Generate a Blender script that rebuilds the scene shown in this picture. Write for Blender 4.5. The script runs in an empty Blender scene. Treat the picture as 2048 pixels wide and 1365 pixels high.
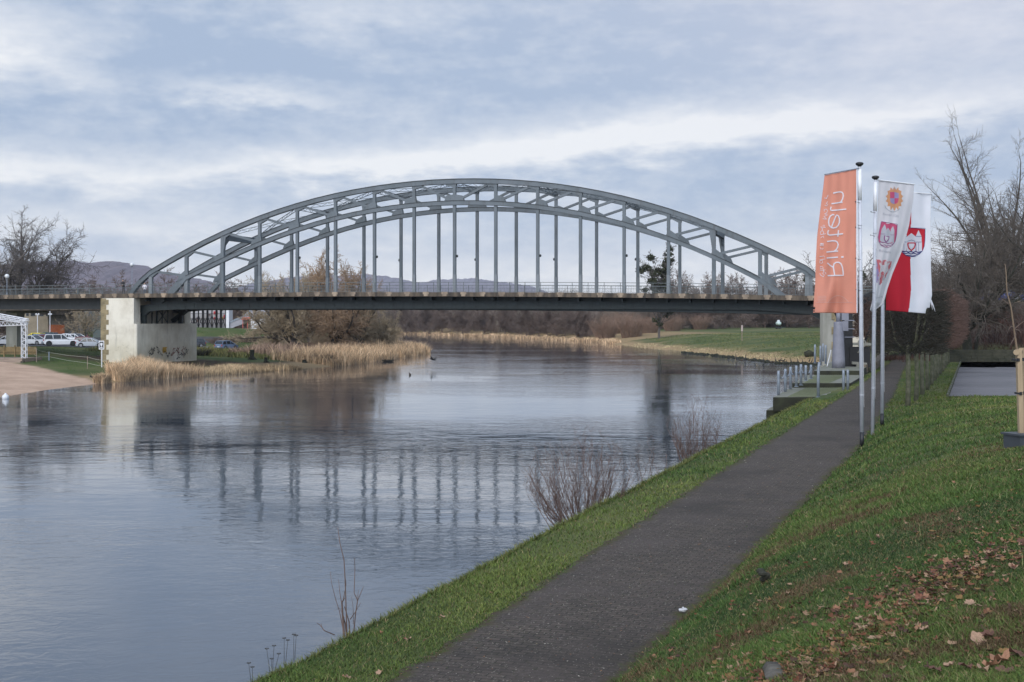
import bpy, math, random
import numpy as np
from math import sin, cos, pi, radians, sqrt, exp, hypot, atan2
from mathutils import Vector, Matrix, noise as mnoise
from mathutils.geometry import tessellate_polygon

SC = bpy.context.scene
COL = SC.collection
F, YH, H = 2500.0, 640.0, 6.5          # focal length in photo pixels, horizon row, eye height above the river

def W(px, py, Y):
    return Vector(((px-1024)/F*Y, Y, H+(YH-py)/F*Y))

# ------------------------------------------------------------------ helpers
def link(o, parent=None):
    COL.objects.link(o)
    if parent is not None: o.parent = parent
    return o

def tag(o, label=None, cat=None, group=None, kind=None):
    if label: o['label'] = label
    if cat: o['category'] = cat
    if group: o['group'] = group
    if kind: o['kind'] = kind
    return o

def empty(name, loc=(0, 0, 0), rz=0.0):
    o = bpy.data.objects.new(name, None)
    o.empty_display_size = 0.2
    o.location = loc; o.rotation_euler = (0, 0, rz)
    return link(o)

def copy_tree(o, parent=None):
    c = o.copy(); COL.objects.link(c)
    if parent is not None: c.parent = parent
    for ch in [x for x in COL.objects if x.parent == o]:
        copy_tree(ch, c)
    return c

class MB:
    """collects polygons, then links them as one mesh object"""
    def __init__(s): s.v = []; s.f = []; s.m = []
    def poly(s, pts, mi=0):
        b = len(s.v); s.v.extend([tuple(p) for p in pts]); s.f.append(tuple(range(b, b+len(pts)))); s.m.append(mi)
    def box(s, c, size, mi=0, rz=0.0, taper=1.0):
        x, y, z = size[0]/2, size[1]/2, size[2]/2
        b = len(s.v); cs, sn = cos(rz), sin(rz)
        for dz in (-1, 1):
            k = taper if dz > 0 else 1.0
            for dx, dy in ((-1, -1), (1, -1), (1, 1), (-1, 1)):
                px, py = dx*x*k, dy*y*k
                s.v.append((c[0]+px*cs-py*sn, c[1]+px*sn+py*cs, c[2]+dz*z))
        for q in ((3, 2, 1, 0), (4, 5, 6, 7), (0, 1, 5, 4), (1, 2, 6, 5), (2, 3, 7, 6), (3, 0, 4, 7)):
            s.f.append(tuple(b+i for i in q)); s.m.append(mi)
    def beam(s, p0, p1, w, h, up=(0, 0, 1), mi=0):
        """box-section bar; w across, h along 'up'"""
        p0 = Vector(p0); p1 = Vector(p1); d = (p1-p0).normalized()
        r = d.cross(Vector(up))
        if r.length < 1e-4: r = d.cross(Vector((0, 1, 0)))
        r.normalize(); u = r.cross(d).normalized()
        b = len(s.v)
        for p in (p0, p1):
            for a, c in ((-1, -1), (1, -1), (1, 1), (-1, 1)):
                s.v.append(tuple(p+r*(a*w/2)+u*(c*h/2)))
        for q in ((3, 2, 1, 0), (4, 5, 6, 7), (0, 1, 5, 4), (1, 2, 6, 5), (2, 3, 7, 6), (3, 0, 4, 7)):
            s.f.append(tuple(b+i for i in q)); s.m.append(mi)
    def tube(s, pts, rad, n=8, mi=0, cap=True):
        pts = [Vector(p) for p in pts]
        if not isinstance(rad, (list, tuple)): rad = [rad]*len(pts)
        if len(rad) != len(pts): rad = [float(q) for q in np.interp(np.linspace(0, 1, len(pts)), np.linspace(0, 1, len(rad)), rad)]
        b = len(s.v); prev = None
        for i, p in enumerate(pts):
            d = (pts[min(i+1, len(pts)-1)]-pts[max(i-1, 0)]).normalized()
            if prev is None:
                a = Vector((0, 0, 1)) if abs(d.z) < .9 else Vector((1, 0, 0))
                r = d.cross(a).normalized()
            else:
                r = (prev-d*prev.dot(d)).normalized()
            prev = r; u = d.cross(r)
            for k in range(n):
                t = 2*pi*k/n
                s.v.append(tuple(p+r*(cos(t)*rad[i])+u*(sin(t)*rad[i])))
        for i in range(len(pts)-1):
            for k in range(n):
                s.f.append((b+i*n+k, b+i*n+(k+1) % n, b+(i+1)*n+(k+1) % n, b+(i+1)*n+k)); s.m.append(mi)
        if cap:
            s.f.append(tuple(b+k for k in reversed(range(n)))); s.m.append(mi)
            e = b+(len(pts)-1)*n
            s.f.append(tuple(e+k for k in range(n))); s.m.append(mi)
    def lathe(s, c, prof, n=16, mi=0):
        """prof: list of (radius, z)"""
        b = len(s.v)
        for r, z in prof:
            for k in range(n):
                t = 2*pi*k/n; s.v.append((c[0]+r*cos(t), c[1]+r*sin(t), c[2]+z))
        for i in range(len(prof)-1):
            for k in range(n):
                s.f.append((b+i*n+k, b+i*n+(k+1) % n, b+(i+1)*n+(k+1) % n, b+(i+1)*n+k)); s.m.append(mi)
        s.f.append(tuple(b+k for k in reversed(range(n)))); s.m.append(mi)
        e = b+(len(prof)-1)*n
        s.f.append(tuple(e+k for k in range(n))); s.m.append(mi)
    def ball(s, c, r, n=10, m=6, mi=0):
        rx, ry, rz = r if isinstance(r, (tuple, list)) else (r, r, r)
        b = len(s.v)
        for i in range(m+1):
            ph = pi*i/m
            for k in range(n):
                t = 2*pi*k/n
                s.v.append((c[0]+rx*sin(ph)*cos(t), c[1]+ry*sin(ph)*sin(t), c[2]-rz*cos(ph)))
        for i in range(m):
            for k in range(n):
                s.f.append((b+i*n+k, b+i*n+(k+1) % n, b+(i+1)*n+(k+1) % n, b+(i+1)*n+k)); s.m.append(mi)
    def prism(s, prof, y0, y1, mi=0, axis='y'):
        """extrude a closed (a,z) outline between two positions"""
        def P(a, z, y): return (a, y, z) if axis == 'y' else (y, a, z)
        n = len(prof); b = len(s.v)
        for y in (y0, y1):
            for a, z in prof: s.v.append(P(a, z, y))
        for i in range(n):
            j = (i+1) % n
            s.f.append((b+i, b+j, b+n+j, b+n+i)); s.m.append(mi)
        s.f.append(tuple(b+i for i in reversed(range(n)))); s.m.append(mi)
        s.f.append(tuple(b+n+i for i in range(n))); s.m.append(mi)
    def build(s, name, mats, parent=None, smooth=False):
        me = bpy.data.meshes.new(name)
        me.from_pydata(s.v, [], s.f)
        if not isinstance(mats, (list, tuple)): mats = [mats]
        for m in mats: me.materials.append(m)
        me.polygons.foreach_set('material_index', s.m)
        if smooth: me.polygons.foreach_set('use_smooth', [True]*len(s.f))
        me.update()
        return link(bpy.data.objects.new(name, me), parent)

def np_mesh(name, V, faces, mats, parent=None, smooth=False, col=None, mi=None):
    """V (n,3); faces list of (k,3)/(k,4) int arrays; col (n,4) point colours"""
    me = bpy.data.meshes.new(name)
    V = np.ascontiguousarray(V, dtype=np.float32)
    me.vertices.add(len(V)); me.vertices.foreach_set('co', V.ravel())
    loops, starts, off = [], [], 0
    for A in faces:
        A = np.asarray(A, dtype=np.int32)
        if len(A) == 0: continue
        k = A.shape[1]
        loops.append(A.ravel()); starts.append(off+np.arange(len(A), dtype=np.int32)*k); off += A.size
    L = np.concatenate(loops); S = np.concatenate(starts).astype(np.int32)
    me.loops.add(len(L)); me.loops.foreach_set('vertex_index', L)
    me.polygons.add(len(S)); me.polygons.foreach_set('loop_start', S)
    if not isinstance(mats, (list, tuple)): mats = [mats]
    for m in mats: me.materials.append(m)
    if mi is not None: me.polygons.foreach_set('material_index', np.asarray(mi, dtype=np.int32))
    if smooth: me.polygons.foreach_set('use_smooth', np.ones(len(S), dtype=bool))
    if col is not None:
        a = me.color_attributes.new('tint', 'FLOAT_COLOR', 'POINT')
        a.data.foreach_set('color', np.ascontiguousarray(col, dtype=np.float32).ravel())
    me.update(calc_edges=True); me.validate()
    return link(bpy.data.objects.new(name, me), parent)

def tubes(P0, P1, R0, R1, n):
    """separate n-sided tapered tubes for arrays of segments -> V, quads"""
    P0 = np.asarray(P0, float); P1 = np.asarray(P1, float); R0 = np.asarray(R0, float); R1 = np.asarray(R1, float)
    d = P1-P0; d /= np.linalg.norm(d, axis=1, keepdims=True)+1e-9
    a = np.where(np.abs(d[:, 2:3]) < .9, np.array([[0., 0, 1]]), np.array([[1., 0, 0]]))
    r = np.cross(d, a); r /= np.linalg.norm(r, axis=1, keepdims=True)+1e-9
    u = np.cross(d, r)
    t = np.arange(n)*2*pi/n
    ring = r[:, None, :]*np.cos(t)[None, :, None]+u[:, None, :]*np.sin(t)[None, :, None]
    V = np.stack([P0[:, None, :]+ring*R0[:, None, None], P1[:, None, :]+ring*R1[:, None, None]], 1)
    N = len(P0); base = np.arange(N)[:, None]*2*n; k = np.arange(n)
    Q = np.stack([base+k, base+(k+1) % n, base+n+(k+1) % n, base+n+k], -1).reshape(-1, 4)
    return V.reshape(-1, 3), Q

def join_geo(parts):
    V, Q, off = [], [], 0
    for v, q in parts:
        V.append(v); Q.append(q+off); off += len(v)
    return np.concatenate(V), Q

# ------------------------------------------------------------------ materials
def new_mat(name):
    m = bpy.data.materials.new(name); m.use_nodes = True
    nt = m.node_tree; b = nt.nodes['Principled BSDF']
    return m, nt, b
def N(nt, typ, **kw):
    n = nt.nodes.new(typ)
    for k, v in kw.items(): setattr(n, k, v)
    return n
def mixc(nt, a, b, fac):
    m = N(nt, 'ShaderNodeMix', data_type='RGBA')
    for s, v in ((0, fac), (6, a), (7, b)):
        if hasattr(v, 'is_output'): nt.links.new(v, m.inputs[s])
        elif isinstance(v, (int, float)): m.inputs[s].default_value = v
        else: m.inputs[s].default_value = (v[0], v[1], v[2], 1)
    return m.outputs[2]
def noisen(nt, scale, detail=4, rough=.55, coord='Object', vec=None, stretch=None):
    n = N(nt, 'ShaderNodeTexNoise'); n.inputs['Scale'].default_value = scale
    n.inputs['Detail'].default_value = detail; n.inputs['Roughness'].default_value = rough
    if vec is None:
        tc = N(nt, 'ShaderNodeTexCoord'); vec = tc.outputs[coord]
    if stretch is not None:
        mp = N(nt, 'ShaderNodeMapping'); mp.inputs['Scale'].default_value = stretch
        nt.links.new(vec, mp.inputs[0]); vec = mp.outputs[0]
    nt.links.new(vec, n.inputs['Vector'])
    return n.outputs['Fac']
def ramp(nt, val, lo, hi):
    r = N(nt, 'ShaderNodeMapRange'); nt.links.new(val, r.inputs[0])
    r.inputs[1].default_value = lo; r.inputs[2].default_value = hi
    return r.outputs[0]
def bump(nt, b, h, strength=.3, dist=.05):
    n = N(nt, 'ShaderNodeBump'); n.inputs['Strength'].default_value = strength; n.inputs['Distance'].default_value = dist
    nt.links.new(h, n.inputs['Height']); nt.links.new(n.outputs[0], b.inputs['Normal'])
def M(name, c, rough=.7, c2=None, scale=3.0, metal=0.0, bmp=0.0, lo=.35, hi=.65, stretch=None, spec=None):
    m, nt, b = new_mat(name)
    b.inputs['Roughness'].default_value = rough; b.inputs['Metallic'].default_value = metal
    if spec is not None: b.inputs['Specular IOR Level'].default_value = spec
    if c2 is None: c2 = tuple(x*.8 for x in c)
    f = noisen(nt, scale, 6, .6, stretch=stretch)
    nt.links.new(mixc(nt, c, c2, ramp(nt, f, lo, hi)), b.inputs['Base Color'])
    if bmp: bump(nt, b, f, bmp, .03)
    return m
def M_tint(name, rough=.8, trans=0.0, var=None):
    """colour comes from each blade's or leaf's own tint"""
    m, nt, b = new_mat(name)
    a = N(nt, 'ShaderNodeAttribute'); a.attribute_name = 'tint'
    b.inputs['Roughness'].default_value = rough
    b.inputs['Specular IOR Level'].default_value = .2
    nt.links.new(a.outputs['Color'], b.inputs['Base Color'])
    return m

MT = {}
def M_streak(name, c, c2, grime, rough=.6, sz=.12, lo=.5, hi=.72, k=.75):
    m, nt, b = new_mat(name)
    f = noisen(nt, .5, 5, .6); g = noisen(nt, 2.6, 6, .65, stretch=(1, 1, sz)); h = noisen(nt, .9, 3, .5)
    c_ = mixc(nt, c, c2, ramp(nt, f, .35, .65))
    q = N(nt, 'ShaderNodeMath', operation='MULTIPLY'); nt.links.new(ramp(nt, g, lo, hi), q.inputs[0]); nt.links.new(ramp(nt, h, .35, .65), q.inputs[1])
    q2 = N(nt, 'ShaderNodeMath', operation='MULTIPLY'); nt.links.new(q.outputs[0], q2.inputs[0]); q2.inputs[1].default_value = k
    nt.links.new(mixc(nt, c_, grime, q2.outputs[0]), b.inputs['Base Color']); b.inputs['Roughness'].default_value = rough
    return m
MT['steel'] = M_streak('painted_steel', (.118, .136, .150), (.088, .106, .116), (.055, .050, .045))
MT['steel_light'] = M_streak('renewed_paint', (.17, .185, .195), (.14, .155, .165), (.08, .075, .07))
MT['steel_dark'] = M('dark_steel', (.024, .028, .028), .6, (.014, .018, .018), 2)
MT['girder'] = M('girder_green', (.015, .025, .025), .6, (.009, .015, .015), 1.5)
MT['rail'] = M('railing_paint', (.11, .125, .125), .5, (.08, .09, .09), 3)
MT['cream'] = M('cream_render', (.60, .56, .47), .85, (.50, .455, .36), .5, bmp=.1)
MT['quoin'] = M('sandstone_quoin', (.30, .235, .13), .9, (.16, .13, .075), 1.1, bmp=.3)
MT['concrete'] = M('weathered_concrete', (.30, .295, .26), .9, (.19, .185, .155), .9, bmp=.2, stretch=(1, 1, .25))
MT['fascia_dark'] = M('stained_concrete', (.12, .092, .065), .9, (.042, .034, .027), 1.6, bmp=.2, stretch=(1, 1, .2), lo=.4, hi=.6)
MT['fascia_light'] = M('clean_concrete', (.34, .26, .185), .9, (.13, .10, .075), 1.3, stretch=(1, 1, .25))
MT['asphalt'] = M('asphalt', (.05, .05, .052), .85, (.035, .035, .037), 2)
MT['wood_dark'] = M('tarred_timber', (.016, .015, .016), .7, (.008, .008, .009), 4)
MT['wood_new'] = M('fresh_timber', (.37, .275, .17), .8, (.25, .18, .11), 8, stretch=(1, 1, .1), bmp=.2)
MT['wood_grey'] = M('weathered_planks', (.33, .25, .19), .85, (.2, .15, .12), 2, stretch=(.3, 1, 4))
MT['galv'] = M('galvanised_steel', (.27, .30, .34), .45, (.2, .23, .27), 5, metal=.25)
MT['white_paint'] = M('white_paint', (.72, .72, .73), .4, (.6, .6, .62), 3)
MT['pole'] = M('anodised_pole', (.50, .51, .55), .5, (.42, .43, .47), 4, metal=.05)
MT['black'] = M('black_plastic', (.012, .012, .014), .5)
MT['stone_moss'] = M('mossy_stone', (.034, .036, .018), .95, (.014, .014, .009), 1.6, bmp=.6)
MT['quay_top'] = M('quay_slabs', (.21, .205, .18), .85, (.13, .135, .085), 1.4, bmp=.2)
MT['bark'] = M('grey_bark', (.085, .068, .055), .95, (.045, .038, .03), 3, stretch=(3, 3, .6), bmp=.5)
MT['bark_moss'] = M('mossy_bark', (.16, .15, .105), .95, (.06, .065, .03), 4, bmp=.4)
MT['bark_dark'] = M('dark_ivy_bark', (.035, .034, .024), .95, (.02, .022, .014), 2, bmp=.5)
MT['twig'] = M('brown_twigs', (.17, .12, .095), .9, (.12, .088, .072), .3)
MT['twig_grey'] = M('grey_twigs', (.12, .10, .088), .9, (.08, .068, .06), .3)
MT['twig_olive'] = M('olive_twigs', (.36, .275, .175), .9, (.27, .215, .14), .2)
MT['twig_orange'] = M('orange_willow_twigs', (.34, .225, .135), .9, (.24, .165, .105), .15)
MT['twig_red'] = M('red_brown_twigs', (.15, .088, .068), .9, (.095, .06, .048), .5)
MT['twig_black'] = M('black_brown_twigs', (.045, .036, .028), .9, (.028, .028, .019), .8)
MT['twig_dark'] = M('dark_twigs', (.125, .10, .08), .9, (.08, .066, .053), .3)
MT['mistletoe'] = M('mistletoe_leaves', (.045, .05, .018), .8, (.028, .032, .012), 1)
MT['tyre'] = M('tyre_rubber', (.012, .012, .013), .8)
MT['rim'] = M('alloy_rim', (.35, .35, .37), .35, metal=.6)
MT['glass'] = M('car_glass', (.02, .025, .03), .08)
MT['lamp_red'] = M('red_lens', (.4, .02, .03), .3)
MT['lamp_clear'] = M('clear_lens', (.6, .6, .62), .2)
MT['soil'] = M('dark_soil', (.05, .036, .028), .95, (.03, .022, .018), 2, bmp=.4)
# ------------------------------------------------------------------ camera
cd = bpy.data.cameras.new('camera'); cam = bpy.data.objects.new('camera', cd); COL.objects.link(cam)
cam.location = (0, 0, H); cam.rotation_euler = (pi/2, 0, 0)
cd.sensor_fit = 'HORIZONTAL'; cd.sensor_width = 36.0; cd.lens = 36.0*F/2048.0
cd.shift_y = -(682.5-YH)/2048.0
cd.clip_start = 0.2; cd.clip_end = 30000
SC.camera = cam
SC.view_settings.view_transform = 'Standard'; SC.view_settings.look = 'None'
SC.view_settings.exposure = 0.0; SC.view_settings.gamma = 1.0
SC.cycles.max_bounces = 6; SC.cycles.diffuse_bounces = 2; SC.cycles.glossy_bounces = 3
SC.cycles.transmission_bounces = 3; SC.cycles.transparent_max_bounces = 6; SC.cycles.volume_bounces = 0
SC.cycles.caustics_reflective = False; SC.cycles.caustics_refractive = False

# ------------------------------------------------------------------ sun and sky
SUN_EL, SUN_AZ = radians(36), radians(200)     # azimuth measured from +Y towards +X: the light comes from behind the camera
sd = bpy.data.lights.new('sun', 'SUN'); sun = bpy.data.objects.new('sun', sd); COL.objects.link(sun)
sd.energy = 2.1; sd.angle = radians(40); sd.color = (1.0, .95, .88)
sdir = Vector((sin(SUN_AZ)*cos(SUN_EL), cos(SUN_AZ)*cos(SUN_EL), sin(SUN_EL)))
sun.rotation_euler = sdir.to_track_quat('Z', 'Y').to_euler()

wd = bpy.data.worlds.new('World'); SC.world = wd; wd.use_nodes = True
nt = wd.node_tree; bg = nt.nodes['Background']
tc = N(nt, 'ShaderNodeTexCoord')
sx = N(nt, 'ShaderNodeSeparateXYZ'); nt.links.new(tc.outputs['Generated'], sx.inputs[0])
def MA(op, a, b=None, c=None, clamp=False):
    n = N(nt, 'ShaderNodeMath', operation=op); n.use_clamp = clamp
    for i, v in enumerate((a, b, c)):
        if v is None: continue
        if hasattr(v, 'is_output'): nt.links.new(v, n.inputs[i])
        else: n.inputs[i].default_value = v
    return n.outputs[0]
az = MA('ARCTAN2', sx.outputs[0], sx.outputs[1])
el = MA('ARCSINE', sx.outputs[2])
cv = N(nt, 'ShaderNodeCombineXYZ'); nt.links.new(MA('MULTIPLY', az, 5.0), cv.inputs[0])
nt.links.new(MA('MULTIPLY', el, 20.0), cv.inputs[1])
def wnoise(scale, detail, off, sxy=(1, 1)):
    mp = N(nt, 'ShaderNodeMapping'); mp.inputs['Location'].default_value = (off, off*.7, off*.3); mp.inputs['Scale'].default_value = (sxy[0], sxy[1], 1)
    nt.links.new(cv.outputs[0], mp.inputs[0])
    n = N(nt, 'ShaderNodeTexNoise'); n.inputs['Scale'].default_value = scale; n.inputs['Detail'].default_value = detail
    n.inputs['Roughness'].default_value = .58
    nt.links.new(mp.outputs[0], n.inputs['Vector']); return n.outputs['Fac']
n1 = wnoise(.9, 7, 3.1); n2 = wnoise(2.6, 7, 8.7, (1.35, .95)); n3 = wnoise(.55, 4, 14.2)
wa = MA('ADD', az, MA('MULTIPLY', MA('SUBTRACT', n3, .5), .22))
we = MA('ADD', el, MA('MULTIPLY', MA('ADD', MA('SUBTRACT', n1, .5), MA('MULTIPLY', MA('SUBTRACT', n2, .5), .6)), .06))
def gauss(a0, e0, sa, se, amp, tilt=0.0):
    da = MA('SUBTRACT', wa, a0)
    de = MA('SUBTRACT', MA('SUBTRACT', we, e0), MA('MULTIPLY', da, tilt))
    q = MA('ADD', MA('POWER', MA('DIVIDE', MA('ABSOLUTE', da), sa), 2.0), MA('POWER', MA('DIVIDE', MA('ABSOLUTE', de), se), 2.0))
    return MA('MULTIPLY', MA('EXPONENT', MA('MULTIPLY', q, -1.0)), amp)
streaks = [(.11, .146, .26, .019, .95, .075), (.27, .158, .14, .016, .35, .05), (-.02, .128, .13, .012, .4, .05),
           (-.37, .112, .11, .016, .75, 0), (-.39, .205, .075, .03, .75, -.1), (-.2, .172, .07, .008, .6, 0),
           (-.14, .118, .12, .01, .5, 0), (-.3, .075, .2, .012, .35, 0), (.3, .05, .14, .02, .6, 0), (-.05, .035, .3, .018, .4, 0),
           (.4, .27, .16, .05, .55, 0), (-.12, .245, .14, .02, .2, 0)]
tot = None
for g in streaks:
    v = gauss(*g); tot = v if tot is None else MA('ADD', tot, v)
n4 = wnoise(6.5, 7, 21.0, (1.7, .85))
fb = MA('ADD', MA('MULTIPLY', MA('SUBTRACT', n2, .45), .8), MA('MULTIPLY', MA('SUBTRACT', n4, .5), .55))
fb2 = MA('MULTIPLY', MA('SUBTRACT', n1, .5), .9)
hz = MA('MULTIPLY', MA('EXPONENT', MA('MULTIPLY', MA('ABSOLUTE', el), -17.0)), .72)
cl = MA('ADD', MA('ADD', tot, MA('ADD', fb, fb2)), hz, clamp=True)
skyc = mixc(nt, (.415, .52, .695), (.96, .975, 1.0), cl)
warm = MA('MULTIPLY', gauss(.42, .30, .35, .14, 1.0), .6)
skyc = mixc(nt, skyc, (.80, .785, .86), warm)
nis = N(nt, 'ShaderNodeTexSky', sky_type='NISHITA'); nis.sun_disc = False
nis.sun_elevation = SUN_EL; nis.sun_rotation = SUN_AZ
nsc = N(nt, 'ShaderNodeVectorMath', operation='SCALE'); nsc.inputs['Scale'].default_value = .09
nt.links.new(nis.outputs[0], nsc.inputs[0])
skyc = mixc(nt, skyc, nsc.outputs[0], .09)
back = MA('MULTIPLY', MA('SUBTRACT', .25, sx.outputs[1]), .8, clamp=True)
gain = MA('ADD', 1.0, MA('MULTIPLY', back, 1.9))
gv = N(nt, 'ShaderNodeVectorMath', operation='SCALE'); nt.links.new(skyc, gv.inputs[0]); nt.links.new(gain, gv.inputs['Scale'])
nt.links.new(gv.outputs[0], bg.inputs['Color']); bg.inputs['Strength'].default_value = 1.0

# ------------------------------------------------------------------ ground
ZP = 2.6
_py = np.array([1365, 1030, 893, 790, 738, 712.])
_Y = F*(H-ZP)/(_py-YH)
_xl = (np.array([775, 1300, 1523, 1690, 1766, 1795.])-1024)/F*_Y
_pyr = np.array([1365, 1115, 893, 790, 738, 712.])
_Yr = F*(H-ZP)/(_pyr-YH)
_xr = (np.array([1240, 1500, 1722, 1790, 1809, 1822.])-1024)/F*_Yr
def _ext(Yk, Xk):
    s0 = (Xk[1]-Xk[0])/(Yk[1]-Yk[0]); s1 = (Xk[-1]-Xk[-2])/(Yk[-1]-Yk[-2])
    return (np.concatenate([[Yk[0]-40], Yk, [Yk[-1]+60]]), np.concatenate([[Xk[0]-40*s0], Xk, [Xk[-1]+60*s1]]))
_Yl, _xl = _ext(_Y, _xl); _Yr, _xr = _ext(_Yr, _xr)
def path_l(Y): return np.interp(Y, _Yl, _xl)
def path_r(Y): return np.interp(Y, _Yr, _xr)
# lateral offset of the right edge once smoothed so that the path keeps about 2.7 m
LOT = [(1898, 793), (1923, 724), (2100, 724), (2140, 793)]
ZLOT = 2.9
LOTP = [((p-1024)/F*(F*(H-ZLOT)/(q-YH)), F*(H-ZLOT)/(q-YH)) for p, q in LOT]

LEFT_SHORE = [(-400, 60), (-110, 70), (-62, 88), (-42.9, 104.8), (-43.0, 116), (-42.1, 127), (-36, 145), (-27.5, 165.8), (-23.4, 180.6), (-19.5, 212), (-16.2, 239), (-19, 256), (-30, 272), (-70, 320), (-160, 380), (-600, 470)]
LEFT_POLY = LEFT_SHORE+[(-4000, 480), (-4000, 60)]
RIGHT_SHORE = [(16, 60), (18, 72), (22, 95), (31, 132), (38, 155), (44.5, 180.6), (41.5, 193.5), (37, 246), (31.5, 285), (24, 361), (-4.5, 464), (-54, 580), (-200, 690), (-600, 800)]
RIGHT_POLY = RIGHT_SHORE+[(-4000, 820), (-6000, 9000), (9000, 9000), (9000, 60)]
def sdist(X, Y, line, poly):
    """distance to the shore line, positive on the land side"""
    D = np.full(X.shape, 1e9)
    for (ax, ay), (bx, by) in zip(line[:-1], line[1:]):
        dx, dy = bx-ax, by-ay
        t = np.clip(((X-ax)*dx+(Y-ay)*dy)/(dx*dx+dy*dy), 0, 1)
        D = np.minimum(D, np.hypot(X-ax-t*dx, Y-ay-t*dy))
    ins = np.zeros(X.shape, bool); n = len(poly)
    for i in range(n):
        x0, y0 = poly[i]; x1, y1 = poly[(i+1) % n]
        c = ((y0 > Y) != (y1 > Y))
        with np.errstate(divide='ignore', invalid='ignore'):
            xi = (x1-x0)*(Y-y0)/(y1-y0)+x0
        ins ^= c & (X < xi)
    return np.where(ins, D, -D)
def inpoly(X, Y, poly):
    ins = np.zeros(X.shape, bool); n = len(poly)
    for i in range(n):
        x0, y0 = poly[i]; x1, y1 = poly[(i+1) % n]
        c = ((y0 > Y) != (y1 > Y))
        with np.errstate(divide='ignore', invalid='ignore'):
            xi = (x1-x0)*(Y-y0)/(y1-y0)+x0
        ins ^= c & (X < xi)
    return ins
def sstep(a, b, x):
    t = np.clip((x-a)/(b-a), 0, 1); return t*t*(3-2*t)
# bridge axis (near arch): position by panel number t, 5 m panels
A_, B_, C_ = -114.72, 82.643, -.00932797
BY0 = 5/hypot(B_/F, C_); BX0 = A_/F*BY0
BDX, BDY = B_/F*BY0/5, C_*BY0/5
BNX, BNY = -BDY, BDX                      # across the bridge, away from the camera
def BP(t, off=0.0, z=0.0):
    return Vector((BX0+BDX*5*t+BNX*off, BY0+BDY*5*t+BNY*off, z))
def b_t(X, Y): return ((X-BX0)*BDX+(Y-BY0)*BDY)/5
def b_off(X, Y): return (X-BX0)*BNX+(Y-BY0)*BNY
_dk = np.polyfit([-12, -8, -4, 0, 4, 7, 8.5, 12], [9.66, 9.70, 9.74, 9.70, 9.45, 9.14, 8.94, 8.4], 3)
def deck_z(t): return float(np.polyval(_dk, max(-14, min(14, t))))

def wob(X, Y, s, seed=0.0):
    return (np.sin(X*s+seed)*np.cos(Y*s*.83+seed*1.7)+.5*np.sin(X*s*2.3+Y*s*1.9+seed*2.1))/1.5
def terr(X, Y):
    X = np.asarray(X, float); Y = np.asarray(Y, float)
    xr, xl = path_r(Y), path_l(Y)
    s = (X-xr)*.93; t = (xl-X)*.93
    A = np.interp(Y, [-20, 0, 12, 22, 34, 46, 57, 64], [3.1, 3.0, 2.75, 2.3, 1.75, 1.05, .42, .3])
    rise = A*(1-np.exp(-np.maximum(s, 0)/2.7))
    near = ZP+np.where(s > 0, rise+.035*wob(X, Y, 1.3), 0)
    tt = np.maximum(t, 0)
    drop = .10*np.minimum(tt, 1.5)+.78*np.maximum(tt-1.5, 0)
    near = np.where(t > 0, ZP-drop+.03*wob(X, Y, 1.1, 2.)*np.minimum(tt, 1), near)
    near = np.where((s < -.12) & (t < -.12), ZP-.06, near)
    near = np.where(inpoly(X, Y, LOTP), ZLOT-.05, near)
    near = np.maximum(near, -1.5)
    # far right meadow
    dr = sdist(X, Y, RIGHT_SHORE, RIGHT_POLY)
    far = np.interp(dr, [-8, -1, 0, 3, 9, 22, 60], [-1.5, -.35, 0, .45, 1.3, 2.6, 3.4])+.1*wob(X, Y, .12)*sstep(4, 20, dr)
    k = sstep(100, 118, Y)
    onpath = (s < 1.2) & (t < 1.2)
    right = near*(1-k)+np.where(onpath & (Y < 185), ZP-.06, far)*k
    right = np.where((Y > 94) & (s > 1.0) & (Y < 135), np.maximum(right, ZLOT), right)
    # approach embankment on the right
    bt, bo = b_t(X, Y), b_off(X, Y)
    top = np.interp(bt, [9.9, 10.2, 10.9, 30], [-5, 2.0, 8.2, 8.2])
    emb = top-np.maximum(0, np.maximum(-3.0-bo, bo-12.5))*.34
    wallY = 106.8
    emb = np.where((Y < wallY) & (X > 30), -5, emb)
    right = np.where(X > 25, np.maximum(right, np.minimum(emb, 8.25)), right)
    # left bank
    dl = sdist(X, Y, LEFT_SHORE, LEFT_POLY)
    left = np.interp(dl, [-8, -1, 0, 4, 12, 25, 45, 70], [-1.5, -.3, 0, .42, .95, 1.6, 2.45, 2.7])+.06*wob(X, Y, .25)*sstep(2, 12, dl)
    dyke = sstep(232, 250, Y+.12*X)*sstep(-95, -80, X)*2.9
    left = left+np.where(dl > 12, dyke, 0)
    emb2 = np.interp(bt, [-32, -30, -29, -20], [9.0, 9.0, 2, -5])-np.maximum(0, np.maximum(-3.0-bo, bo-12.5))*.55
    left = np.maximum(left, np.where(dl > 0, emb2, -5))
    isleft = (X < 5) & (dl > -30) & (Y > 55) & (X < path_l(Y)-12)
    isleft = dl > dr*1.0
    z = np.where(isleft & (Y > 60), left, right)
    z = np.where((Y <= 60) & (X < xl-6), -1.5, z)
    return z
def tz(x, y): return float(terr(np.array([x]), np.array([y]))[0])
def hit(px, py, y0=4.0, y1=900.0):
    """first point of the ground along the view ray through a photo pixel"""
    Yv = np.exp(np.linspace(math.log(y0), math.log(y1), 3000))
    X = (px-1024)/F*Yv; Z = H+(YH-py)/F*Yv
    d = Z-np.maximum(terr(X, Yv), 0)
    i = np.argmax(d <= 0) if (d <= 0).any() else len(Yv)-1
    return Vector((float(X[i]), float(Yv[i]), max(0.0, tz(X[i], Yv[i]))))
def on(px, Y):
    x = (px-1024)/F*Y
    return Vector((x, Y, tz(x, Y)))

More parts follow.
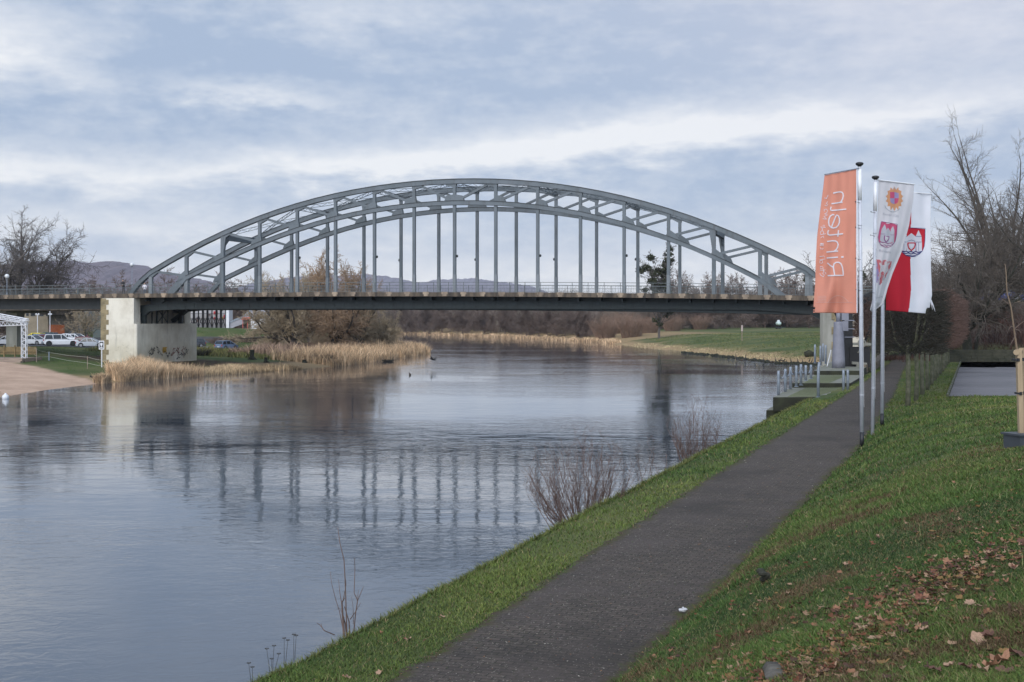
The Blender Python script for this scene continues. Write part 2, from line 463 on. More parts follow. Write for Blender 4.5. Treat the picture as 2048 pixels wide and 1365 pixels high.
ang = np.concatenate([np.linspace(-80, -27, 60, endpoint=False), np.linspace(-27, 27, 520), np.linspace(27, 89, 60)[1:]])
rad = np.exp(np.linspace(math.log(.8), math.log(5200), 700))
TH, R = np.meshgrid(np.radians(ang), rad, indexing='ij')
GX, GY = R*np.sin(TH), R*np.cos(TH)
GZ = terr(GX, GY)-.012*(GY < 60)
na, nr = GX.shape
GV = np.stack([GX, GY, GZ], -1).reshape(-1, 3)
ii, jj = np.meshgrid(np.arange(na-1), np.arange(nr-1), indexing='ij')
Q = np.stack([ii*nr+jj, (ii+1)*nr+jj, (ii+1)*nr+jj+1, ii*nr+jj+1], -1).reshape(-1, 4)
zq = GV[Q][:, :, 2].max(1)
Q = Q[zq > -1.45]
# what covers the ground: R sand, G bare soil and leaf litter, B dry straw
dl = sdist(GX, GY, LEFT_SHORE, LEFT_POLY); dr = sdist(GX, GY, RIGHT_SHORE, RIGHT_POLY)
isL = (dl > dr) & (GY > 60)
wn = wob(GX, GY, .3)+.6*wob(GX, GY, .9, 4)
sandline = np.interp(GX, [-75, -61, -41.5, -38], [150, 150, 127, 120])
sand = isL*sstep(1.2, -1.2, GY-sandline+wn*1.5)*(GX < -38)
straw = np.where(isL, sstep(9, 4, dl+wn*2)*(1-sand), 0)+np.where(~isL & (GY > 120), np.maximum(sstep(7, 3, dr+wn*2), np.where(GY > 335+.0*GX, .9*sstep(40, 25, dr), 0)), 0)
bt, bo = b_t(GX, GY), b_off(GX, GY)
litter = np.where(~isL & (bt > 10.2) & (GY > 106), sstep(3.6, 4.4, GZ), 0)
mud = np.where(isL, sstep(9, 4, np.hypot((GX+44)*.55, (GY-163))+wn*2.5), 0)
mud = np.maximum(mud, np.where(isL, sstep(7, 3, np.hypot((GX+29), (GY-171)*.7)+wn*1.5), 0))
fairground = np.where(isL & (GY > 262), .6, 0)
litter = np.maximum(np.maximum(litter, mud), fairground)
under = np.where(~isL & (bo > -3) & (bo < 12) & (bt > 6) & (bt < 11), .9, 0)
litter = np.maximum(litter, under)
gcol = np.stack([sand, litter, straw, np.ones_like(sand)], -1).reshape(-1, 4)
m, nt, b = new_mat('ground')
a = N(nt, 'ShaderNodeAttribute'); a.attribute_name = 'tint'
sp = N(nt, 'ShaderNodeSeparateColor'); nt.links.new(a.outputs['Color'], sp.inputs[0])
g1 = noisen(nt, .35, 6, .65); g2 = noisen(nt, 6, 5, .7); g3 = noisen(nt, .06, 4, .6)
gc = mixc(nt, (.048, .080, .020), (.088, .092, .042), ramp(nt, g1, .38, .66))
gc = mixc(nt, gc, (.045, .085, .02), ramp(nt, g2, .45, .75))
gc = mixc(nt, gc, (.13, .13, .055), ramp(nt, g3, .45, .6))
gc = mixc(nt, gc, mixc(nt, mixc(nt, (.50, .35, .255), (.38, .26, .185), ramp(nt, g1, .35, .65)), (.27, .185, .13), ramp(nt, g2, .56, .72)), sp.outputs[0])
gc = mixc(nt, gc, mixc(nt, (.085, .052, .040), (.045, .032, .026), ramp(nt, g2, .3, .7)), sp.outputs[1])
gc = mixc(nt, gc, mixc(nt, (.36, .25, .14), (.26, .18, .09), ramp(nt, g2, .3, .7)), sp.outputs[2])
nt.links.new(gc, b.inputs['Base Color']); b.inputs['Roughness'].default_value = .95; b.inputs['Specular IOR Level'].default_value = .15
bump(nt, b, g2, .5, .06)
MT['ground'] = m
ground = np_mesh('ground', GV, [Q], m, smooth=True, col=gcol)
tag(ground, kind='structure')

# ------------------------------------------------------------------ water
m, nt, b = new_mat('river_water')
b.inputs['Base Color'].default_value = (.046, .058, .076, 1); b.inputs['Roughness'].default_value = .012
b.inputs['IOR'].default_value = 1.85; b.inputs['Specular IOR Level'].default_value = .5
w1 = noisen(nt, .42, 3, .5, stretch=(1.0, 1.5, 1)); w2 = noisen(nt, 1.9, 4, .55, stretch=(1, 1.3, 1)); w3 = noisen(nt, .045, 5, .6, stretch=(.55, 1.3, 1))
for n_ in nt.nodes:
    if n_.type == 'TEX_NOISE' and n_.inputs['Scale'].default_value > 1: n_.inputs['Distortion'].default_value = 1.2
    elif n_.type == 'TEX_NOISE' and n_.inputs['Scale'].default_value < .1: n_.inputs['Distortion'].default_value = .8
w4 = noisen(nt, .11, 3, .5)
amp = ramp(nt, w3, .42, .60)
def MB2(op, x, y):
    n = N(nt, 'ShaderNodeMath', operation=op)
    for i, v in enumerate((x, y)):
        if hasattr(v, 'is_output'): nt.links.new(v, n.inputs[i])
        else: n.inputs[i].default_value = v
    return n.outputs[0]
hgt = MB2('ADD', MB2('MULTIPLY', w1, MB2('ADD', .17, MB2('MULTIPLY', amp, .12))), MB2('MULTIPLY', w2, MB2('ADD', .035, MB2('MULTIPLY', amp, .12))))
hgt = MB2('ADD', hgt, MB2('MULTIPLY', w4, .35))
bn = N(nt, 'ShaderNodeBump'); bn.inputs['Strength'].default_value = 1.0; bn.inputs['Distance'].default_value = .065
nt.links.new(hgt, bn.inputs['Height']); nt.links.new(bn.outputs[0], b.inputs['Normal'])
MT['water'] = m
mb = MB(); mb.poly([(-1500, -60, 0), (200, -60, 0), (200, 1200, 0), (-1500, 1200, 0)])
tag(mb.build('water', m), kind='structure')

# ------------------------------------------------------------------ riverside path
m, nt, b = new_mat('paver_path')
tc = N(nt, 'ShaderNodeTexCoord'); mp = N(nt, 'ShaderNodeMapping'); mp.inputs['Rotation'].default_value = (0, 0, radians(21))
nt.links.new(tc.outputs['Object'], mp.inputs[0])
bk = N(nt, 'ShaderNodeTexBrick'); nt.links.new(mp.outputs[0], bk.inputs[0])
bk.inputs['Scale'].default_value = 1.0; bk.inputs['Brick Width'].default_value = .21; bk.inputs['Row Height'].default_value = .105
bk.inputs['Mortar Size'].default_value = .011; bk.inputs['Mortar Smooth'].default_value = .4
bk.inputs['Color1'].default_value = (.094, .074, .060, 1); bk.inputs['Color2'].default_value = (.058, .047, .040, 1); bk.inputs['Mortar'].default_value = (.024, .022, .017, 1)
p1 = noisen(nt, .7, 5, .6); p2 = noisen(nt, 14, 2, .5); p3 = noisen(nt, 38, 2, .5)
pc = mixc(nt, bk.outputs[0], (.075, .060, .053), ramp(nt, p1, .45, .75))
pc = mixc(nt, pc, (.035, .036, .018), MB2('MULTIPLY', ramp(nt, p2, .55, .75), .6))
pc = mixc(nt, pc, (.30, .27, .22), ramp(nt, p3, .66, .70))
ea = N(nt, 'ShaderNodeAttribute'); ea.attribute_name = 'tint'
es = N(nt, 'ShaderNodeSeparateColor'); nt.links.new(ea.outputs['Color'], es.inputs[0])
p4_ = noisen(nt, 2.2, 6, .7); p5_ = noisen(nt, .33, 4, .6)
pc = mixc(nt, pc, (.030, .026, .022), MB2('MULTIPLY', ramp(nt, p5_, .52, .68), .55))
md_ = N(nt, 'ShaderNodeMath', operation='MULTIPLY_ADD'); nt.links.new(p4_, md_.inputs[0]); md_.inputs[1].default_value = 1.6; nt.links.new(es.outputs[0], md_.inputs[2])
pc = mixc(nt, pc, mixc(nt, (.055, .060, .018), (.060, .042, .028), ramp(nt, p2, .4, .6)), ramp(nt, md_.outputs[0], 1.15, 1.6))
nt.links.new(pc, b.inputs['Base Color']); b.inputs['Roughness'].default_value = .85; b.inputs['Specular IOR Level'].default_value = .22
bump(nt, b, bk.outputs['Fac'], -.35, .01)
rng = random.Random(5)
Ys = np.exp(np.linspace(math.log(1.5), math.log(150), 420)); V = []; nc = 14; EC = []
for i, y in enumerate(Ys):
    e = .05+.03*min(1, y/30)
    l = float(path_l(y))-e*.3+rng.uniform(-e, e); r = float(path_r(y))+e*.3+rng.uniform(-e, e)
    for k in range(nc):
        f = k/(nc-1); V.append((l+(r-l)*f, y, ZP+.004+.02*(1-(2*f-1)**2))); EC.append((max(0, 1-min(f, 1-f)*8.0), 0, 0, 1))
Q = [(i*nc+k, i*nc+k+1, (i+1)*nc+k+1, (i+1)*nc+k) for i in range(len(Ys)-1) for k in range(nc-1)]
tag(np_mesh('path', np.array(V), [Q], m, smooth=True, col=np.array(EC)), kind='structure')

# ------------------------------------------------------------------ car park on the right
m, nt, b = new_mat('wet_asphalt')
q1 = noisen(nt, .5, 5, .6, stretch=(.4, 1, 1)); q2 = noisen(nt, 3, 4)
nt.links.new(mixc(nt, (.095, .09, .095), (.15, .14, .145), ramp(nt, q1, .35, .65)), b.inputs['Base Color'])
rr = N(nt, 'ShaderNodeMapRange'); nt.links.new(q1, rr.inputs[0]); rr.inputs[1].default_value = .35; rr.inputs[2].default_value = .6; rr.inputs[3].default_value = .38; rr.inputs[4].default_value = .65
nt.links.new(rr.outputs[0], b.inputs['Roughness']); bump(nt, b, q2, .05, .02)
mb = MB(); mb.poly([(x, y, ZLOT) for x, y in LOTP]); tag(mb.build('parking_lot', m), kind='structure')
mb = MB()
(x0, y0), (x1, y1) = LOTP[0], LOTP[1]
nseg = 26
for i in range(nseg):
    f0, f1 = i/nseg, (i+.96)/nseg
    mb.beam((x0+(x1-x0)*f0-.08, y0+(y1-y0)*f0, ZLOT+.02), (x0+(x1-x0)*f1-.08, y0+(y1-y0)*f1, ZLOT+.0), .09, .14)
tag(mb.build('kerb', M('dirty_kerb', (.11, .11, .08), .95, (.06, .065, .035), 2)), kind='structure')

# ------------------------------------------------------------------ hills
def ridge(name, pts, Y, depth, mat_, seed):
    px = np.arange(pts[0][0], pts[-1][0]+1, 2.0)
    py = np.interp(px, [p[0] for p in pts], [p[1] for p in pts])
    rs = np.random.RandomState(seed)
    V = []; rows = 14
    bumpn = np.convolve(rs.rand(len(px)+8)-.5, np.ones(3)/3, 'same')[:len(px)]
    for j in range(rows):
        f = j/(rows-1)
        yy = Y-depth*(1-f)
        prof = sin(f*pi/2)**1.1
        for i in range(len(px)):
            x = (px[i]-1024)/F*Y*(1-.0*f)
            top = H+(YH-py[i])/F*Y
            z = top*prof+(bumpn[i]*(7 if j == rows-1 else 5) if j > rows-4 else (rs.rand()-.5)*6*prof)
            V.append((x*(yy/Y)**.3, yy, z if j else -2.0))
    for i in range(len(px)):
        x = (px[i]-1024)/F*Y
        V.append((x, Y+500, -2.0))
    n = len(px)
    Q = [(j*n+i, j*n+i+1, (j+1)*n+i+1, (j+1)*n+i) for j in range(rows) for i in range(n-1)]
    o = np_mesh(name, np.array(V), [Q], mat_, smooth=False)
    return tag(o, kind='structure')
mh = M('bare_wooded_hillside', (.165, .13, .145), .95, (.11, .092, .108), .03, lo=.35, hi=.65)  # bare woodland colour, lightened with lavender haze put into it
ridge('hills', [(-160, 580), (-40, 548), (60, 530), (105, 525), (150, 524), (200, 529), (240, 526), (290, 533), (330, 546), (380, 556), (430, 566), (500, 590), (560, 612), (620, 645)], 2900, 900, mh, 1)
mh = M('distant_wooded_hillside', (.20, .185, .215), .95, (.155, .14, .17), .02)  # farther ridges: distance haze painted into the colour, paler and bluer
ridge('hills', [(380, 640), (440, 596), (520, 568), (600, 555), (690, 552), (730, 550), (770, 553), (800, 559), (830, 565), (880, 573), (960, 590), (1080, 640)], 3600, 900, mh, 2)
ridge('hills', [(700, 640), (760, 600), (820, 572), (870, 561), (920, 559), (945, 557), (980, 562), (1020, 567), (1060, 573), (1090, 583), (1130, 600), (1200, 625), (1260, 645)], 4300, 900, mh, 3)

# ------------------------------------------------------------------ haze
mz = bpy.data.materials.new('haze'); mz.use_nodes = True; nz = mz.node_tree
for n in list(nz.nodes):
    if n.type != 'OUTPUT_MATERIAL': nz.nodes.remove(n)
vo = nz.nodes.new('ShaderNodeVolumePrincipled'); vo.inputs['Color'].default_value = (.80, .82, .92, 1); vo.inputs['Density'].default_value = .7e-4
vo.inputs['Anisotropy'].default_value = 0.0
nz.links.new(vo.outputs[0], [n for n in nz.nodes if n.type == 'OUTPUT_MATERIAL'][0].inputs['Volume'])
mb = MB(); mb.box((0, 2650, 148.7), (12000, 5500, 302.6))
HAZE = mb.build('haze', mz); tag(HAZE, kind='stuff')
# ================================================================== BRIDGE
TOPY = {0: 541, 1: 500.5, 2: 463, 3: 433.5, 4: 407, 5: 388, 6: 373.5, 7: 364, 8: 359, 9: 358.5, 10: 364, 11: 376, 12: 393, 13: 417.5, 14: 450.5, 15: 487.5, 16: 533.5}
LOWY = {1: 557, 2: 521, 3: 490, 4: 460, 5: 437.7, 6: 421.8, 7: 411.6, 8: 406.5, 9: 407.7, 10: 414.7, 11: 427.8, 12: 449.5, 13: 477.5, 14: 515, 15: 560.5}
def zpix(t, y): return H+(YH-y)/F*(BY0+BDY*5*t)
TOPZ = {i: zpix(i-8, y+5) for i, y in TOPY.items()}
LOWZ = {i: zpix(i-8, y) for i, y in LOWY.items()}
TW = 8.8                                         # distance between the arches
bridge = tag(empty('arch_bridge', BP(0, TW/2, 9.7)), 'grey steel tied arch road bridge with tall hangers and a dark deck spanning the river', 'bridge')
bridge.location = (0, 0, 0)
def polyline_beam(mb, pts, w, h, mi=0):
    """box-section member with mitred joints along pts"""
    pts = [Vector(p) for p in pts]; b = len(mb.v)
    side = Vector((BNX, BNY, 0))
    for i, p in enumerate(pts):
        d = (pts[min(i+1, len(pts)-1)]-pts[max(i-1, 0)]).normalized()
        u = side.cross(d).normalized()
        if u.z < 0: u = -u
        for a, c in ((-1, -1), (1, -1), (1, 1), (-1, 1)):
            mb.v.append(tuple(p+side*(a*w/2)+u*(c*h/2)))
    for i in range(len(pts)-1):
        for k in range(4):
            mb.f.append((b+i*4+k, b+i*4+(k+1) % 4, b+(i+1)*4+(k+1) % 4, b+(i+1)*4+k)); mb.m.append(mi)
    for e in (b, b+(len(pts)-1)*4):
        mb.f.append((e, e+1, e+2, e+3)); mb.m.append(mi)
def fine(Z, lo, hi):
    """smooth chord line through the panel points"""
    ks = sorted(k for k in Z if lo <= k <= hi); out = []
    co = np.polyfit(ks, [Z[k] for k in ks], 6)
    for i in np.arange(lo, hi+.01, .5): out.append((i, float(np.polyval(co, i))))
    return out
TF = fine(TOPZ, 0, 16); LF = fine(LOWZ, 1, 15)
def tzat(i): return float(np.interp(i, [p[0] for p in TF], [p[1] for p in TF]))
def lzat(i): return float(np.interp(i, [p[0] for p in LF], [p[1] for p in LF]))
def make_truss(off):
    mb = MB()
    top = [BP(-8.55, off, deck_z(-8.5)+.15), BP(-8.3, off, deck_z(-8.3)+1.5)]+[BP(i-8, off, z) for i, z in TF]+[BP(8.3, off, deck_z(8.3)+1.7), BP(8.6, off, deck_z(8.5)+.15)]
    feet = []
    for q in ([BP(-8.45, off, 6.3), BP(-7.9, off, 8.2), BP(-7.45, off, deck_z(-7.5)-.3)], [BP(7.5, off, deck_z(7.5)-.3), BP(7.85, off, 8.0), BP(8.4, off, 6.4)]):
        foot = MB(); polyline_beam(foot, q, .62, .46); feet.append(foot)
    low = [BP(-7.46, off, deck_z(-7.5)-.31)]+[BP(i-8, off, z) for i, z in LF]+[BP(7.51, off, deck_z(7.5)-.31)]
    polyline_beam(mb, top, .62, .50)
    polyline_beam(mb, [p+Vector((0, 0, .29)) for p in top[1:-1]], .74, .07, 1)
    polyline_beam(mb, low, .62, .46)
    polyline_beam(mb, [p+Vector((0, 0, .26)) for p in low[1:-1]], .72, .05, 1)
    for i in range(1, 16, 3):                    # splice plates on the chord
        a = BP(i-7.6, off-.325, tzat(i+.4)); a2 = BP(i-7.35, off-.325, tzat(i+.65)); mb.beam(a, a2, .02, .44)
    root = mb.build('arch_truss', [MT['steel'], MT['steel_dark']], bridge)
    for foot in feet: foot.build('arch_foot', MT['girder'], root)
    for i in range(0, 17):
        t = i-8; zt = tzat(i) if 0 <= i <= 16 else deck_z(t)+1
        h = MB()
        zl = lzat(i) if 1 <= i <= 15 else None
        w = .34 if 2 <= i <= 14 else .42
        if i in (2, 14):
            h.beam(BP(t, off, deck_z(t)-.5), BP(t, off, zt-.2), .46, .40, up=(BDX, BDY, 0))
            s = 1 if i == 2 else -1
            h.prism([(0, 0)], 0, 0) if False else None
            p = BP(t+.04*s, off, zt-.35); q = BP(t+.1*s, off, zt-.35); r = BP(t+.03*s, off, zt-2.6)
            for o2 in (-.2, .2):
                d = Vector((BNX*o2, BNY*o2, 0)); h.poly([p+d, q+d, r+d])
        else:
            h.beam(BP(t, off, deck_z(t)-.5), BP(t, off, zt-.2), .36, w, up=(BDX, BDY, 0))
        # lower part is painted lighter where it was renewed
        h.beam(BP(t, off, deck_z(t)-.2), BP(t, off, deck_z(t)+2.1), .39, w+.03, up=(BDX, BDY, 0), mi=1)
        h.build('hanger', [MT['steel'], MT['steel_light']], root)
    def diag(ia, za, ib, zb):
        d = MB(); d.beam(BP(ia-8, off, za), BP(ib-8, off, zb), .30, .27, up=(BDX, BDY, .3)); d.build('diagonal', MT['steel'], root)
    for i in range(0, 8):                         # left half: falls towards the middle
        diag(i+.12, tzat(i+.12)-.15, i+.9, (lzat(i+1) if i+1 >= 1 else 9)+.35)
    for i in range(9, 17):
        diag(i-.12, tzat(i-.12)-.15, i-.9, lzat(i-1)+.35)
    for i in range(1, 16):
        g = MB(); z = lzat(i); sl = (lzat(min(15, i+.5))-lzat(max(1, i-.5)))/5/(min(15, i+.5)-max(1, i-.5))
        dirs = [-1] if i < 8 else ([1] if i > 8 else [-1, 1])
        xs0, xs1 = (-1.25 if -1 in dirs else -.35), (1.25 if 1 in dirs else .35)
        prof = [(xs0, sl*xs0+.15), (xs0+.28, sl*xs0+.85 if -1 in dirs else .7), (-.1 if -1 in dirs else -.2, 1.0), (.2 if 1 not in dirs else .1, 1.0), (xs1-.28 if 1 in dirs else .3, sl*xs1+.85 if 1 in dirs else .5), (xs1, sl*xs1+.15)]
        for o2 in (-.19, .19):
            g.poly([BP(i-8+a/5, off+o2, z+c) for a, c in prof])
        g.build('gusset_plate', MT['steel'], root)
    for i in range(0, 17):                        # top gussets
        g = MB(); z = tzat(i); s = 1 if i < 8 else -1
        sl = (tzat(min(16, i+.5))-tzat(max(0, i-.5)))/5/(min(16, i+.5)-max(0, i-.5))
        prof = [(-.25, -.2), (-.2, -.62), (.2, -.62), (.25+.75*(s > 0), -.45+sl*.8*(s > 0)), (.25+.95*(s > 0), -.15+sl*1*(s > 0))] if s > 0 else [(.25, -.2), (.2, -.62), (-.2, -.62), (-1.0, -.45-sl*.8), (-1.2, -.15-sl)]
        for o2 in (-.19, .19):
            g.poly([BP(i-8+a/5, off+o2, z+c) for a, c in prof])
        g.build('gusset_plate', MT['steel'], root)
    for i in (4, 6, 8, 10, 12):
        l = MB(); z = deck_z(i-8)+4.3
        s = 1 if off < 1 else -1
        l.beam(BP(i-8+.02*s, off, z), BP(i-8+.055*s, off+.1, z+.05), .08, .08)
        l.ball(BP(i-8+.055*s, off+.1, z-.05), (.13, .13, .17), 8, 5); l.build('lamp', MT['steel_dark'], root)
    return root
for off in (0.0, TW): make_truss(off)

# wind bracing between the arches: portal beams and lattice diagonals
def lattice(mb, p, q, h=.35, n=9):
    p = Vector(p); q = Vector(q); u = Vector((0, 0, h/2))
    mb.beam(p+u, q+u, .07, .06); mb.beam(p-u, q-u, .07, .06)
    for k in range(n):
        a = p.lerp(q, k/n); b2 = p.lerp(q, (k+1)/n)
        s = 1 if k % 2 else -1
        mb.beam(a+u*s, b2-u*s, .04, .04)
for i in (2, 14):
    mb = MB(); z = tzat(i)
    mb.beam(BP(i-8, .3, z-.35), BP(i-8, TW-.3, z-.35), .5, .75)
    for o1, o2 in ((.35, 1.4), (TW-.35, TW-1.4)):
        mb.beam(BP(i-8, o1, z-1.5), BP(i-8, o2, z-.7), .12, .2)
    mb.build('portal_beam', MT['steel'], bridge)
for i in range(2, 14, 2):
    mb = MB(); j = i+1; k = i+2
    lattice(mb, BP(i-8, .3, tzat(i)-.2), BP(j-8, TW/2, tzat(j)-.2)); lattice(mb, BP(j-8, TW/2, tzat(j)-.2), BP(k-8, TW-.3, tzat(k)-.2))
    lattice(mb, BP(i-8, TW-.3, tzat(i)-.2), BP(j-8, TW/2, tzat(j)-.2)); lattice(mb, BP(j-8, TW/2, tzat(j)-.2), BP(k-8, .3, tzat(k)-.2))
    if i > 2: lattice(mb, BP(i-8, .3, tzat(i)-.2), BP(i-8, TW-.3, tzat(i)-.2), .5)
    mb.build('wind_bracing', MT['steel'], bridge)

# deck, fascia, girders
TS = np.arange(-26, 18.01, .5)
def strip(mb, o0, o1, dz0, dz1, t0, t1, mi=0, zf=deck_z):
    ts = [t for t in TS if t0 <= t <= t1]
    b = len(mb.v)
    for t in ts:
        z = zf(t)
        for o, dz in ((o0, dz0), (o1, dz0), (o1, dz1), (o0, dz1)): mb.v.append(tuple(BP(t, o, z+dz)))
    for i in range(len(ts)-1):
        for k in range(4):
            mb.f.append((b+i*4+k, b+i*4+(k+1) % 4, b+(i+1)*4+(k+1) % 4, b+(i+1)*4+k)); mb.m.append(mi)
    for e in (b, b+(len(ts)-1)*4):
        mb.f.append((e, e+1, e+2, e+3)); mb.m.append(mi)
OF = -2.3
mb = MB(); strip(mb, OF+.25, TW-OF-.25, -.32, -.06, -26, 18); strip(mb, .5, TW-.5, -.10, -.045, -26, 18, 1)
mb.build('deck', [MT['concrete'], MT['asphalt']], bridge)
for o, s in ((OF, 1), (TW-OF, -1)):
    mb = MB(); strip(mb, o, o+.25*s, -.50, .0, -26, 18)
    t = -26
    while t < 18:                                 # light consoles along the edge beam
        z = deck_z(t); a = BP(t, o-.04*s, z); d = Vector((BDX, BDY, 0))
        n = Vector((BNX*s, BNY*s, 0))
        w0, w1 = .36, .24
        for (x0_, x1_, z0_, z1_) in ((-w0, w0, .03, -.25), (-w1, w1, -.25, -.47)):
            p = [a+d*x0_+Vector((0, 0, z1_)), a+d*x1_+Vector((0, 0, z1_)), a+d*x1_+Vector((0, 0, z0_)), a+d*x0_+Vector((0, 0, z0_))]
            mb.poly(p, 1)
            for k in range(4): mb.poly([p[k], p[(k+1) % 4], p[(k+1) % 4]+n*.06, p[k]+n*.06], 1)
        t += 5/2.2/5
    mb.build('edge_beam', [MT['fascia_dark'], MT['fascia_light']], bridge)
_gb = np.polyfit([-7, -4, 0, 4, 6.5], [zpix(-7, 618.5), zpix(-4, 618.8), zpix(0, 617.5), zpix(4, 618.7), zpix(6.5, 620)], 2)
def gir_b(t): return float(np.polyval(_gb, t))
for off in (0.0, TW):
    mb = MB(); ts = np.arange(-8.4, 8.41, .4); b = len(mb.v)
    prof = lambda t: gir_b(t)-(.55*max(0, (abs(t+.2)-6.9)/1.5)**1.6 if abs(t+.2) > 6.9 else 0)
    strip(mb, off-.02, off+.02, -2.0, -.5, -8, 8)
    for t0, t1 in zip(ts[:-1], ts[1:]):
        for (oa, ob, ha, hb) in ((off-.30, off-.27, .08, .80), (off-.42, off+.42, 0, .08), (off-.42, off+.2, .80, .86), (off+.27, off+.3, .08, .8)):
            q = [BP(t0, oa, prof(t0)+ha), BP(t0, ob, prof(t0)+ha), BP(t0, ob, prof(t0)+hb), BP(t0, oa, prof(t0)+hb)]
            r = [BP(t1, oa, prof(t1)+ha), BP(t1, ob, prof(t1)+ha), BP(t1, ob, prof(t1)+hb), BP(t1, oa, prof(t1)+hb)]
            for k in range(4): mb.poly([q[k], q[(k+1) % 4], r[(k+1) % 4], r[k]])
    for i in np.arange(-8, 8.01, .25):
        mb.beam(BP(i, off-.31, prof(i)+.1), BP(i, off-.31, prof(i)+.8), .05, .06, up=(BDX, BDY, 0))
    for i in range(-7, 8):
        mb.box(BP(i, off, gir_b(i)-.08), (.22, .22, .18), 1)
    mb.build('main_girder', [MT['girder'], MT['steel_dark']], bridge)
mb = MB()
for i in np.arange(-8, 8.1, .5):
    mb.beam(BP(i, OF+1.1, deck_z(i)-.62), BP(i, TW-OF-1.1, deck_z(i)-.62), .22, .6)
for o in (2.2, 4.4, 6.6): mb.beam(BP(-8.4, o, deck_z(-8)-.62), BP(8.4, o, deck_z(8)-.62), .2, .4)
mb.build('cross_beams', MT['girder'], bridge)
# shallower girders of the land spans
for (t0, t1) in ((-26, -9.09), (9.2, 10.95)):
    mb = MB()
    for off in (-.6, 2.5, 6.0, 9.4):
        mb.beam(BP(t0, off, deck_z(t0)-1.15), BP(t1, off, deck_z(t1)-1.15), .3, 1.55)
        mb.beam(BP(t0, off-.05, deck_z(t0)-1.93), BP(t1, off-.05, deck_z(t1)-1.93), .7, .12, mi=1)
    mb.build('approach_girder', [MT['steel_dark'], MT['fascia_dark']], bridge)
# bracing struts at the left bearing
for off in (0.0, TW):
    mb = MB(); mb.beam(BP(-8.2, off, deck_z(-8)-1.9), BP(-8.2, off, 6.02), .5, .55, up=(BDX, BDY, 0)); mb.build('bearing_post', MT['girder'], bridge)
mb = MB()
for t in (-8.48, -8.32, -8.16):
    for z0_, z1_ in ((6.02, 8.0),):
        mb.beam(BP(t, 2.8, z0_), BP(t, 2.8, z1_), .12, .12); mb.beam(BP(t, 5.2, z0_), BP(t, 5.2, z1_), .12, .12)
    mb.beam(BP(t, 2.8, 8.0), BP(t, 5.2, 8.0), .12, .12)
mb.beam(BP(-8.16, 2.8, 7.9), BP(-8.16, 5.2, 6.1), .08, .08); mb.beam(BP(-8.16, 2.8, 6.1), BP(-8.16, 5.2, 7.9), .08, .08)
mb.build('bearing_frame', MT['girder'], bridge)
# railings: light panels over the land span, open bars over the river
def railing(off, t0, t1):
    mb = MB()
    def at(t, dz): return BP(t, off, deck_z(t)+dz)
    ts = np.arange(t0, t1+.001, .5)
    for a, b2 in zip(ts[:-1], ts[1:]):
        mb.beam(at(a, 1.14), at(b2, 1.14), .07, .06); mb.beam(at(a, .78), at(b2, .78), .035, .035); mb.beam(at(a, .10), at(b2, .10), .035, .035)
    for t in np.arange(t0, t1+.01, .3636):
        mb.beam(at(t, 0), at(t, 1.14), .06, .06, up=(BDX, BDY, 0))
    for t in np.arange(t0, t1, .03636):
        mb.beam(at(t, .1), at(t, .78), .018, .018, up=(BDX, BDY, 0))
    mb.build('railing', MT['rail'], bridge)
for o in (OF+.12, TW-OF-.12): railing(o, -24, 16)

# ------------------------------------------------------------------ piers
mg, nt, b = new_mat('pier_wall')
tc = N(nt, 'ShaderNodeTexCoord'); sxyz = N(nt, 'ShaderNodeSeparateXYZ'); nt.links.new(tc.outputs['Object'], sxyz.inputs[0])
f1 = noisen(nt, .7, 6, .6); f2 = noisen(nt, .25, 5, .6); f3 = noisen(nt, 2.2, 4, .6, stretch=(1, 1, .15))
base = mixc(nt, (.66, .615, .52), (.52, .47, .38), ramp(nt, f1, .4, .7))
low = N(nt, 'ShaderNodeMapRange'); nt.links.new(sxyz.outputs[2], low.inputs[0]); low.inputs[1].default_value = 4.6; low.inputs[2].default_value = 1.2
base = mixc(nt, base, (.42, .36, .24), MB2('MULTIPLY', low.outputs[0], ramp(nt, f2, .3, .6)))
base = mixc(nt, base, (.36, .33, .27), MB2('MULTIPLY', ramp(nt, f3, .55, .75), .7))
nt.links.new(base, b.inputs['Base Color']); b.inputs['Roughness'].default_value = .9; bump(nt, b, f1, .15, .03)
def pier_plan(t0, t1, o0, o1, r=.0):
    return [(t0, o0), (t1, o0), (t1, o1), (t0, o1)]
p = tag(empty('bridge_pier', (0, 0, 0)), 'cream rendered bridge pier with graffiti and sandstone corner on the grassy bank', 'bridge pier')
zb = .3
def extr(mb, plan, z0, z1, mi=0):
    n = len(plan); lo = [BP(t, o, z0) for t, o in plan]; hi = [BP(t, o, z1) for t, o in plan]
    for k in range(n): mb.poly([lo[k], lo[(k+1) % n], hi[(k+1) % n], hi[k]], mi)
    mb.poly(hi, mi); mb.poly(list(reversed(lo)), mi)
mb = MB()
extr(mb, [(-9.08, -2.35), (-8.19, -2.35), (-8.19, -.9), (-8.55, -.9), (-8.55, 9.7), (-8.19, 9.7), (-8.19, 11.2), (-9.08, 11.2)], zb, 9.18)
mb.build('tall_wall', mg, p)
mb = MB()
nose = [(-8.79, .93), (-8.3, .93)]+[(-8.3+.42*sin(a), .93+.5-.5*cos(a)) for a in np.linspace(.2, pi/2, 5)]+[(-7.88, 12.0)]+[(-8.3+.42*cos(a), 12.0+.7*sin(a)) for a in np.linspace(.2, pi/2, 5)]+[(-8.79, 12.7)]
nose = [(-8.22, -2.33)]+[(-8.16+.05*sin(a), -2.33+.2-.2*cos(a)) for a in np.linspace(.3, pi/2, 4)]+[(-8.10, 11.6)]+[(-8.22+.12*cos(a), 11.6+1.0*sin(a)) for a in np.linspace(.3, pi/2, 5)]+[(-8.53, 12.6), (-8.53, -2.33)]
extr(mb, nose, zb, 6.0)
mb.build('bearing_ledge', mg, p)
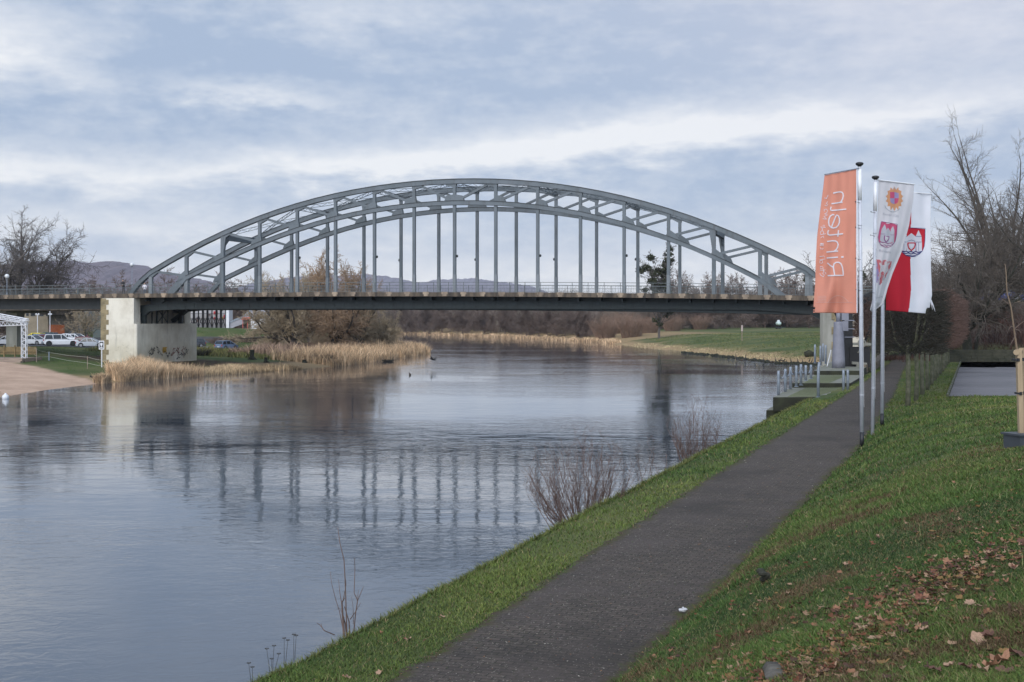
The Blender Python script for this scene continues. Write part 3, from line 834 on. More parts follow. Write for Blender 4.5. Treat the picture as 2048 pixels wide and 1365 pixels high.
mb = MB()
z = zb; k = 0
while z < 9.15:
    hh = .62; w = .20 if k % 2 else .13
    extr(mb, [(-9.12, -2.40), (-9.12+w+.02, -2.40), (-9.12+w+.02, -2.0), (-9.12, -2.0)], z+.015, min(9.15, z+hh)); z += hh; k += 1
mb.build('quoin', MT['quoin'], p)
# graffiti: painted strokes on the river face and on the near face
mb = MB(); rg = random.Random(11)
def gpt(s, z):
    """s runs along the face seen from the camera: 0..1.3 near face, then the river face"""
    if s < 0: return BP(-8.19+s/5, -2.365, z)
    return BP(-8.085, -1.6+s, z)
gl = [(2.0, 2.2, 0), (2.9, 2.7, 0), (4.2, 2.3, 0), (5.2, 2.4, 1), (6.3, 2.3, 0), (7.4, 2.2, 2), (8.6, 2.5, 2), (9.8, 2.6, 2), (10.5, 2.1, 0), (9.0, 1.9, 0)]
for s0, z0_, mi in gl:
    for q in range(5):
        pts = [gpt(s0+rg.uniform(-.45, .45), z0_+rg.uniform(-.3, .4))]
        for k in range(3):
            pts.append(pts[-1]+Vector((BNX*(q_:=rg.uniform(-.4, .4)), BNY*q_, rg.uniform(-.35, .35))))
        for a, c in zip(pts[:-1], pts[1:]):
            d = (c-a).normalized(); nrm = Vector((BDX, BDY, 0)); w = d.cross(nrm)*rg.uniform(.02, .06)
            mb.poly([a-w, c-w, c+w, a+w], mi)
for q in range(14):
    a = gpt(rg.uniform(-3.2, -.4), rg.uniform(2.6, 3.5)); c = a+Vector((BDX*rg.uniform(-.25, .25), BDY*rg.uniform(-.25, .25), rg.uniform(-.15, .15)))
    d = (c-a).normalized(); w = d.cross(Vector((BNX, BNY, 0)))*.018; mb.poly([a-w, c-w, c+w, a+w], 3)
for q in (0,):
    mb.poly([gpt(5.0, 2.3), gpt(5.9, 2.3), gpt(5.9, 3.0), gpt(5.0, 3.0)], 1)
mb.build('graffiti', [M('black_spray', (.03, .03, .032)), M('yellow_spray', (.5, .3, .05)), M('red_brown_spray', (.22, .09, .07)), M('faded_spray', (.34, .30, .25))], p)

p = tag(empty('bridge_pier', (0, 0, 0)), 'grey concrete bridge pier with mossy sandstone quoins behind the quay', 'bridge pier')
mb = MB(); extr(mb, [(8.28, -2.1), (8.34, -2.35), (8.58, -2.35), (8.58, 11.2), (8.34, 11.2), (8.28, 10.8)], -.5, 8.45); mb.build('nose_wall', MT['concrete'], p)
mb = MB(); extr(mb, [(8.58, -2.3), (9.2, -2.3), (9.2, 11.2), (8.58, 11.2)], -.5, 8.44); mb.build('rear_wall', MT['concrete'] if False else mg, p)
mb = MB(); z = -.5; k = 0
while z < 8.35:
    hh = .78; w = (-.03, .27) if k % 2 else (.02, .31)
    extr(mb, [(8.55+w[0], -2.46), (8.55+w[1], -2.46), (8.55+w[1], -2.3), (8.55+w[0], -2.3)], z+.02, min(8.4, z+hh)); z += hh; k += 1
mb.build('quoin', MT['quoin'], p)
p = tag(empty('bridge_pier', (0, 0, 0)), 'pale concrete support of the land span behind the parked cars', 'bridge pier')
mb = MB()
extr(mb, [(-12.75, 3.2), (-12.42, 3.2), (-12.42, 4.8), (-12.75, 4.8)], .5, 7.7)
mb.build('column', MT['concrete'], p)
mb = MB(); extr(mb, [(-13.0, -1.5), (-12.2, -1.5), (-12.2, 10.5), (-13.0, 10.5)], 7.7, 8.1) if False else extr(mb, [(-12.95, .3), (-12.3, .3), (-12.3, 8.9), (-12.95, 8.9)], 7.4, 7.78)
mb.build('cap_beam', MT['concrete'], p)
p = tag(empty('bridge_abutment', (0, 0, 0)), 'brown stone abutment carrying the road beyond the path underpass', 'abutment')
mb = MB(); extr(mb, [(10.75, -2.2), (11.4, -2.2), (11.4, 11), (10.75, 11)], 1.8, deck_z(11)-.55); mb.build('abutment_wall', MT['quoin'], p)

# lamps on the bridge
def globe_lamp(pxx, t, off, top, label):
    x = empty('street_lamp', BP(t, off, deck_z(t)-.02)); tag(x, label, 'street lamp', 'globe lamps on the bridge pavement')
    mb = MB(); mb.tube([(0, 0, 0), (0, 0, top)], [.05, .035], 8); mb.lathe((0, 0, 0), [(.09, 0), (.09, .3), (.05, .34)], 8); mb.build('pole', MT['galv'], x)
    mb = MB(); mb.ball((0, 0, top+.2), .29, 14, 10); mb.build('globe', M('opal_globe', (.62, .63, .64), .3), x, True)
    mb = MB(); mb.lathe((0, 0, top-.12), [(.05, 0), (.14, .06), (.12, .1)], 10); mb.build('collar', MT['galv'], x)
def t_of(px): return (px-1024-A_)/(B_-C_*(px-1024))
globe_lamp(35, -11.95, OF+.5, 2.25, 'white globe street lamp on the bridge in front of the oak crown')
globe_lamp(229, -9.9, 10.6, 4.1, 'taller white globe street lamp on the far pavement beside the person in black')
# ================================================================== FLAGS
def cloth_mat(name, c, c2=None):
    m, nt, b = new_mat(name)
    f = noisen(nt, 90, 2, .5); g = noisen(nt, 1.3, 4, .5)
    nt.links.new(mixc(nt, c, c2 or tuple(x*.88 for x in c), ramp(nt, g, .3, .7)), b.inputs['Base Color'])
    b.inputs['Roughness'].default_value = .9; b.inputs['Specular IOR Level'].default_value = .1
    bump(nt, b, f, .1, .002)
    tr = N(nt, 'ShaderNodeBsdfTranslucent'); tr.inputs[0].default_value = (c[0], c[1], c[2], 1)
    mx = N(nt, 'ShaderNodeMixShader'); mx.inputs[0].default_value = .35
    out = [n for n in nt.nodes if n.type == 'OUTPUT_MATERIAL'][0]
    nt.links.new(b.outputs[0], mx.inputs[1]); nt.links.new(tr.outputs[0], mx.inputs[2]); nt.links.new(mx.outputs[0], out.inputs[0])
    return m
ORANGE = cloth_mat('orange_cloth', (.80, .36, .26)); WHITE = cloth_mat('white_cloth', (.74, .72, .74)); RED = cloth_mat('red_cloth', (.60, .035, .055))
WHITE2 = cloth_mat('bright_white_cloth', (.80, .80, .84))
class Flag:
    """sheet whose outline is given by two edge curves (pole side, free side) at a distance Y0; folds give it depth"""
    def __init__(s, Y0, pole, free, fold):
        s.Y0 = Y0; s.pole = pole; s.free = free; s.fold = fold
    def edge(s, e, v):
        vs = [p[0] for p in e]
        return (float(np.interp(v, vs, [p[1] for p in e])), float(np.interp(v, vs, [p[2] for p in e])))
    def px(s, u, v):
        a = s.edge(s.pole, v); b = s.edge(s.free, v)
        return (a[0]+(b[0]-a[0])*u, a[1]+(b[1]-a[1])*u)
    def uv(s, px, py):
        u, v = .5, .5
        for _ in range(12):
            a = s.edge(s.pole, v); b = s.edge(s.free, v)
            u = (px-a[0])/(b[0]-a[0])
            y = a[1]+(b[1]-a[1])*u
            v += (py-y)/ (s.pole[-1][2]-s.pole[0][2])
            v = min(1.05, max(-.05, v))
        return u, v
    def at(s, px, py, lift=0.0):
        u, v = s.uv(px, py)
        return W(px, py, s.Y0+s.fold(u, v)-lift*1.3)
    def sheet(s, name, mat_fn, parent, nu=100, nv=130, mats=None, cut=None):
        V = []; Fq = []; mi = []
        for j in range(nv+1):
            for i in range(nu+1):
                u, v = i/nu, j/nv
                p = s.px(u, v)
                V.append(W(p[0], p[1], s.Y0+s.fold(u, v)))
        for j in range(nv):
            for i in range(nu):
                u, v = (i+.5)/nu, (j+.5)/nv
                if cut and cut(u, v): continue
                Fq.append((j*(nu+1)+i, j*(nu+1)+i+1, (j+1)*(nu+1)+i+1, (j+1)*(nu+1)+i)); mi.append(mat_fn(u, v))
        o = np_mesh(name, np.array([tuple(v) for v in V]), [Fq], mats, parent, smooth=True, mi=mi)
        md = o.modifiers.new('thickness', 'SOLIDIFY'); md.thickness = .003
        return o
    def stroke(s, mb, pts, w, lift=.016, mi=0):
        """ribbon along photo-pixel points, w in pixels"""
        if len(pts) < 2: return
        fine_ = []
        for a, b in zip(pts[:-1], pts[1:]):
            n = max(1, int(hypot(b[0]-a[0], b[1]-a[1])/3))
            for k in range(n): fine_.append((a[0]+(b[0]-a[0])*k/n, a[1]+(b[1]-a[1])*k/n))
        fine_.append(pts[-1]); L = []
        for i, p in enumerate(fine_):
            a = fine_[max(0, i-1)]; b = fine_[min(len(fine_)-1, i+1)]
            dx, dy = b[0]-a[0], b[1]-a[1]; l = hypot(dx, dy) or 1
            nx, ny = -dy/l*w/2, dx/l*w/2
            L.append((s.at(p[0]+nx, p[1]+ny, lift), s.at(p[0]-nx, p[1]-ny, lift)))
        for a, b in zip(L[:-1], L[1:]): mb.poly([a[0], a[1], b[1], b[0]], mi)
    def fill(s, mb, pts, lift=.010, mi=0, step=2.5):
        """filled outline, cut into a fine grid so that it follows the folds"""
        P = np.array(pts); x0, y0 = P.min(0); x1, y1 = P.max(0)
        ys = list(np.arange(y0, y1, step))+[y1]
        n = len(pts)
        for ya, yb in zip(ys[:-1], ys[1:]):
            def spans(y):
                xs = []
                for i in range(n):
                    (ax, ay), (bx, by) = pts[i], pts[(i+1) % n]
                    if (ay > y) != (by > y): xs.append(ax+(y-ay)/(by-ay)*(bx-ax))
                return sorted(xs)
            e = (yb-ya)*.002
            sa, sb = spans(ya+e), spans(yb-e)
            if len(sa) != len(sb):
                sm = spans((ya+yb)/2); sa = sm if len(sa) != len(sm) else sa; sb = sm if len(sb) != len(sm) else sb
            for k in range(0, len(sa)-1, 2):
                a0, a1, b0, b1 = sa[k], sa[k+1], sb[k], sb[k+1]
                m = max(1, int(max(a1-a0, b1-b0)/2.5))
                for q in range(m):
                    f, g = q/m, (q+1)/m
                    mb.poly([s.at(a0+(a1-a0)*f, ya, lift), s.at(a0+(a1-a0)*g, ya, lift), s.at(b0+(b1-b0)*g, yb, lift), s.at(b0+(b1-b0)*f, yb, lift)], mi)

def flagpole(base_px, base_py, Y, top_px, top_py, label, foot=True):
    g = W(base_px, base_py, Y)
    g.z = tz(g.x, g.y)
    tp = W(top_px, top_py, Y)
    o = tag(empty('flagpole', g), label, 'flagpole', 'white flagpoles beside the path')
    hgt = tp.z-g.z; lean = tp.x-g.x
    def P(z): return (lean*z/hgt, 0, z)
    mb = MB(); mb.tube([P(.42 if foot else -.05), P(hgt*.5), P(hgt-.1)], [.062, .056, .046], 14)
    for f in (.18, .46, .62, .78): 
        q = P(hgt*f); mb.lathe(q, [(.064, -.012), (.066, 0), (.064, .012)], 14)
    mb.build('shaft', MT['pole'], o, True)
    if foot:
        mb = MB(); mb.tube([(0, 0, -.1), P(.43)], [.066, .066], 14); mb.build('foot_sleeve', MT['black'], o, True)
    mb = MB(); q = P(hgt-.12); mb.lathe(q, [(.05, 0), (.055, .02), (.10, .045), (.125, .085), (.11, .12), (.05, .14)], 16); mb.build('cap', MT['black'], o, True)
    for f in (.55, .66, .77, .86):
        q = P(hgt*f); mb = MB(); mb.beam((q[0]-.16, -.02, q[2]+.02), (q[0], -.05, q[2]-.02), .012, .012); mb.ball((q[0]-.14, -.02, q[2]+.02), .018, 6, 4); mb.build('clip', MT['black'], o)
    mb = MB(); mb.tube([(P(hgt-.3)[0]+.055, -.03, hgt-.3), (P(hgt*.5)[0]+.06, -.03, hgt*.5), (P(1.2)[0]+.063, -.03, 1.2)], .004, 4); mb.build('halyard', MT['white_paint'], o)
    mb = MB(); q1, q2 = P(hgt-.2), P(hgt-1.15); mb.tube([q2, q1], [.062, .062], 14); mb.build('head_sleeve', MT['white_paint'], o, True)
    return o, g
YP1 = float(np.interp(1723, (_xr/_Yr)[1:-1]*F+1024, _Yr[1:-1])) if False else 38.5
flagpole(1724, 893, 38.5, 1719, 326, 'tall white flagpole with black foot carrying the orange banner')
flagpole(1745, 870, 41.5, 1751, 353, 'white flagpole between the other two, carrying the banner with three crests', foot=False)
flagpole(1764, 851, 44.5, 1766, 380, 'white flagpole behind the other two, carrying the red and white banner')

# --- orange banner
f1 = Flag(38.5, [(0, 1713, 339), (.5, 1712, 480), (.85, 1713, 585), (1, 1714, 627)],
          [(0, 1649, 351), (.08, 1646.5, 375), (.25, 1640.5, 420), (.45, 1634, 475), (.62, 1631.5, 522), (.78, 1630.5, 565), (.9, 1628, 597), (1, 1626, 626)],
          lambda u, v: u*.75+.035*sin(7*u+5.0*v)*(.3+v)*u+.09*v*sin(13*u-6*v+1.0)*min(1, 2.5*u)*min(1, 2.5*(1.05-u))+.12*v*v*sin(4*u+11*(v-u))+.010*sin(23*u+4*v)*min(1, 3*u))
o = tag(empty('banner', f1.at(1713, 339)), 'tall orange banner with white town lettering hanging from the flagpole nearest the camera', 'banner', 'town banners on the flagpoles')
o.location = (0, 0, 0)
rj = random.Random(3); jag = [rj.random() for _ in range(40)]
f1.sheet('cloth', lambda u, v: 0, o, mats=[ORANGE], cut=lambda u, v: v > .965 and u > .955 and jag[int(v*400) % 40] > .45)
mb = MB(); mb.tube([f1.at(1718, 337, .02), f1.at(1649, 349.5, .02)], .016, 8); mb.build('crossbar', MT['galv'], o)
mb = MB(); mb.beam(f1.at(1713.5, 341), f1.at(1714, 626), .03, .012); mb.build('hem', WHITE2, o)
mb = MB()
Z7 = lambda pts, ox=1630, oy=340, s=100/853: [(ox+a*s, oy+b*s) for a, b in pts]
Zb = lambda pts: Z7(pts, 1630, 480)
w = 2.6
f1.stroke(mb, Z7([(310, 400), (380, 383), (430, 377), (462, 385), (478, 408), (482, 445), (470, 500), (445, 545), (425, 562)]), w)     # n
f1.stroke(mb, Z7([(280, 580), (470, 552)]), w)
f1.stroke(mb, Z7([(278, 630), (265, 665), (272, 692), (300, 694), (535, 672)]), w)                                                       # l
f1.stroke(mb, Z7([(330, 770), (300, 765), (262, 790), (238, 840), (232, 895), (242, 950), (275, 985), (315, 995), (360, 985), (395, 950), (415, 900), (418, 840), (402, 790), (372, 770), (352, 800), (280, 980)]), w)  # e
f1.stroke(mb, Z7([(232, 1030), (218, 1065), (222, 1105), (250, 1115), (480, 1092)]), w); f1.stroke(mb, Z7([(402, 1030), (390, 1140)]), w)   # t
f1.stroke(mb, Zb([(205, 30), (290, 18), (345, 20), (380, 40), (395, 80), (385, 130), (360, 170), (330, 195)]), w); f1.stroke(mb, Zb([(195, 210), (395, 192)]), w)
f1.stroke(mb, Zb([(198, 312), (393, 296)]), w); f1.stroke(mb, Zb([(445, 295), (488, 293)]), w*1.25)                                        # i
f1.stroke(mb, Zb([(215, 612), (482, 606), (480, 540), (465, 460), (440, 405), (405, 385), (360, 385), (325, 410), (312, 460), (335, 600)]), w)   # R
f1.stroke(mb, Zb([(312, 470), (262, 440), (210, 395)]), w*.9)
mb.build('lettering', WHITE2, o)
mb = MB(); w = 1.05
for st in ([(82, 572), (95, 605), (145, 632), (160, 600), (130, 575), (150, 545), (180, 560), (186, 590)], [(82, 520), (150, 520), (178, 512)], [(140, 500), (148, 545)],
           [(85, 495), (140, 490), (130, 460), (95, 455), (85, 475)], [(85, 400), (80, 370), (105, 350), (130, 360), (128, 395), (95, 405)], [(80, 345), (175, 328)], [(80, 290), (150, 275), (165, 300)],
           [(90, 130), (95, 155), (130, 160), (140, 140)], [(85, 90), (145, 60)], [(90, 60), (140, 95)]):
    f1.stroke(mb, Zb(st), w)
for st in ([(85, 1290), (140, 1300), (145, 1260), (95, 1255)], [(95, 1165), (140, 1130), (150, 1165)], [(90, 1110), (185, 1092)], [(95, 1095), (92, 1060), (120, 1040), (148, 1060), (140, 1095)],
           [(120, 1040), (130, 1000), (105, 990)], [(95, 975), (180, 985)], [(150, 985), (160, 945), (130, 950)],
           [(130, 835), (205, 845), (150, 800), (215, 770), (160, 750), (210, 735)], [(160, 710), (155, 680), (190, 670), (215, 700), (200, 730)], [(165, 600), (200, 620), (220, 580)], [(190, 585), (215, 540)],
           [(160, 480), (205, 492)], [(195, 490), (225, 430)]):
    f1.stroke(mb, Z7(st), w)
mb.build('small_lettering', WHITE2, o)
mb = MB(); PALE = cloth_mat('pale_print', (.78, .50, .42))
f1.stroke(mb, Zb([(15, 1068), (560, 1070), (640, 1066)]), .7)
arc = [(225+i/16*350, 1062-110*sin(pi*min(1, i/16*1.02))**.8) for i in range(17)]
f1.stroke(mb, Zb(arc), .9)
for i in range(2, 16): f1.stroke(mb, Zb([arc[i], (arc[i][0], 1068)]), .4)
for a in range(60, 190, 16): f1.stroke(mb, Zb([(a, 1062), (a, 960 if a % 32 else 935)]), .55)
for b_ in (960, 990, 1020): f1.stroke(mb, Zb([(60, b_), (180, b_)]), .5)
for i in range(3): f1.stroke(mb, Zb([(40, 950+i*40), (40, 900+i*40)]), .4)
mb.build('skyline_print', PALE, o)

# --- white banner with three crests (twisted, so that it narrows towards the bottom)
f2 = Flag(41.5, [(0, 1757.5, 361), (.35, 1754, 452), (.7, 1752, 545), (.85, 1747, 590), (1, 1740, 621)],
          [(0, 1828, 369), (.12, 1826, 400), (.3, 1818, 452), (.5, 1803, 505), (.7, 1785, 548), (.8, 1775, 578), (.92, 1767, 608), (1, 1745, 625)],
          lambda u, v: .10+u*(.55-.2*v)+.08*sin(6*u+4*v)*v+.25*v*u*u+.03*sin(15*u+3*v)*v+.009*sin(26*u+6*v))
o = tag(empty('banner'), 'white banner with three coloured crests and grey writing, twisted narrow towards its bottom', 'banner', 'town banners on the flagpoles')
f2.sheet('cloth', lambda u, v: 0, o, mats=[WHITE])
mb = MB(); mb.tube([f2.at(1754, 360, .02), f2.at(1829.5, 369, .02)], .02, 8); mb.build('crossbar', MT['white_paint'], o)
PINK = cloth_mat('faded_red_print', (.62, .12, .22)); VIO = cloth_mat('violet_print', (.38, .33, .55)); GOLD = cloth_mat('gold_print', (.70, .36, .20)); GREY = cloth_mat('grey_print', (.45, .46, .50))
NAVY = cloth_mat('navy_print', (.05, .06, .20)); LGREY = cloth_mat('light_grey_print', (.56, .58, .63)); PURP = cloth_mat('purple_line_print', (.34, .14, .30))
def zz(ox, oy, s): return lambda pts: [(ox+a*s, oy+b*s) for a, b in pts]
za = zz(1745, 350, 100/1365.)
mb = MB()
star = []
for k in range(28):
    a = 2*pi*k/28; r = 1.28 if k % 2 == 0 else .98
    star.append((600+195*r*sin(a), 650-270*r*cos(a)*.98))
f2.fill(mb, za(star), .006, 2)
f2.fill(mb, za([(478, 470), (600, 470), (600, 640), (478, 640)]), .010, 0); f2.fill(mb, za([(600, 470), (715, 480), (715, 640), (600, 640)]), .010, 1)
f2.fill(mb, za([(478, 640), (600, 640), (600, 800), (540, 795), (490, 740)]), .010, 1); f2.fill(mb, za([(600, 640), (715, 640), (705, 730), (660, 790), (600, 800)]), .010, 0)
f2.stroke(mb, za([(335, 840), (365, 905), (450, 980), (540, 1015), (620, 1005), (700, 970), (740, 915)]), 1.4, .012, 3)
f2.stroke(mb, za([(600, 345), (610, 385)]), 1.6, .012, 3)
mb.build('crest', [PINK, VIO, GOLD, GREY], o)
def text_on(flag, s, x0, y0, x1, y1, h, mb, lift=.012, mi=0, mirror=False, slant=0):
    """word set along the line (x0,y0)-(x1,y1) in photo pixels, cap height h"""
    cu = bpy.data.curves.new('word', 'FONT'); cu.body = s; cu.size = 1.0; cu.resolution_u = 2
    ob = bpy.data.objects.new('word', cu); COL.objects.link(ob)
    me = bpy.data.meshes.new_from_object(ob.evaluated_get(bpy.context.evaluated_depsgraph_get()))
    xs = [v.co.x for v in me.vertices]; a, b2 = min(xs), max(xs)
    L = hypot(x1-x0, y1-y0); ux, uy = (x1-x0)/L, (y1-y0)/L
    for p in me.polygons:
        pts = []
        for vi in p.vertices:
            c = me.vertices[vi].co; f = (c.x-a)/(b2-a)
            if mirror: f = 1-f
            q = c.y/.7*h
            pts.append(flag.at(x0+ux*L*f+uy*q, y0+uy*L*f-ux*q, lift))
        mb.poly(pts, mi)
    bpy.data.objects.remove(ob); bpy.data.curves.remove(cu); bpy.data.meshes.remove(me)
mb = MB()
text_on(f2, 'Kendal (GB)', 1766, 430, 1797, 435, 4.6, mb)
text_on(f2, 'Rinteln', 1758, 503.5, 1781.5, 507.5, 5.0, mb)
text_on(f2, 'Slawno (PL)', 1751.5, 598, 1766, 595, 3.2, mb)
mb.build('lettering', GREY, o)
def arms(flag, mb, z, shield, towers, gate, inner, waves, base, field, stone, line, blue, small):
    flag.fill(mb, z(shield), .006, field); 
    flag.fill(mb, z(base), .008, 6)
    for t in towers: flag.fill(mb, z(t), .010, stone)
    flag.fill(mb, z(gate), .012, stone)
    for s in inner: flag.fill(mb, z(s[0]), s[1], s[2])
    for s in waves: flag.stroke(mb, z(s[0]), s[1], .016, blue)
    for s in small: flag.stroke(mb, z(s[0]), s[1], .018, s[2])
    flag.stroke(mb, z(shield+[shield[0]]), 1.0, .014, line)
zc = zz(1740, 430, 130/1365.)
mb = MB()
arms(f2, mb, zc, [(240, 140), (575, 200), (560, 420), (530, 560), (470, 640), (390, 685), (310, 680), (235, 640), (185, 560), (172, 470), (195, 340)],
     [[(250, 290), (310, 200), (345, 290), (330, 400), (315, 585), (205, 560), (225, 400)], [(435, 310), (485, 235), (515, 330), (505, 600), (420, 595), (430, 420)]],
     [(305, 400), (330, 340), (380, 270), (430, 350), (440, 430), (430, 595), (290, 580)],
     [([(300, 430), (410, 440), (405, 500), (380, 550), (340, 585), (300, 540), (285, 500)], .016, 3), ([(318, 448), (392, 455), (388, 500), (345, 560), (312, 520)], .020, 6)],
     [([(200, 575), (240, 575), (280, 590), (330, 580), (370, 610), (420, 595), (460, 620), (510, 600)], 1.3), ([(215, 620), (260, 640), (310, 630), (350, 655), (400, 640), (450, 660)], 1.2)],
     [(190, 565), (525, 590), (470, 640), (390, 685), (310, 680), (235, 640)], 0, 4, 3, 5, [([(222, 400), (325, 405)], .7, 3), ([(430, 420), (505, 425)], .7, 3)])
mb.build('town_arms', [PINK, VIO, GOLD, PURP, LGREY, PURP, WHITE], o)
ze = zz(1735, 500, 100/975.)
mb = MB()
f2.fill(mb, ze([(165, 178), (475, 212), (455, 330), (400, 420), (330, 590), (240, 690), (160, 625)]), .006, 0)
f2.fill(mb, ze([(165, 178), (190, 260), (210, 380), (240, 560), (240, 690), (160, 625)]), .008, 1)
f2.fill(mb, ze([(255, 240), (275, 310), (330, 300), (330, 240), (375, 225), (395, 265), (450, 230), (400, 330), (410, 400), (350, 470), (300, 420), (215, 470), (270, 390), (245, 310), (225, 260)]), .011, 2)
for k in range(4): f2.stroke(mb, ze([(275, 500+k*26), (335, 510+k*26)]), .9, .014, 3)
for k in range(5): f2.stroke(mb, ze([(380+k*14, 470-k*30), (400+k*14, 460-k*30)]), .9, .014, 3)
mb.build('griffin_shield', [cloth_mat('salmon_print', (.66, .20, .22)), VIO, WHITE, GREY], o)

# --- red and white banner
f3 = Flag(44.5, [(0, 1768, 381), (.5, 1768, 500), (.8, 1772, 570), (1, 1772, 621)], [(0, 1862, 388), (.3, 1861, 460), (.6, 1862, 535), (.85, 1864, 590), (1, 1857, 628)],
          lambda u, v: .10+u*.55+.07*sin(9*u+3*v)*min(1, 3*u)+.010*sin(24*u-3*v)*min(1, 3*u)+.16*v*v*sin(7*(1-u)+7*(v))*(1-.7*u))
o = tag(empty('banner'), 'red and white banner with castle town arms hanging from the flagpole behind the others', 'banner', 'town banners on the flagpoles')
sp3 = lambda v: .6-.07*v
f3.sheet('cloth', lambda u, v: 0 if u < .595-.065*v else 1, o, nu=110, nv=130, mats=[RED, WHITE2], cut=lambda u, v: v > .95 and u > .93 and v+.5*(u-.93) > .965)
mb = MB(); mb.tube([f3.at(1770, 381, .02), f3.at(1863, 388, .02)], .018, 8); mb.build('crossbar', MT['white_paint'], o)
mb = MB()
for dx, l in ((0, 18), (3, 22), (-4, 10)):
    a = f3.at(1861+dx*.4, 600); mb.tube([a, W(1863+dx, 600+l*.5, a.y), W(1865+dx*1.8, 602+l, a.y+.05)], [.012, .022, .004], 5)
mb.build('torn_strip', WHITE2, o)
mb = MB(); zf = zc
arms(f3, mb, zf, [(640, 290), (860, 275), (1158, 285), (1155, 520), (1140, 660), (1100, 760), (1030, 830), (940, 875), (860, 880), (770, 860), (690, 800), (650, 720), (630, 560)],
     [[(668, 455), (725, 350), (782, 455), (775, 580), (760, 770), (655, 765), (650, 570), (668, 570)], [(960, 455), (1018, 320), (1082, 455), (1085, 570), (1092, 575), (1092, 770), (975, 770), (965, 575)]],
     [(750, 520), (780, 455), (870, 385), (960, 455), (985, 530), (965, 770), (770, 770), (760, 560)],
     [([(785, 580), (955, 580), (958, 640), (935, 710), (868, 765), (805, 710), (783, 640)], .016, 0), ([(812, 605), (935, 605), (935, 640), (915, 690), (868, 735), (822, 690), (810, 640)], .020, 4),
      ([(845, 615), (895, 615), (905, 660), (868, 715), (832, 660)], .024, 6)],
     [([(675, 770), (720, 775), (760, 765), (810, 785), (860, 770), (910, 790), (960, 770), (1010, 790), (1095, 770)], 2.0), ([(700, 800), (760, 815), (800, 800), (860, 825), (920, 805), (980, 830), (1060, 800)], 1.8), ([(760, 850), (820, 850), (880, 865), (960, 855)], 1.6)],
     [(650, 765), (1098, 765), (1030, 830), (940, 875), (860, 880), (770, 860), (690, 800)], 0, 4, 3, 5,
     [([(668, 455), (782, 455)], .7, 3), ([(655, 572), (770, 572)], .8, 3), ([(960, 455), (1082, 455)], .7, 3), ([(965, 572), (1085, 572)], .8, 3), ([(715, 580), (712, 765)], .6, 3), ([(1022, 580), (1022, 765)], .6, 3), ([(965, 580), (965, 765)], .9, 3), ([(785, 560), (870, 530), (955, 560)], .8, 3)])
mb.build('town_arms', [RED, VIO, GOLD, NAVY, cloth_mat('stone_white_print', (.74, .76, .82)), NAVY, WHITE2], o)

# ================================================================== QUAY
quay = tag(empty('landing_stage'), 'stepped mossy stone landing stage with slab top beside the path', 'landing stage')
mb = MB(); mt = MB()
def QP(px, py, z=2.55): Y = F*(H-z)/(py-YH); return Vector(((px-1024)/F*Y, Y, z))
# three levels, each a little higher than the one in front
lv = [(2.45, [(1546, 794), (1637, 797), (1700, 783), (1732, 775), (1590, 777), (1575, 782)]),]
def slab(pts, z0, z1, mside=0, mtop=1):
    n = len(pts); lo = [Vector((p.x, p.y, z0)) for p in pts]; hi = [Vector((p.x, p.y, z1)) for p in pts]
    c = sum(hi, Vector())/n
    inn = [h+(c-h).normalized()*.05+Vector((0, 0, .03)) for h in hi]
    for k in range(n):
        mb.poly([lo[k], lo[(k+1) % n], hi[(k+1) % n], hi[k]], mside); mb.poly([hi[k], hi[(k+1) % n], inn[(k+1) % n], inn[k]], mside)
    mb.poly(inn, mtop)
Y0q = F*(H-2.45)/(796-YH)
def qx(px, Y): return (px-1024)/F*Y
Ya, Yb, Yc, Yd = 64.9, 74.0, 85.0, 112.0
xa0, xb0 = qx(1546, Ya), qx(1581, Yb)
slope = (xb0-xa0)/(Yb-Ya)
def qe(Y): return xa0+slope*(Y-Ya)
def qr(Y): return float(path_l(Y))-.15
slab([Vector((qe(Ya), Ya, 0)), Vector((qr(Ya)-.9, Ya+.3, 0)), Vector((qr(Yb)-.3, Yb, 0)), Vector((qe(Yb), Yb, 0))], 1.75, 2.45)
slab([Vector((qe(Yb)+.1, Yb+.01, 0)), Vector((qr(Yb)-.3, Yb+.01, 0)), Vector((qr(Yc)-.3, Yc, 0)), Vector((qe(Yc)+.1, Yc, 0))], 1.2, 2.72)
slab([Vector((qe(Yc)+.5, Yc+.01, 0)), Vector((qr(Yc)-.6, Yc+.01, 0)), Vector((qr(Yd)-.5, Yd, 0)), Vector((qe(Yd)+.4, Yd, 0))], -.5, 3.0)
slab([Vector((qe(Ya)-.25, Ya+.5, 0)), Vector((qr(Ya)-1.6, Ya+.5, 0)), Vector((qr(Yd)-1, Yd, 0)), Vector((qe(Yd)-.2, Yd, 0))], -1.0, 1.74)
mb.build('masonry', [MT['stone_moss'], MT['quay_top']], quay)
mb = MB(); rg = random.Random(2)
for k in range(17):                                # ribbed slabs
    f = k/16; a = Vector((qe(Ya)+.9+(qr(Ya)-1.3-qe(Ya)-.9)*f, Ya+.45, 2.487)); c = Vector((qe(Yb)+.9+(qr(Yb)-.8-qe(Yb)-.9)*f, Yb-.25, 2.487))
    mb.beam(a, c, .07, .02)
    a = Vector((a.x+slope*9.2, Yb+.3, 2.757)); c = Vector((c.x+slope*10, Yc-.3, 2.757)); mb.beam(a, c, .07, .02)
mb.build('ribbed_paving', M('moss_ribs', (.16, .17, .085), .95, (.10, .115, .05), 5), quay)
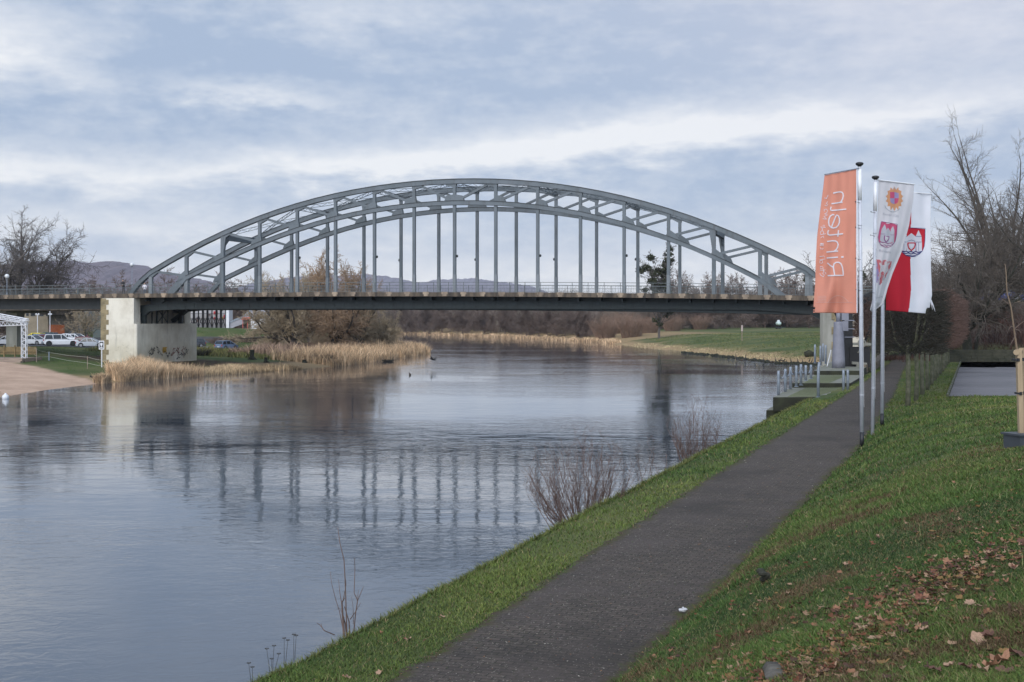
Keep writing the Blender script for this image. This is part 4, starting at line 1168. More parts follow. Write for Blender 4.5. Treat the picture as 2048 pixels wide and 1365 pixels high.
# posts and chain along the water
QPOSTS = []
post_px = [(1557, 792, 742), (1570.5, 785, 738), (1581, 780, 734), (1592.5, 774, 731.5), (1602, 771, 729), (1611.5, 762, 731), (1622, 758, 730)]
def quay_post(p, hgt, label, bend=0.0, r=.075):
    o = tag(empty('railing_post', p), label, 'post', 'blue grey posts on the landing stage')
    mb = MB(); mb.tube([(0, 0, 0), (0, 0, hgt*.55), (bend*.35, 0, hgt*.85), (bend, 0, hgt)], [r, r, r, r*.9], 10); mb.build('shaft', MT['galv'], o, True)
    mb = MB(); mb.lathe((0, 0, 0), [(r*1.7, 0), (r*1.7, .02), (r*1.1, .03)], 10); mb.build('base_plate', MT['galv'], o)
    return o
words = ['front corner post of the landing stage chain rail', 'second chain rail post from the front corner', 'third chain rail post from the front corner', 'fourth chain rail post from the front corner',
         'fifth chain rail post, last one before the upper step', 'first chain rail post on the upper step by the water', 'second chain rail post on the upper step by the water']
for k, ((px, pb, pt), lab) in enumerate(zip(post_px, words)):
    z = 2.45 if k < 3 else (2.72 if k < 5 else 3.0)
    Y = F*(H-z)/(pb-YH); Y = max(Ya+.2, min(Yd-1, Y)); p = Vector(((px-1024)/F*Y, Y, z))
    quay_post(p, (pb-pt)/F*Y, 'blue grey '+lab); QPOSTS.append(p+Vector((0, 0, (pb-pt)/F*Y-.1)))
quay_post(QP(1636.5, 795, 2.47), 65/F*64.5+.15, 'blue grey bent post at the inner front corner of the landing stage', .06)
quay_post(QP(1687, 783, 2.5), 1.2, 'grey post with a rail beside the path on the landing stage')
quay_post(QP(1695.5, 781, 2.55), 1.15, 'grey post next to the mooring bracket')
for a, c in zip(QPOSTS[:-1], QPOSTS[1:]):
    mb = MB(); pts = [a.lerp(c, k/8)+Vector((0, 0, -.38*(1-(2*k/8-1)**2))) for k in range(9)]
    mb.tube(pts, .028, 6)
    o = mb.build('chain', MT['galv']); tag(o, 'sagging chain between two posts of the landing stage', 'chain', 'chains between the landing stage posts')
# more posts further along, seen as a cluster by the pier
labs = ['first slim post right behind the upper landing', 'slim post in front of the grey pier face', 'slim post close to the tapered column', 'slim post by the rear landing edge']
for k, (px, Y) in enumerate(((1641, 96), (1651.5, 99), (1646, 105), (1630, 101))):
    z = 3.0; quay_post(Vector(((px-1024)/F*Y, Y, z)), 1.5, 'blue grey '+labs[k], r=.085)
mb = MB(); a = Vector((qx(1654, 93), 93, 3.0)); mb.tube([a, a+Vector((.3, 0, 1.25))], .035, 6)
tag(mb.build('marker_rod', MT['white_paint']), 'thin white rod leaning in front of the tapered grey column', 'rod')
# tapered gauge column
GAUGE = M('gauge_grey', (.215, .215, .25), .6, (.17, .17, .20), 2)
Yg = 90.0; g = Vector((qx(1677, Yg), Yg, 3.0))
o = tag(empty('gauge_column', g), 'tapered light grey metal gauge column with a box near its top on the landing stage', 'gauge column')
mb = MB(); mb.lathe((0, 0, 0), [(.46, 0), (.46, .6), (.42, 1.4), (.33, 3.3), (.32, 3.34), (.30, 3.36)], 20); mb.build('housing', GAUGE, o, True)
mb = MB(); mb.lathe((0, 0, 0), [(.17, 3.36), (.17, 4.0), (.10, 4.05)], 14); mb.build('neck', GAUGE, o, True)
mb = MB(); mb.box((.42, -.05, 3.85), (.5, .4, .75)); mb.box((.42, -.05, 3.05), (.44, .4, .7)); mb.build('instrument_box', GAUGE, o)
# timber crane
Yk = 93.0; g = Vector((qx(1697, Yk), Yk, 2.7))
o = tag(empty('timber_crane', g), 'historic black timber slewing crane with raised jib on the quay', 'crane')
mb = MB(); mb.box((-.1, 0, 2.75), (.66, .6, 5.5)); mb.build('mast', MT['wood_dark'], o)
mb = MB(); mb.beam((-.95, 0, 4.15), (3.0, .2, 6.1), .35, .34); mb.beam((-.1, .3, 4.85), (2.8, .4, 6.3), .16, .22); mb.build('jib', MT['wood_dark'], o)
mb = MB(); mb.beam((2.6, .2, 5.8), (.9, .1, 1.2), .16, .16); mb.build('brace', MT['wood_dark'], o)
mb = MB()
for k in range(3): mb.box((-.02, -.33, 3.75-.62*k), (.72, .06, .07))
mb.build('strap', GAUGE, o)
mb = MB(); mb.box((.75, -.05, 1.05), (1.5, .7, 1.5)); mb.build('winch_housing', MT['wood_dark'], o)
mb = MB(); mb.beam((.2, -.45, 2.0), (1.55, -.45, 2.0), .12, .22)
for k in range(16):
    a0, a1 = 2*pi*k/16, 2*pi*(k+1)/16
    mb.beam((.85+.28*cos(a0), -.5, 2.05+.28*sin(a0)), (.85+.28*cos(a1), -.5, 2.05+.28*sin(a1)), .1, .08)
mb.beam((.85, -.5, 1.7), (.55, -.5, 1.35), .06, .08); mb.build('winch_wheel', MT['concrete'], o)
mb = MB(); mb.beam((.1, -.55, .62), (1.2, -.55, .52), .2, .2); mb.beam((.55, -.55, .55), (.55, -.55, -.2), .25, .22); mb.build('mooring_bracket', MT['concrete'], o)
mb = MB(); mb.ball((.1, -.36, 4.45), .07, 8, 6); mb.ball((.32, -.36, 4.47), .06, 8, 6); mb.build('lamp', MT['white_paint'], o)
# ------------------------------------------------------------------ low walls
mb = MB(); rg = random.Random(4)
x0_, x1_, Yw = qx(1893, 106.9), qx(2200, 106.9), 106.9
for r in range(4):
    x = x0_-rg.random()*.4
    while x < x1_:
        L = rg.uniform(.5, .95); mb.box((x+L/2, Yw-.02*rg.random(), ZLOT+.13+r*.26), (L-.02, .5, .25)); x += L
o = tag(mb.build('retaining_wall', M('dark_mossy_blocks', (.05, .047, .03), .95, (.022, .024, .014), 1.5, bmp=.5)), 'low dark mossy stone retaining wall behind the car park', 'retaining wall')
mb = MB(); Y = 92
while Y < 128:
    L = rg.uniform(.6, 1.2); x = float(path_l(Y))-.95+.25*sin(Y*.2)
    for r in range(2):
        mb.box((x+rg.uniform(-.06, .06), Y, ZP+.16+r*.28), (.45, L-.05, .3), rz=-.35)
    Y += L*.95
tag(mb.build('stone_wall', M('brown_rubble', (.17, .135, .10), .95, (.08, .068, .05), 2, bmp=.5)), 'low brown rubble wall lining the path before the bridge', 'stone wall')
# ================================================================== TREES
def grow(rng, spec, base=(0, 0, 0), d0=(0, 0, 1)):
    """branching skeleton -> list per level of (p0, p1, r0, r1)"""
    out = [[] for _ in spec]
    stack = [(base, d0, 0, spec[0]['len'], spec[0]['rad'])]
    while stack:
        p, d, lv, L, r = stack.pop()
        s = spec[lv]; n = s['nseg']; step = L/n; wd_ = s['wander']; up = s['up']
        r_end = r*s.get('taper', .35)
        pts = [p]; dirs = [d]; x, y, z = p; dx, dy, dz = d
        for i in range(n):
            dx += rng.gauss(0, wd_); dy += rng.gauss(0, wd_); dz += rng.gauss(0, wd_)+up
            l = sqrt(dx*dx+dy*dy+dz*dz); dx /= l; dy /= l; dz /= l
            x2, y2, z2 = x+dx*step, y+dy*step, z+dz*step
            ra = r+(r_end-r)*i/n; rb = r+(r_end-r)*(i+1)/n
            out[lv].append((x, y, z, x2, y2, z2, ra, rb)); x, y, z = x2, y2, z2
            pts.append((x, y, z)); dirs.append((dx, dy, dz))
        if lv+1 < len(spec):
            c = spec[lv+1]; nc = c['n']; nc = int(nc*rng.uniform(.75, 1.25)+.5)
            f0 = c.get('start', .3)
            for k in range(nc):
                f = f0+(1-f0)*((k+rng.random())/nc)
                if k == nc-1 and c.get('tip', True): f = 1.0
                q = min(n-1e-6, f*n); i = int(q); fr = q-i
                a, b = pts[i], pts[i+1]
                pos = (a[0]+(b[0]-a[0])*fr, a[1]+(b[1]-a[1])*fr, a[2]+(b[2]-a[2])*fr)
                d = dirs[i+1]
                an = radians(rng.gauss(c['ang'], c.get('angv', 12)))*(0.45 if f == 1.0 else 1)
                # random axis perpendicular to d
                rx, ry, rz = rng.gauss(0, 1), rng.gauss(0, 1), rng.gauss(0, 1)
                t = rx*d[0]+ry*d[1]+rz*d[2]; rx -= t*d[0]; ry -= t*d[1]; rz -= t*d[2]
                l = sqrt(rx*rx+ry*ry+rz*rz) or 1
                ca, sa = cos(an), sin(an)/l
                nd = (d[0]*ca+rx*sa, d[1]*ca+ry*sa, d[2]*ca+rz*sa)
                rr = min(c.get('rmax', 9), (r+(r_end-r)*f)*c['rr'])
                rr = max(rr, c.get('rmin', .004))
                LL = L*c['lr']*(1-c.get('fall', .35)*f)*rng.uniform(.75, 1.25)
                stack.append((pos, nd, lv+1, LL, rr))
    return out
def segs(lst, n):
    A = np.array(lst, float)
    return tubes(A[:, :3], A[:, 3:6], A[:, 6], A[:, 7], n)
def tree_obj(name, spec, seed, pos, label, group, mat_t, mat_c, split=2, rz=None, scale=1.0, d0=(0, 0, 1), extra=None):
    rng = random.Random(seed)
    lv = grow(rng, spec, d0=d0)
    o = tag(empty(name, pos), label, 'tree', group)
    lo = [segs(l, 7 if i == 0 else 5) for i, l in enumerate(lv[:split]) if l]
    V, Q = join_geo(lo); np_mesh('trunk', V, Q, mat_t, o, smooth=True)
    hi = [segs(l, 3) for l in lv[split:] if l]
    if hi:
        V, Q = join_geo(hi); np_mesh('crown', V, Q, mat_c, o)
    o.rotation_euler.z = rz if rz is not None else rng.random()*6.28
    o.scale = (scale,)*3
    if extra: extra(o, lv, rng)
    return o
def oak(h, tw=.03, dens=1.0):
    return [dict(len=h*.24, rad=h*.026, nseg=4, wander=.05, up=.05, taper=.85),
            dict(n=12, start=.5, ang=50, angv=18, lr=1.75, rr=.58, nseg=9, wander=.16, up=.04, taper=.22, fall=.05),
            dict(n=int(11*dens), start=.22, ang=48, lr=.50, rr=.5, nseg=7, wander=.2, up=.03, taper=.28, rmin=.03),
            dict(n=int(9*dens), start=.15, ang=48, lr=.50, rr=.55, nseg=5, wander=.22, up=.02, taper=.35, rmin=tw),
            dict(n=int(8*dens), start=.12, ang=48, lr=.55, rr=.6, nseg=3, wander=.25, up=.015, taper=.5, rmin=tw*.55)]
def ash(h, tw=.022, dens=1.0):
    return [dict(len=h*.93, rad=h*.013, nseg=12, wander=.045, up=.03, taper=.06),
            dict(n=int(22*dens), start=.16, ang=34, lr=.46, rr=.62, nseg=9, wander=.09, up=.05, taper=.12, fall=.5),
            dict(n=int(12*dens), start=.15, ang=36, lr=.40, rr=.55, nseg=6, wander=.13, up=.04, taper=.25, rmin=.013),
            dict(n=int(8*dens), start=.12, ang=40, lr=.45, rr=.6, nseg=4, wander=.18, up=.03, taper=.4, rmin=tw),
            dict(n=int(4*dens), start=.15, ang=42, lr=.5, rr=.7, nseg=2, wander=.2, up=.02, taper=.5, rmin=tw*.7)]
def bushy(h, tw=.03, dens=1.0):
    return [dict(len=h*.25, rad=h*.018, nseg=4, wander=.08, up=.05, taper=.8),
            dict(n=17, start=.15, ang=42, angv=20, lr=2.5, rr=.5, nseg=8, wander=.12, up=.04, taper=.2, fall=.1),
            dict(n=int(14*dens), start=.12, ang=46, lr=.40, rr=.42, nseg=5, wander=.17, up=.025, taper=.3, rmin=.025),
            dict(n=int(11*dens), start=.08, ang=48, lr=.46, rr=.6, nseg=3, wander=.22, up=.02, taper=.5, rmin=tw),
            dict(n=int(5*dens), start=.1, ang=48, lr=.5, rr=.7, nseg=2, wander=.22, up=.02, taper=.5, rmin=tw*.7)]
def willow(h, tw=.03, dens=1.0):
    return [dict(len=h*.14, rad=h*.03, nseg=3, wander=.08, up=.0, taper=.9),
            dict(n=12, start=.25, ang=46, angv=20, lr=4.2, rr=.55, nseg=9, wander=.14, up=.035, taper=.2, fall=.1),
            dict(n=int(15*dens), start=.08, ang=48, lr=.36, rr=.4, nseg=5, wander=.18, up=.02, taper=.3, rmin=.03),
            dict(n=int(12*dens), start=.08, ang=46, lr=.5, rr=.6, nseg=4, wander=.2, up=.0, taper=.5, rmin=tw),
            dict(n=int(5*dens), start=.1, ang=46, lr=.5, rr=.7, nseg=2, wander=.2, up=.0, taper=.5, rmin=tw*.7)]
def vase(h, tw=.022, dens=1.0):
    return [dict(len=h*.17, rad=h*.018, nseg=3, wander=.04, up=.05, taper=.9),
            dict(n=7, start=.5, ang=25, angv=10, lr=4.5, rr=.55, nseg=13, wander=.06, up=.012, taper=.08, fall=.1),
            dict(n=int(14*dens), start=.24, ang=40, lr=.26, rr=.5, nseg=6, wander=.1, up=.035, taper=.2, fall=.5, rmin=.02),
            dict(n=int(8*dens), start=.15, ang=42, lr=.42, rr=.6, nseg=4, wander=.16, up=.02, taper=.4, rmin=tw),
            dict(n=int(4*dens), start=.15, ang=44, lr=.5, rr=.7, nseg=2, wander=.2, up=.01, taper=.5, rmin=tw*.7)]
def top_clone(o, h0, px, Y, ytop, rz, label, wide=1.0):
    p = on(px, Y); sc = (H+(YH-ytop)/F*Y-p.z)/h0
    return clone(o, p, rz, (sc*wide, sc*wide, sc), label)
def clone(o, pos, rz, sc, label):
    c = copy_tree(o); c.location = pos; c.rotation_euler.z = rz; c.scale = sc if isinstance(sc, (tuple, list)) else (sc,)*3; c['label'] = label
    return c

# --- left bank
p = on(30, 240); tree_obj('oak_tree', oak(33.5, .045, 1.0), 7, p, 'big bare spreading oak behind the white globe lamp on the bridge', 'bare trees on the town bank', MT['twig_grey'], MT['twig_grey'], 3, rz=1.1, d0=(.12, 0, 1))
GL = 'bare trees on the town bank'
tb = tree_obj('bare_tree', bushy(23, .08, 1.0), 21, on(-40, 285), 'dense brown bare tree beneath the crown of the big oak, at the picture edge', GL, MT['twig'], MT['twig'], 2)
tbh = max(v.co.z for c in tb.children for v in c.data.vertices); tb.scale = (.75, .75, .66)
defs = [(55, 285, .9, 552, 'low brown bare tree under the oak trunk, behind the bridge railing'), (108, 300, 2.2, 556, 'brown bare tree just beside the oak, under the hill skyline'), (150, 330, 3.0, 566, 'greyish low tree between the oak and the taller globe lamp'),
        (195, 345, 4.2, 548, 'bare tree whose dome rises beside the taller globe lamp'), (236, 340, 5.2, 538, 'brown domed bare tree behind the taller globe lamp and the person in black'), (322, 330, .4, 532, 'bare tree seen through the foot of the arch'), (358, 345, 1.4, 543, 'bare tree just beyond the second hanger of the arch'),
        (452, 360, 2.4, 541, 'pale rounded bare tree between the two arches at their foot'), (494, 350, 3.5, 556, 'low grey tree beside the willows under the arch'), (405, 380, 3.9, 568, 'low tree far behind the arch foot in front of the pale gap'), (275, 350, 5.5, 560, 'low bare tree directly behind the arch end')]
for px, Y, rz, yt, lab in defs: top_clone(tb, tbh, px, Y, yt, rz, lab, 1.05)
rq = random.Random(17)
words16 = ['under the oak', 'beside the oak trunk', 'left of the hill foot', 'below the hill crest', 'before the tall lamp', 'behind the tall lamp', 'behind the bridge end', 'at the arch heel', 'beyond the first hanger', 'beyond the second hanger', 'between the arch feet', 'beyond the third hanger', 'behind the pale tree', 'right of the pale tree', 'left of the willows', 'behind the first willow']
for k, px in enumerate(range(60, 540, 30)):
    top_clone(tb, tbh, px+rq.uniform(-8, 8), rq.uniform(330, 380), (562 if px < 230 else 566)+rq.uniform(-5, 7), rq.random()*6, 'low bare wood edge tree beyond the bridge, '+words16[k], 1.5)
wl = tree_obj('willow_tree', willow(19, .05, 1.0), 33, on(600, 210), 'leaning willow with two thick dark limbs on the reedy bank under the bridge', 'willows on the reedy bank', MT['bark'], MT['twig_olive'], 2, rz=.3, d0=(-.45, 0, 1))
wo = tree_obj('willow_tree', willow(20, .05, 1.0), 35, on(668, 216), 'orange brown willow with the tallest dome above the bridge deck', 'willows on the reedy bank', MT['bark'], MT['twig_orange'], 2, rz=2.3)
clone(wl, on(560, 245), 3.0, .95, 'olive willow whose crown is between the fourth and fifth hangers'); clone(wo, on(620, 232), 4.5, .9, 'orange willow crown beside the leaning willow')
clone(wl, on(725, 226), 5.2, .82, 'low olive willow at the water end of the willow row'); clone(wo, on(712, 246), 1.2, .8, 'smaller orange willow behind the end of the willow row')
clone(wl, on(755, 236), 2.0, .6, 'small rounded willow bush overhanging the reed point')
# --- right bank far
GR = 'bare trees beyond the meadow'
rb = tree_obj('bare_tree', bushy(21, .07, 1.0), 41, on(1420, 470), 'brown bare tree beyond the meadow, just right of the mistletoe tree', GR, MT['twig'], MT['twig'], 2)
for k, (px, Y, rz, sc, lab) in enumerate([(1478, 500, 1., 1.0, 'bare tree beyond the meadow behind the navigation post'), (1530, 480, 2., .95, 'bare tree beyond the meadow between post and water tank'), (1575, 500, 3., 1.15, 'taller bare tree behind the white water tank'), (1618, 460, 4., 1.0, 'bare tree beyond the meadow beside the orange banner'), (1365, 430, 5., .95, 'bare tree at the foot of the mistletoe tree'), (1670, 480, 5.6, 1.1, 'bare tree beyond the meadow hidden partly by the orange banner'), (1335, 470, .6, .8, 'low bare tree under the mistletoe tree crown'), (1445, 430, 2.7, .85, 'low bare tree in the gap before the navigation post'), (1760, 460, 2.7, 1.1, 'bare tree far behind the white banner'), (1715, 520, 3.3, 1.0, 'bare tree far behind the tallest flagpole')]):
    clone(rb, on(px, Y), rz, sc, lab)
def mistletoe(n, r0, r1, lvl=2):
    def f(o, lv, rng):
        pts = [s for s in lv[lvl] if s[5] > 3]+[s for s in lv[1] if s[5] > 6]
        for _ in range(n):
            s = rng.choice(pts); r = rng.uniform(r0, r1); mb = MB()
            rs = random.Random(rng.random())
            for k in range(70):
                th, ph = rs.random()*6.28, math.acos(rs.uniform(-1, 1)); q = rs.uniform(.45, 1.0)*r
                c = Vector((s[3]+q*sin(ph)*cos(th), s[4]+q*sin(ph)*sin(th), s[5]+q*cos(ph)*.9)); a = Vector((rs.gauss(0, 1), rs.gauss(0, 1), rs.gauss(0, 1))).normalized(); b = a.cross(Vector((rs.gauss(0, 1), rs.gauss(0, 1), rs.gauss(0, 1)))).normalized(); w = r*.34
                mb.poly([c-a*w, c-b*w*.6, c+a*w, c+b*w*.6])
            mb.build('mistletoe', MT['mistletoe'], o)
    return f
ms = ash(18.5, .06, .8); ms[1]['lr'] = .5; ms[1]['n'] = 18; ms[1]['start'] = .1
tree_obj('mistletoe_tree', ms, 52, on(1318, 330), 'pointed dark tree crowded with green mistletoe balls behind the hangers', 'mistletoe trees', MT['twig_grey'], MT['twig_grey'], 2, extra=mistletoe(95, .5, 1.0, 1)).scale = (1.45, 1.45, 1.08)
tree_obj('mistletoe_tree', bushy(25, .05, .7), 57, on(1690, 290), 'bare tree dotted with mistletoe balls behind the orange banner', 'mistletoe trees', MT['twig_grey'], MT['twig_grey'], 2, extra=mistletoe(26, .5, .85, 2))

def stick_bush(rng, n, h, r, tw, fan=.5):
    P0, P1, R0, R1 = [], [], [], []
    for k in range(n):
        a = rng.random()*6.283; q = rng.random()**.5*r*.5
        b = (q*cos(a), q*sin(a), 0); t = rng.random()**.7*fan
        a2 = a+rng.gauss(0, .6); hh = h*rng.uniform(.55, 1.0)*(1-.25*t)
        m = (b[0]+hh*.5*t*cos(a2), b[1]+hh*.5*t*sin(a2), hh*.52); e = (m[0]+hh*.5*(t*1.1)*cos(a2)+rng.gauss(0, .06)*h, m[1]+hh*.5*(t*1.1)*sin(a2)+rng.gauss(0, .06)*h, hh)
        P0 += [b, m]; P1 += [m, e]; R0 += [tw*1.6, tw]; R1 += [tw, tw*.4]
        for j in range(3):
            f = rng.random(); s = (m[0]+(e[0]-m[0])*f, m[1]+(e[1]-m[1])*f, m[2]+(e[2]-m[2])*f)
            P0.append(s); P1.append((s[0]+rng.gauss(0, .13)*h, s[1]+rng.gauss(0, .13)*h, s[2]+rng.uniform(.03, .18)*h)); R0.append(tw*.7); R1.append(tw*.3)
    return tubes(P0, P1, R0, R1, 3)
rbh = max(v.co.z for c in rb.children for v in c.data.vertices)
wf = ['with its trunk nearest the reed point', 'second from the reed point', 'third from the reed point', 'fourth from the reed point', 'at mid river bend', 'just past mid river bend', 'halfway from bend to scrub', 'before the reddish scrub', 'directly behind the scrub edge', 'tight behind the reddish scrub']
for k, px in enumerate((812, 850, 884, 925, 968, 1010, 1052, 1094, 1130, 1160)):
    Yk_ = float(np.interp(px, [790, 1000, 1190], [572, 470, 372]))+6+3*(k % 3)
    top_clone(rb, rbh, px, Yk_, 596-6*(k % 2), k*1.1, 'bare tree on the far reedy shore '+wf[k], .9)
# twiggy regrowth round the willow feet
wbm = [stick_bush(random.Random(90+k), 300, 1.0, .9, .0045, .8) for k in range(2)]
for k, (px, Y, hh, lab) in enumerate([(650, 226, 4.0, 'olive twiggy thicket at the foot of the leaning willow'), (728, 236, 5.0, 'rounded olive thicket near the water end of the willows'), (765, 240, 4.5, 'lowest olive thicket hanging over the reed point'), (618, 244, 3.5, 'brown thicket behind the leaning willow')]):
    v, q = wbm[k % 2]; o = np_mesh('willow_bush', v*np.array([hh*.9, hh*.9, hh]), [q], MT['twig_olive']); o.location = on(px, Y)-Vector((0, 0, .2)); o.rotation_euler.z = k*1.3; tag(o, lab, 'bush', 'willow thickets on the reedy bank')
# --- far wood (one mass) and reddish scrub in front of it
rng = random.Random(77)
protos = [stick_bush(rng, 170, 1.0, .5, .0055, .45) for _ in range(5)]
parts = []
for k in range(300):
    px = rng.uniform(560, 1700); Y = rng.uniform(0, 1)
    base = np.interp(px, [560, 790, 1000, 1190, 1300, 1450, 1700], [560, 600, 480, 385, 420, 470, 520])
    Y = base+15+rng.random()**1.5*110
    x = (px-1024)/F*Y; z = tz(x, Y)
    if z < .2: continue
    hh = rng.uniform(9.5, 15)*(1.12 if px < 1150 else .92); v, q = rng.choice(protos); a = rng.random()*6.28
    R2 = np.array([[cos(a), -sin(a), 0], [sin(a), cos(a), 0], [0, 0, 1]])
    parts.append((v@R2.T*np.array([hh*.75, hh*.75, hh])+np.array([x, Y, z-.3]), q))
V, Q = join_geo(parts)
mw = M('far_wood', (.27, .215, .18), .95, (.20, .18, .135), .05, lo=.42, hi=.6)
tag(np_mesh('woods', V, Q, mw), 'mass of bare brown floodplain wood along the far river bend', None, None, 'stuff')
GS = 'red brown willow scrub by the river bend'
sb = [stick_bush(rng, 260, 1.0, .8, .006, .75) for _ in range(2)]
scrub = [(1210, 372, 7.0, 'large reddish willow bush at the tip of the meadow'), (1262, 362, 7.5, 'reddish rounded willow bush second from the meadow tip'), (1300, 380, 5.5, 'small reddish bush above the sandy shore'), (1165, 400, 5.0, 'low bush at the water end of the scrub'), (1345, 400, 6.0, 'brown bush third along the meadow edge'), (1400, 420, 5.5, 'brown bush along the meadow edge before the post'), (1120, 430, 4.5, 'low shrub among the far reeds'), (1235, 395, 8.0, 'taller reddish bush behind the meadow tip')]
mred = M('reddish_scrub', (.27, .17, .12), .95, (.20, .14, .10), .3)
for k, (px, Y, hh, lab) in enumerate(scrub):
    v, q = sb[k % 2]; o = np_mesh('willow_bush', v*np.array([hh*.95, hh*.95, hh]), [q], mred); o.location = on(px, Y)-Vector((0, 0, .2)); tag(o, lab, 'bush', GS)

# --- right: big trees by the road
GB = 'tall bare trees by the road'
p = on(1936, 113); p.z -= .2
tree_obj('bare_tree', oak(16.5, .018, 1.0), 61, p, 'thick multi stemmed dark tree on the embankment above the car park', GB, MT['bark_dark'], MT['twig_dark'], 2, rz=.4)
p = on(1950, 114.5); p.z -= .2
tree_obj('bare_tree', ash(12, .016, 1.0), 67, p, 'dark slender tree leaning beside the thick embankment tree', GB, MT['bark_dark'], MT['twig_dark'], 2, rz=2.4, d0=(-.25, 0, 1))
tall = tree_obj('tall_tree', vase(29, .015, 1.0), 78, on(2012, 152), 'tallest bare tree with upswept branches rising above the flags at the picture edge', GB, MT['bark'], MT['twig_dark'], 2, rz=2.7)
th_ = max(v.co.z for c in tall.children for v in c.data.vertices); k = (H+(YH-190)/F*152-tall.location.z)/th_; tall.scale = (k*1.2, k*1.2, k)
top_clone(tall, th_, 2046, 160, 200, 3.4, 'second tall bare tree at the very edge of the picture', 1.3)
brt = tree_obj('bare_tree', bushy(15.5, .02, .85), 73, on(1905, 160), 'dense brown bare tree filling the gap beside the red and white banner', GB, MT['bark_dark'], MT['twig_dark'], 2)
for px, Y, rz, sc, lab in [(1960, 150, 1.3, 1.1, 'dense bare tree behind the blue car on the bridge road'), (2025, 150, 2.2, 1.15, 'dense bare tree at the picture edge behind the blue car'), (1880, 185, 3.0, 1.0, 'smaller bare tree right behind the red and white banner'), (2080, 140, 4.4, 1.15, 'dense bare tree cut off by the picture edge'), (1930, 190, 5.3, 1.2, 'bare tree further back between banner and tall tree'), (1985, 175, .7, 1.15, 'bare tree filling the gap under the tall tree'), (2050, 180, 3.7, 1.3, 'bare tree behind the second tall tree at the edge')]:
    clone(brt, on(px, Y), rz, sc, lab)

# --- clipped trees along the path
def clipped(seed, h0, h1, hw, mat_c, n=3200):
    rng = random.Random(seed); mt = MB(); r = rng.uniform(.085, .11)
    mt.tube([(0, 0, -.15), (rng.gauss(0, .03), rng.gauss(0, .03), h0*.5), (0, 0, h0+.3)], [r*1.15, r, r*.9], 9)
    for k in range(5):
        a = rng.random()*6.28; mt.tube([(0, 0, h0-.1), (hw*.5*cos(a), hw*.5*sin(a), h0+.5), (hw*.8*cos(a), hw*.8*sin(a), h1-.4)], [.06, .045, .02], 5)
    P0, P1, R0, R1 = [], [], [], []
    for k in range(n):
        x, y, z = rng.uniform(-hw, hw), rng.uniform(-hw, hw), rng.uniform(h0-.1, h1)
        if rng.random() < .55:
            s = rng.choice((0, 1)); e = rng.choice((-1, 1))*hw*rng.uniform(.8, 1.03)
            if s: x = e
            else: y = e
        d = Vector((x+rng.gauss(0, .5), y+rng.gauss(0, .5), rng.gauss(.15, .5))).normalized()*rng.uniform(.18, .5)
        P0.append((x-d.x*.5, y-d.y*.5, z-d.z*.5)); P1.append((x+d.x*.5, y+d.y*.5, z+d.z*.5)); w = rng.uniform(.010, .02); R0.append(w); R1.append(w*.4)
    return mt, tubes(P0, P1, R0, R1, 3)
mtA, cA = clipped(5, 2.35, 4.95, 1.12, None)
trk = mtA.build('trunk', MT['bark_moss'], None, True); crA = np_mesh('crown', cA[0], [cA[1]], MT['twig_black'])
crB = np_mesh('crown', cA[0], [cA[1]], MT['twig_red'])
GC = 'clipped trees lining the path'
YC = [53.4, 58.2, 62.5, 67, 71.5, 76, 80.5, 85, 89.5, 94, 98.5, 103]
ordw = ['first', 'second', 'third', 'fourth', 'fifth', 'sixth', 'seventh', 'eighth', 'ninth', 'tenth', 'eleventh', 'twelfth']
for k, Y in enumerate(YC):
    x = float(path_r(Y))+1.0+.052*(Y-53.4)
    o = tag(empty('clipped_tree', (x, Y, tz(x, Y))), ('dark box clipped tree with mossy trunk, first of the row between path and car park' if k == 0 else 'box clipped tree, %s of the row between path and car park' % ordw[k]), 'tree', GC)
    o.rotation_euler.z = .35+(k % 4)*pi/2; o.scale = (1, 1, 1+.03*((k*7) % 3))
    for src in (trk, crA if k < 2 else crB):
        c = src.copy(); COL.objects.link(c); c.parent = o
    if k > 3:
        pass
for k, Y in enumerate([94, 99, 104, 110, 116, 122]):
    x = float(path_l(Y))-.75-.02*(Y-94)
    o = tag(empty('clipped_tree', (x, Y, tz(x, Y) if Y > 118 else 2.6)), 'red brown clipped tree, %s of the short row between quay and path' % ordw[k], 'tree', GC)
    o.rotation_euler.z = .35+(k % 4)*pi/2; o.scale = (.95, .95, 1.15)
    for src in (trk, crB):
        c = src.copy(); COL.objects.link(c); c.parent = o
for x in (trk, crA, crB): bpy.data.objects.remove(x)

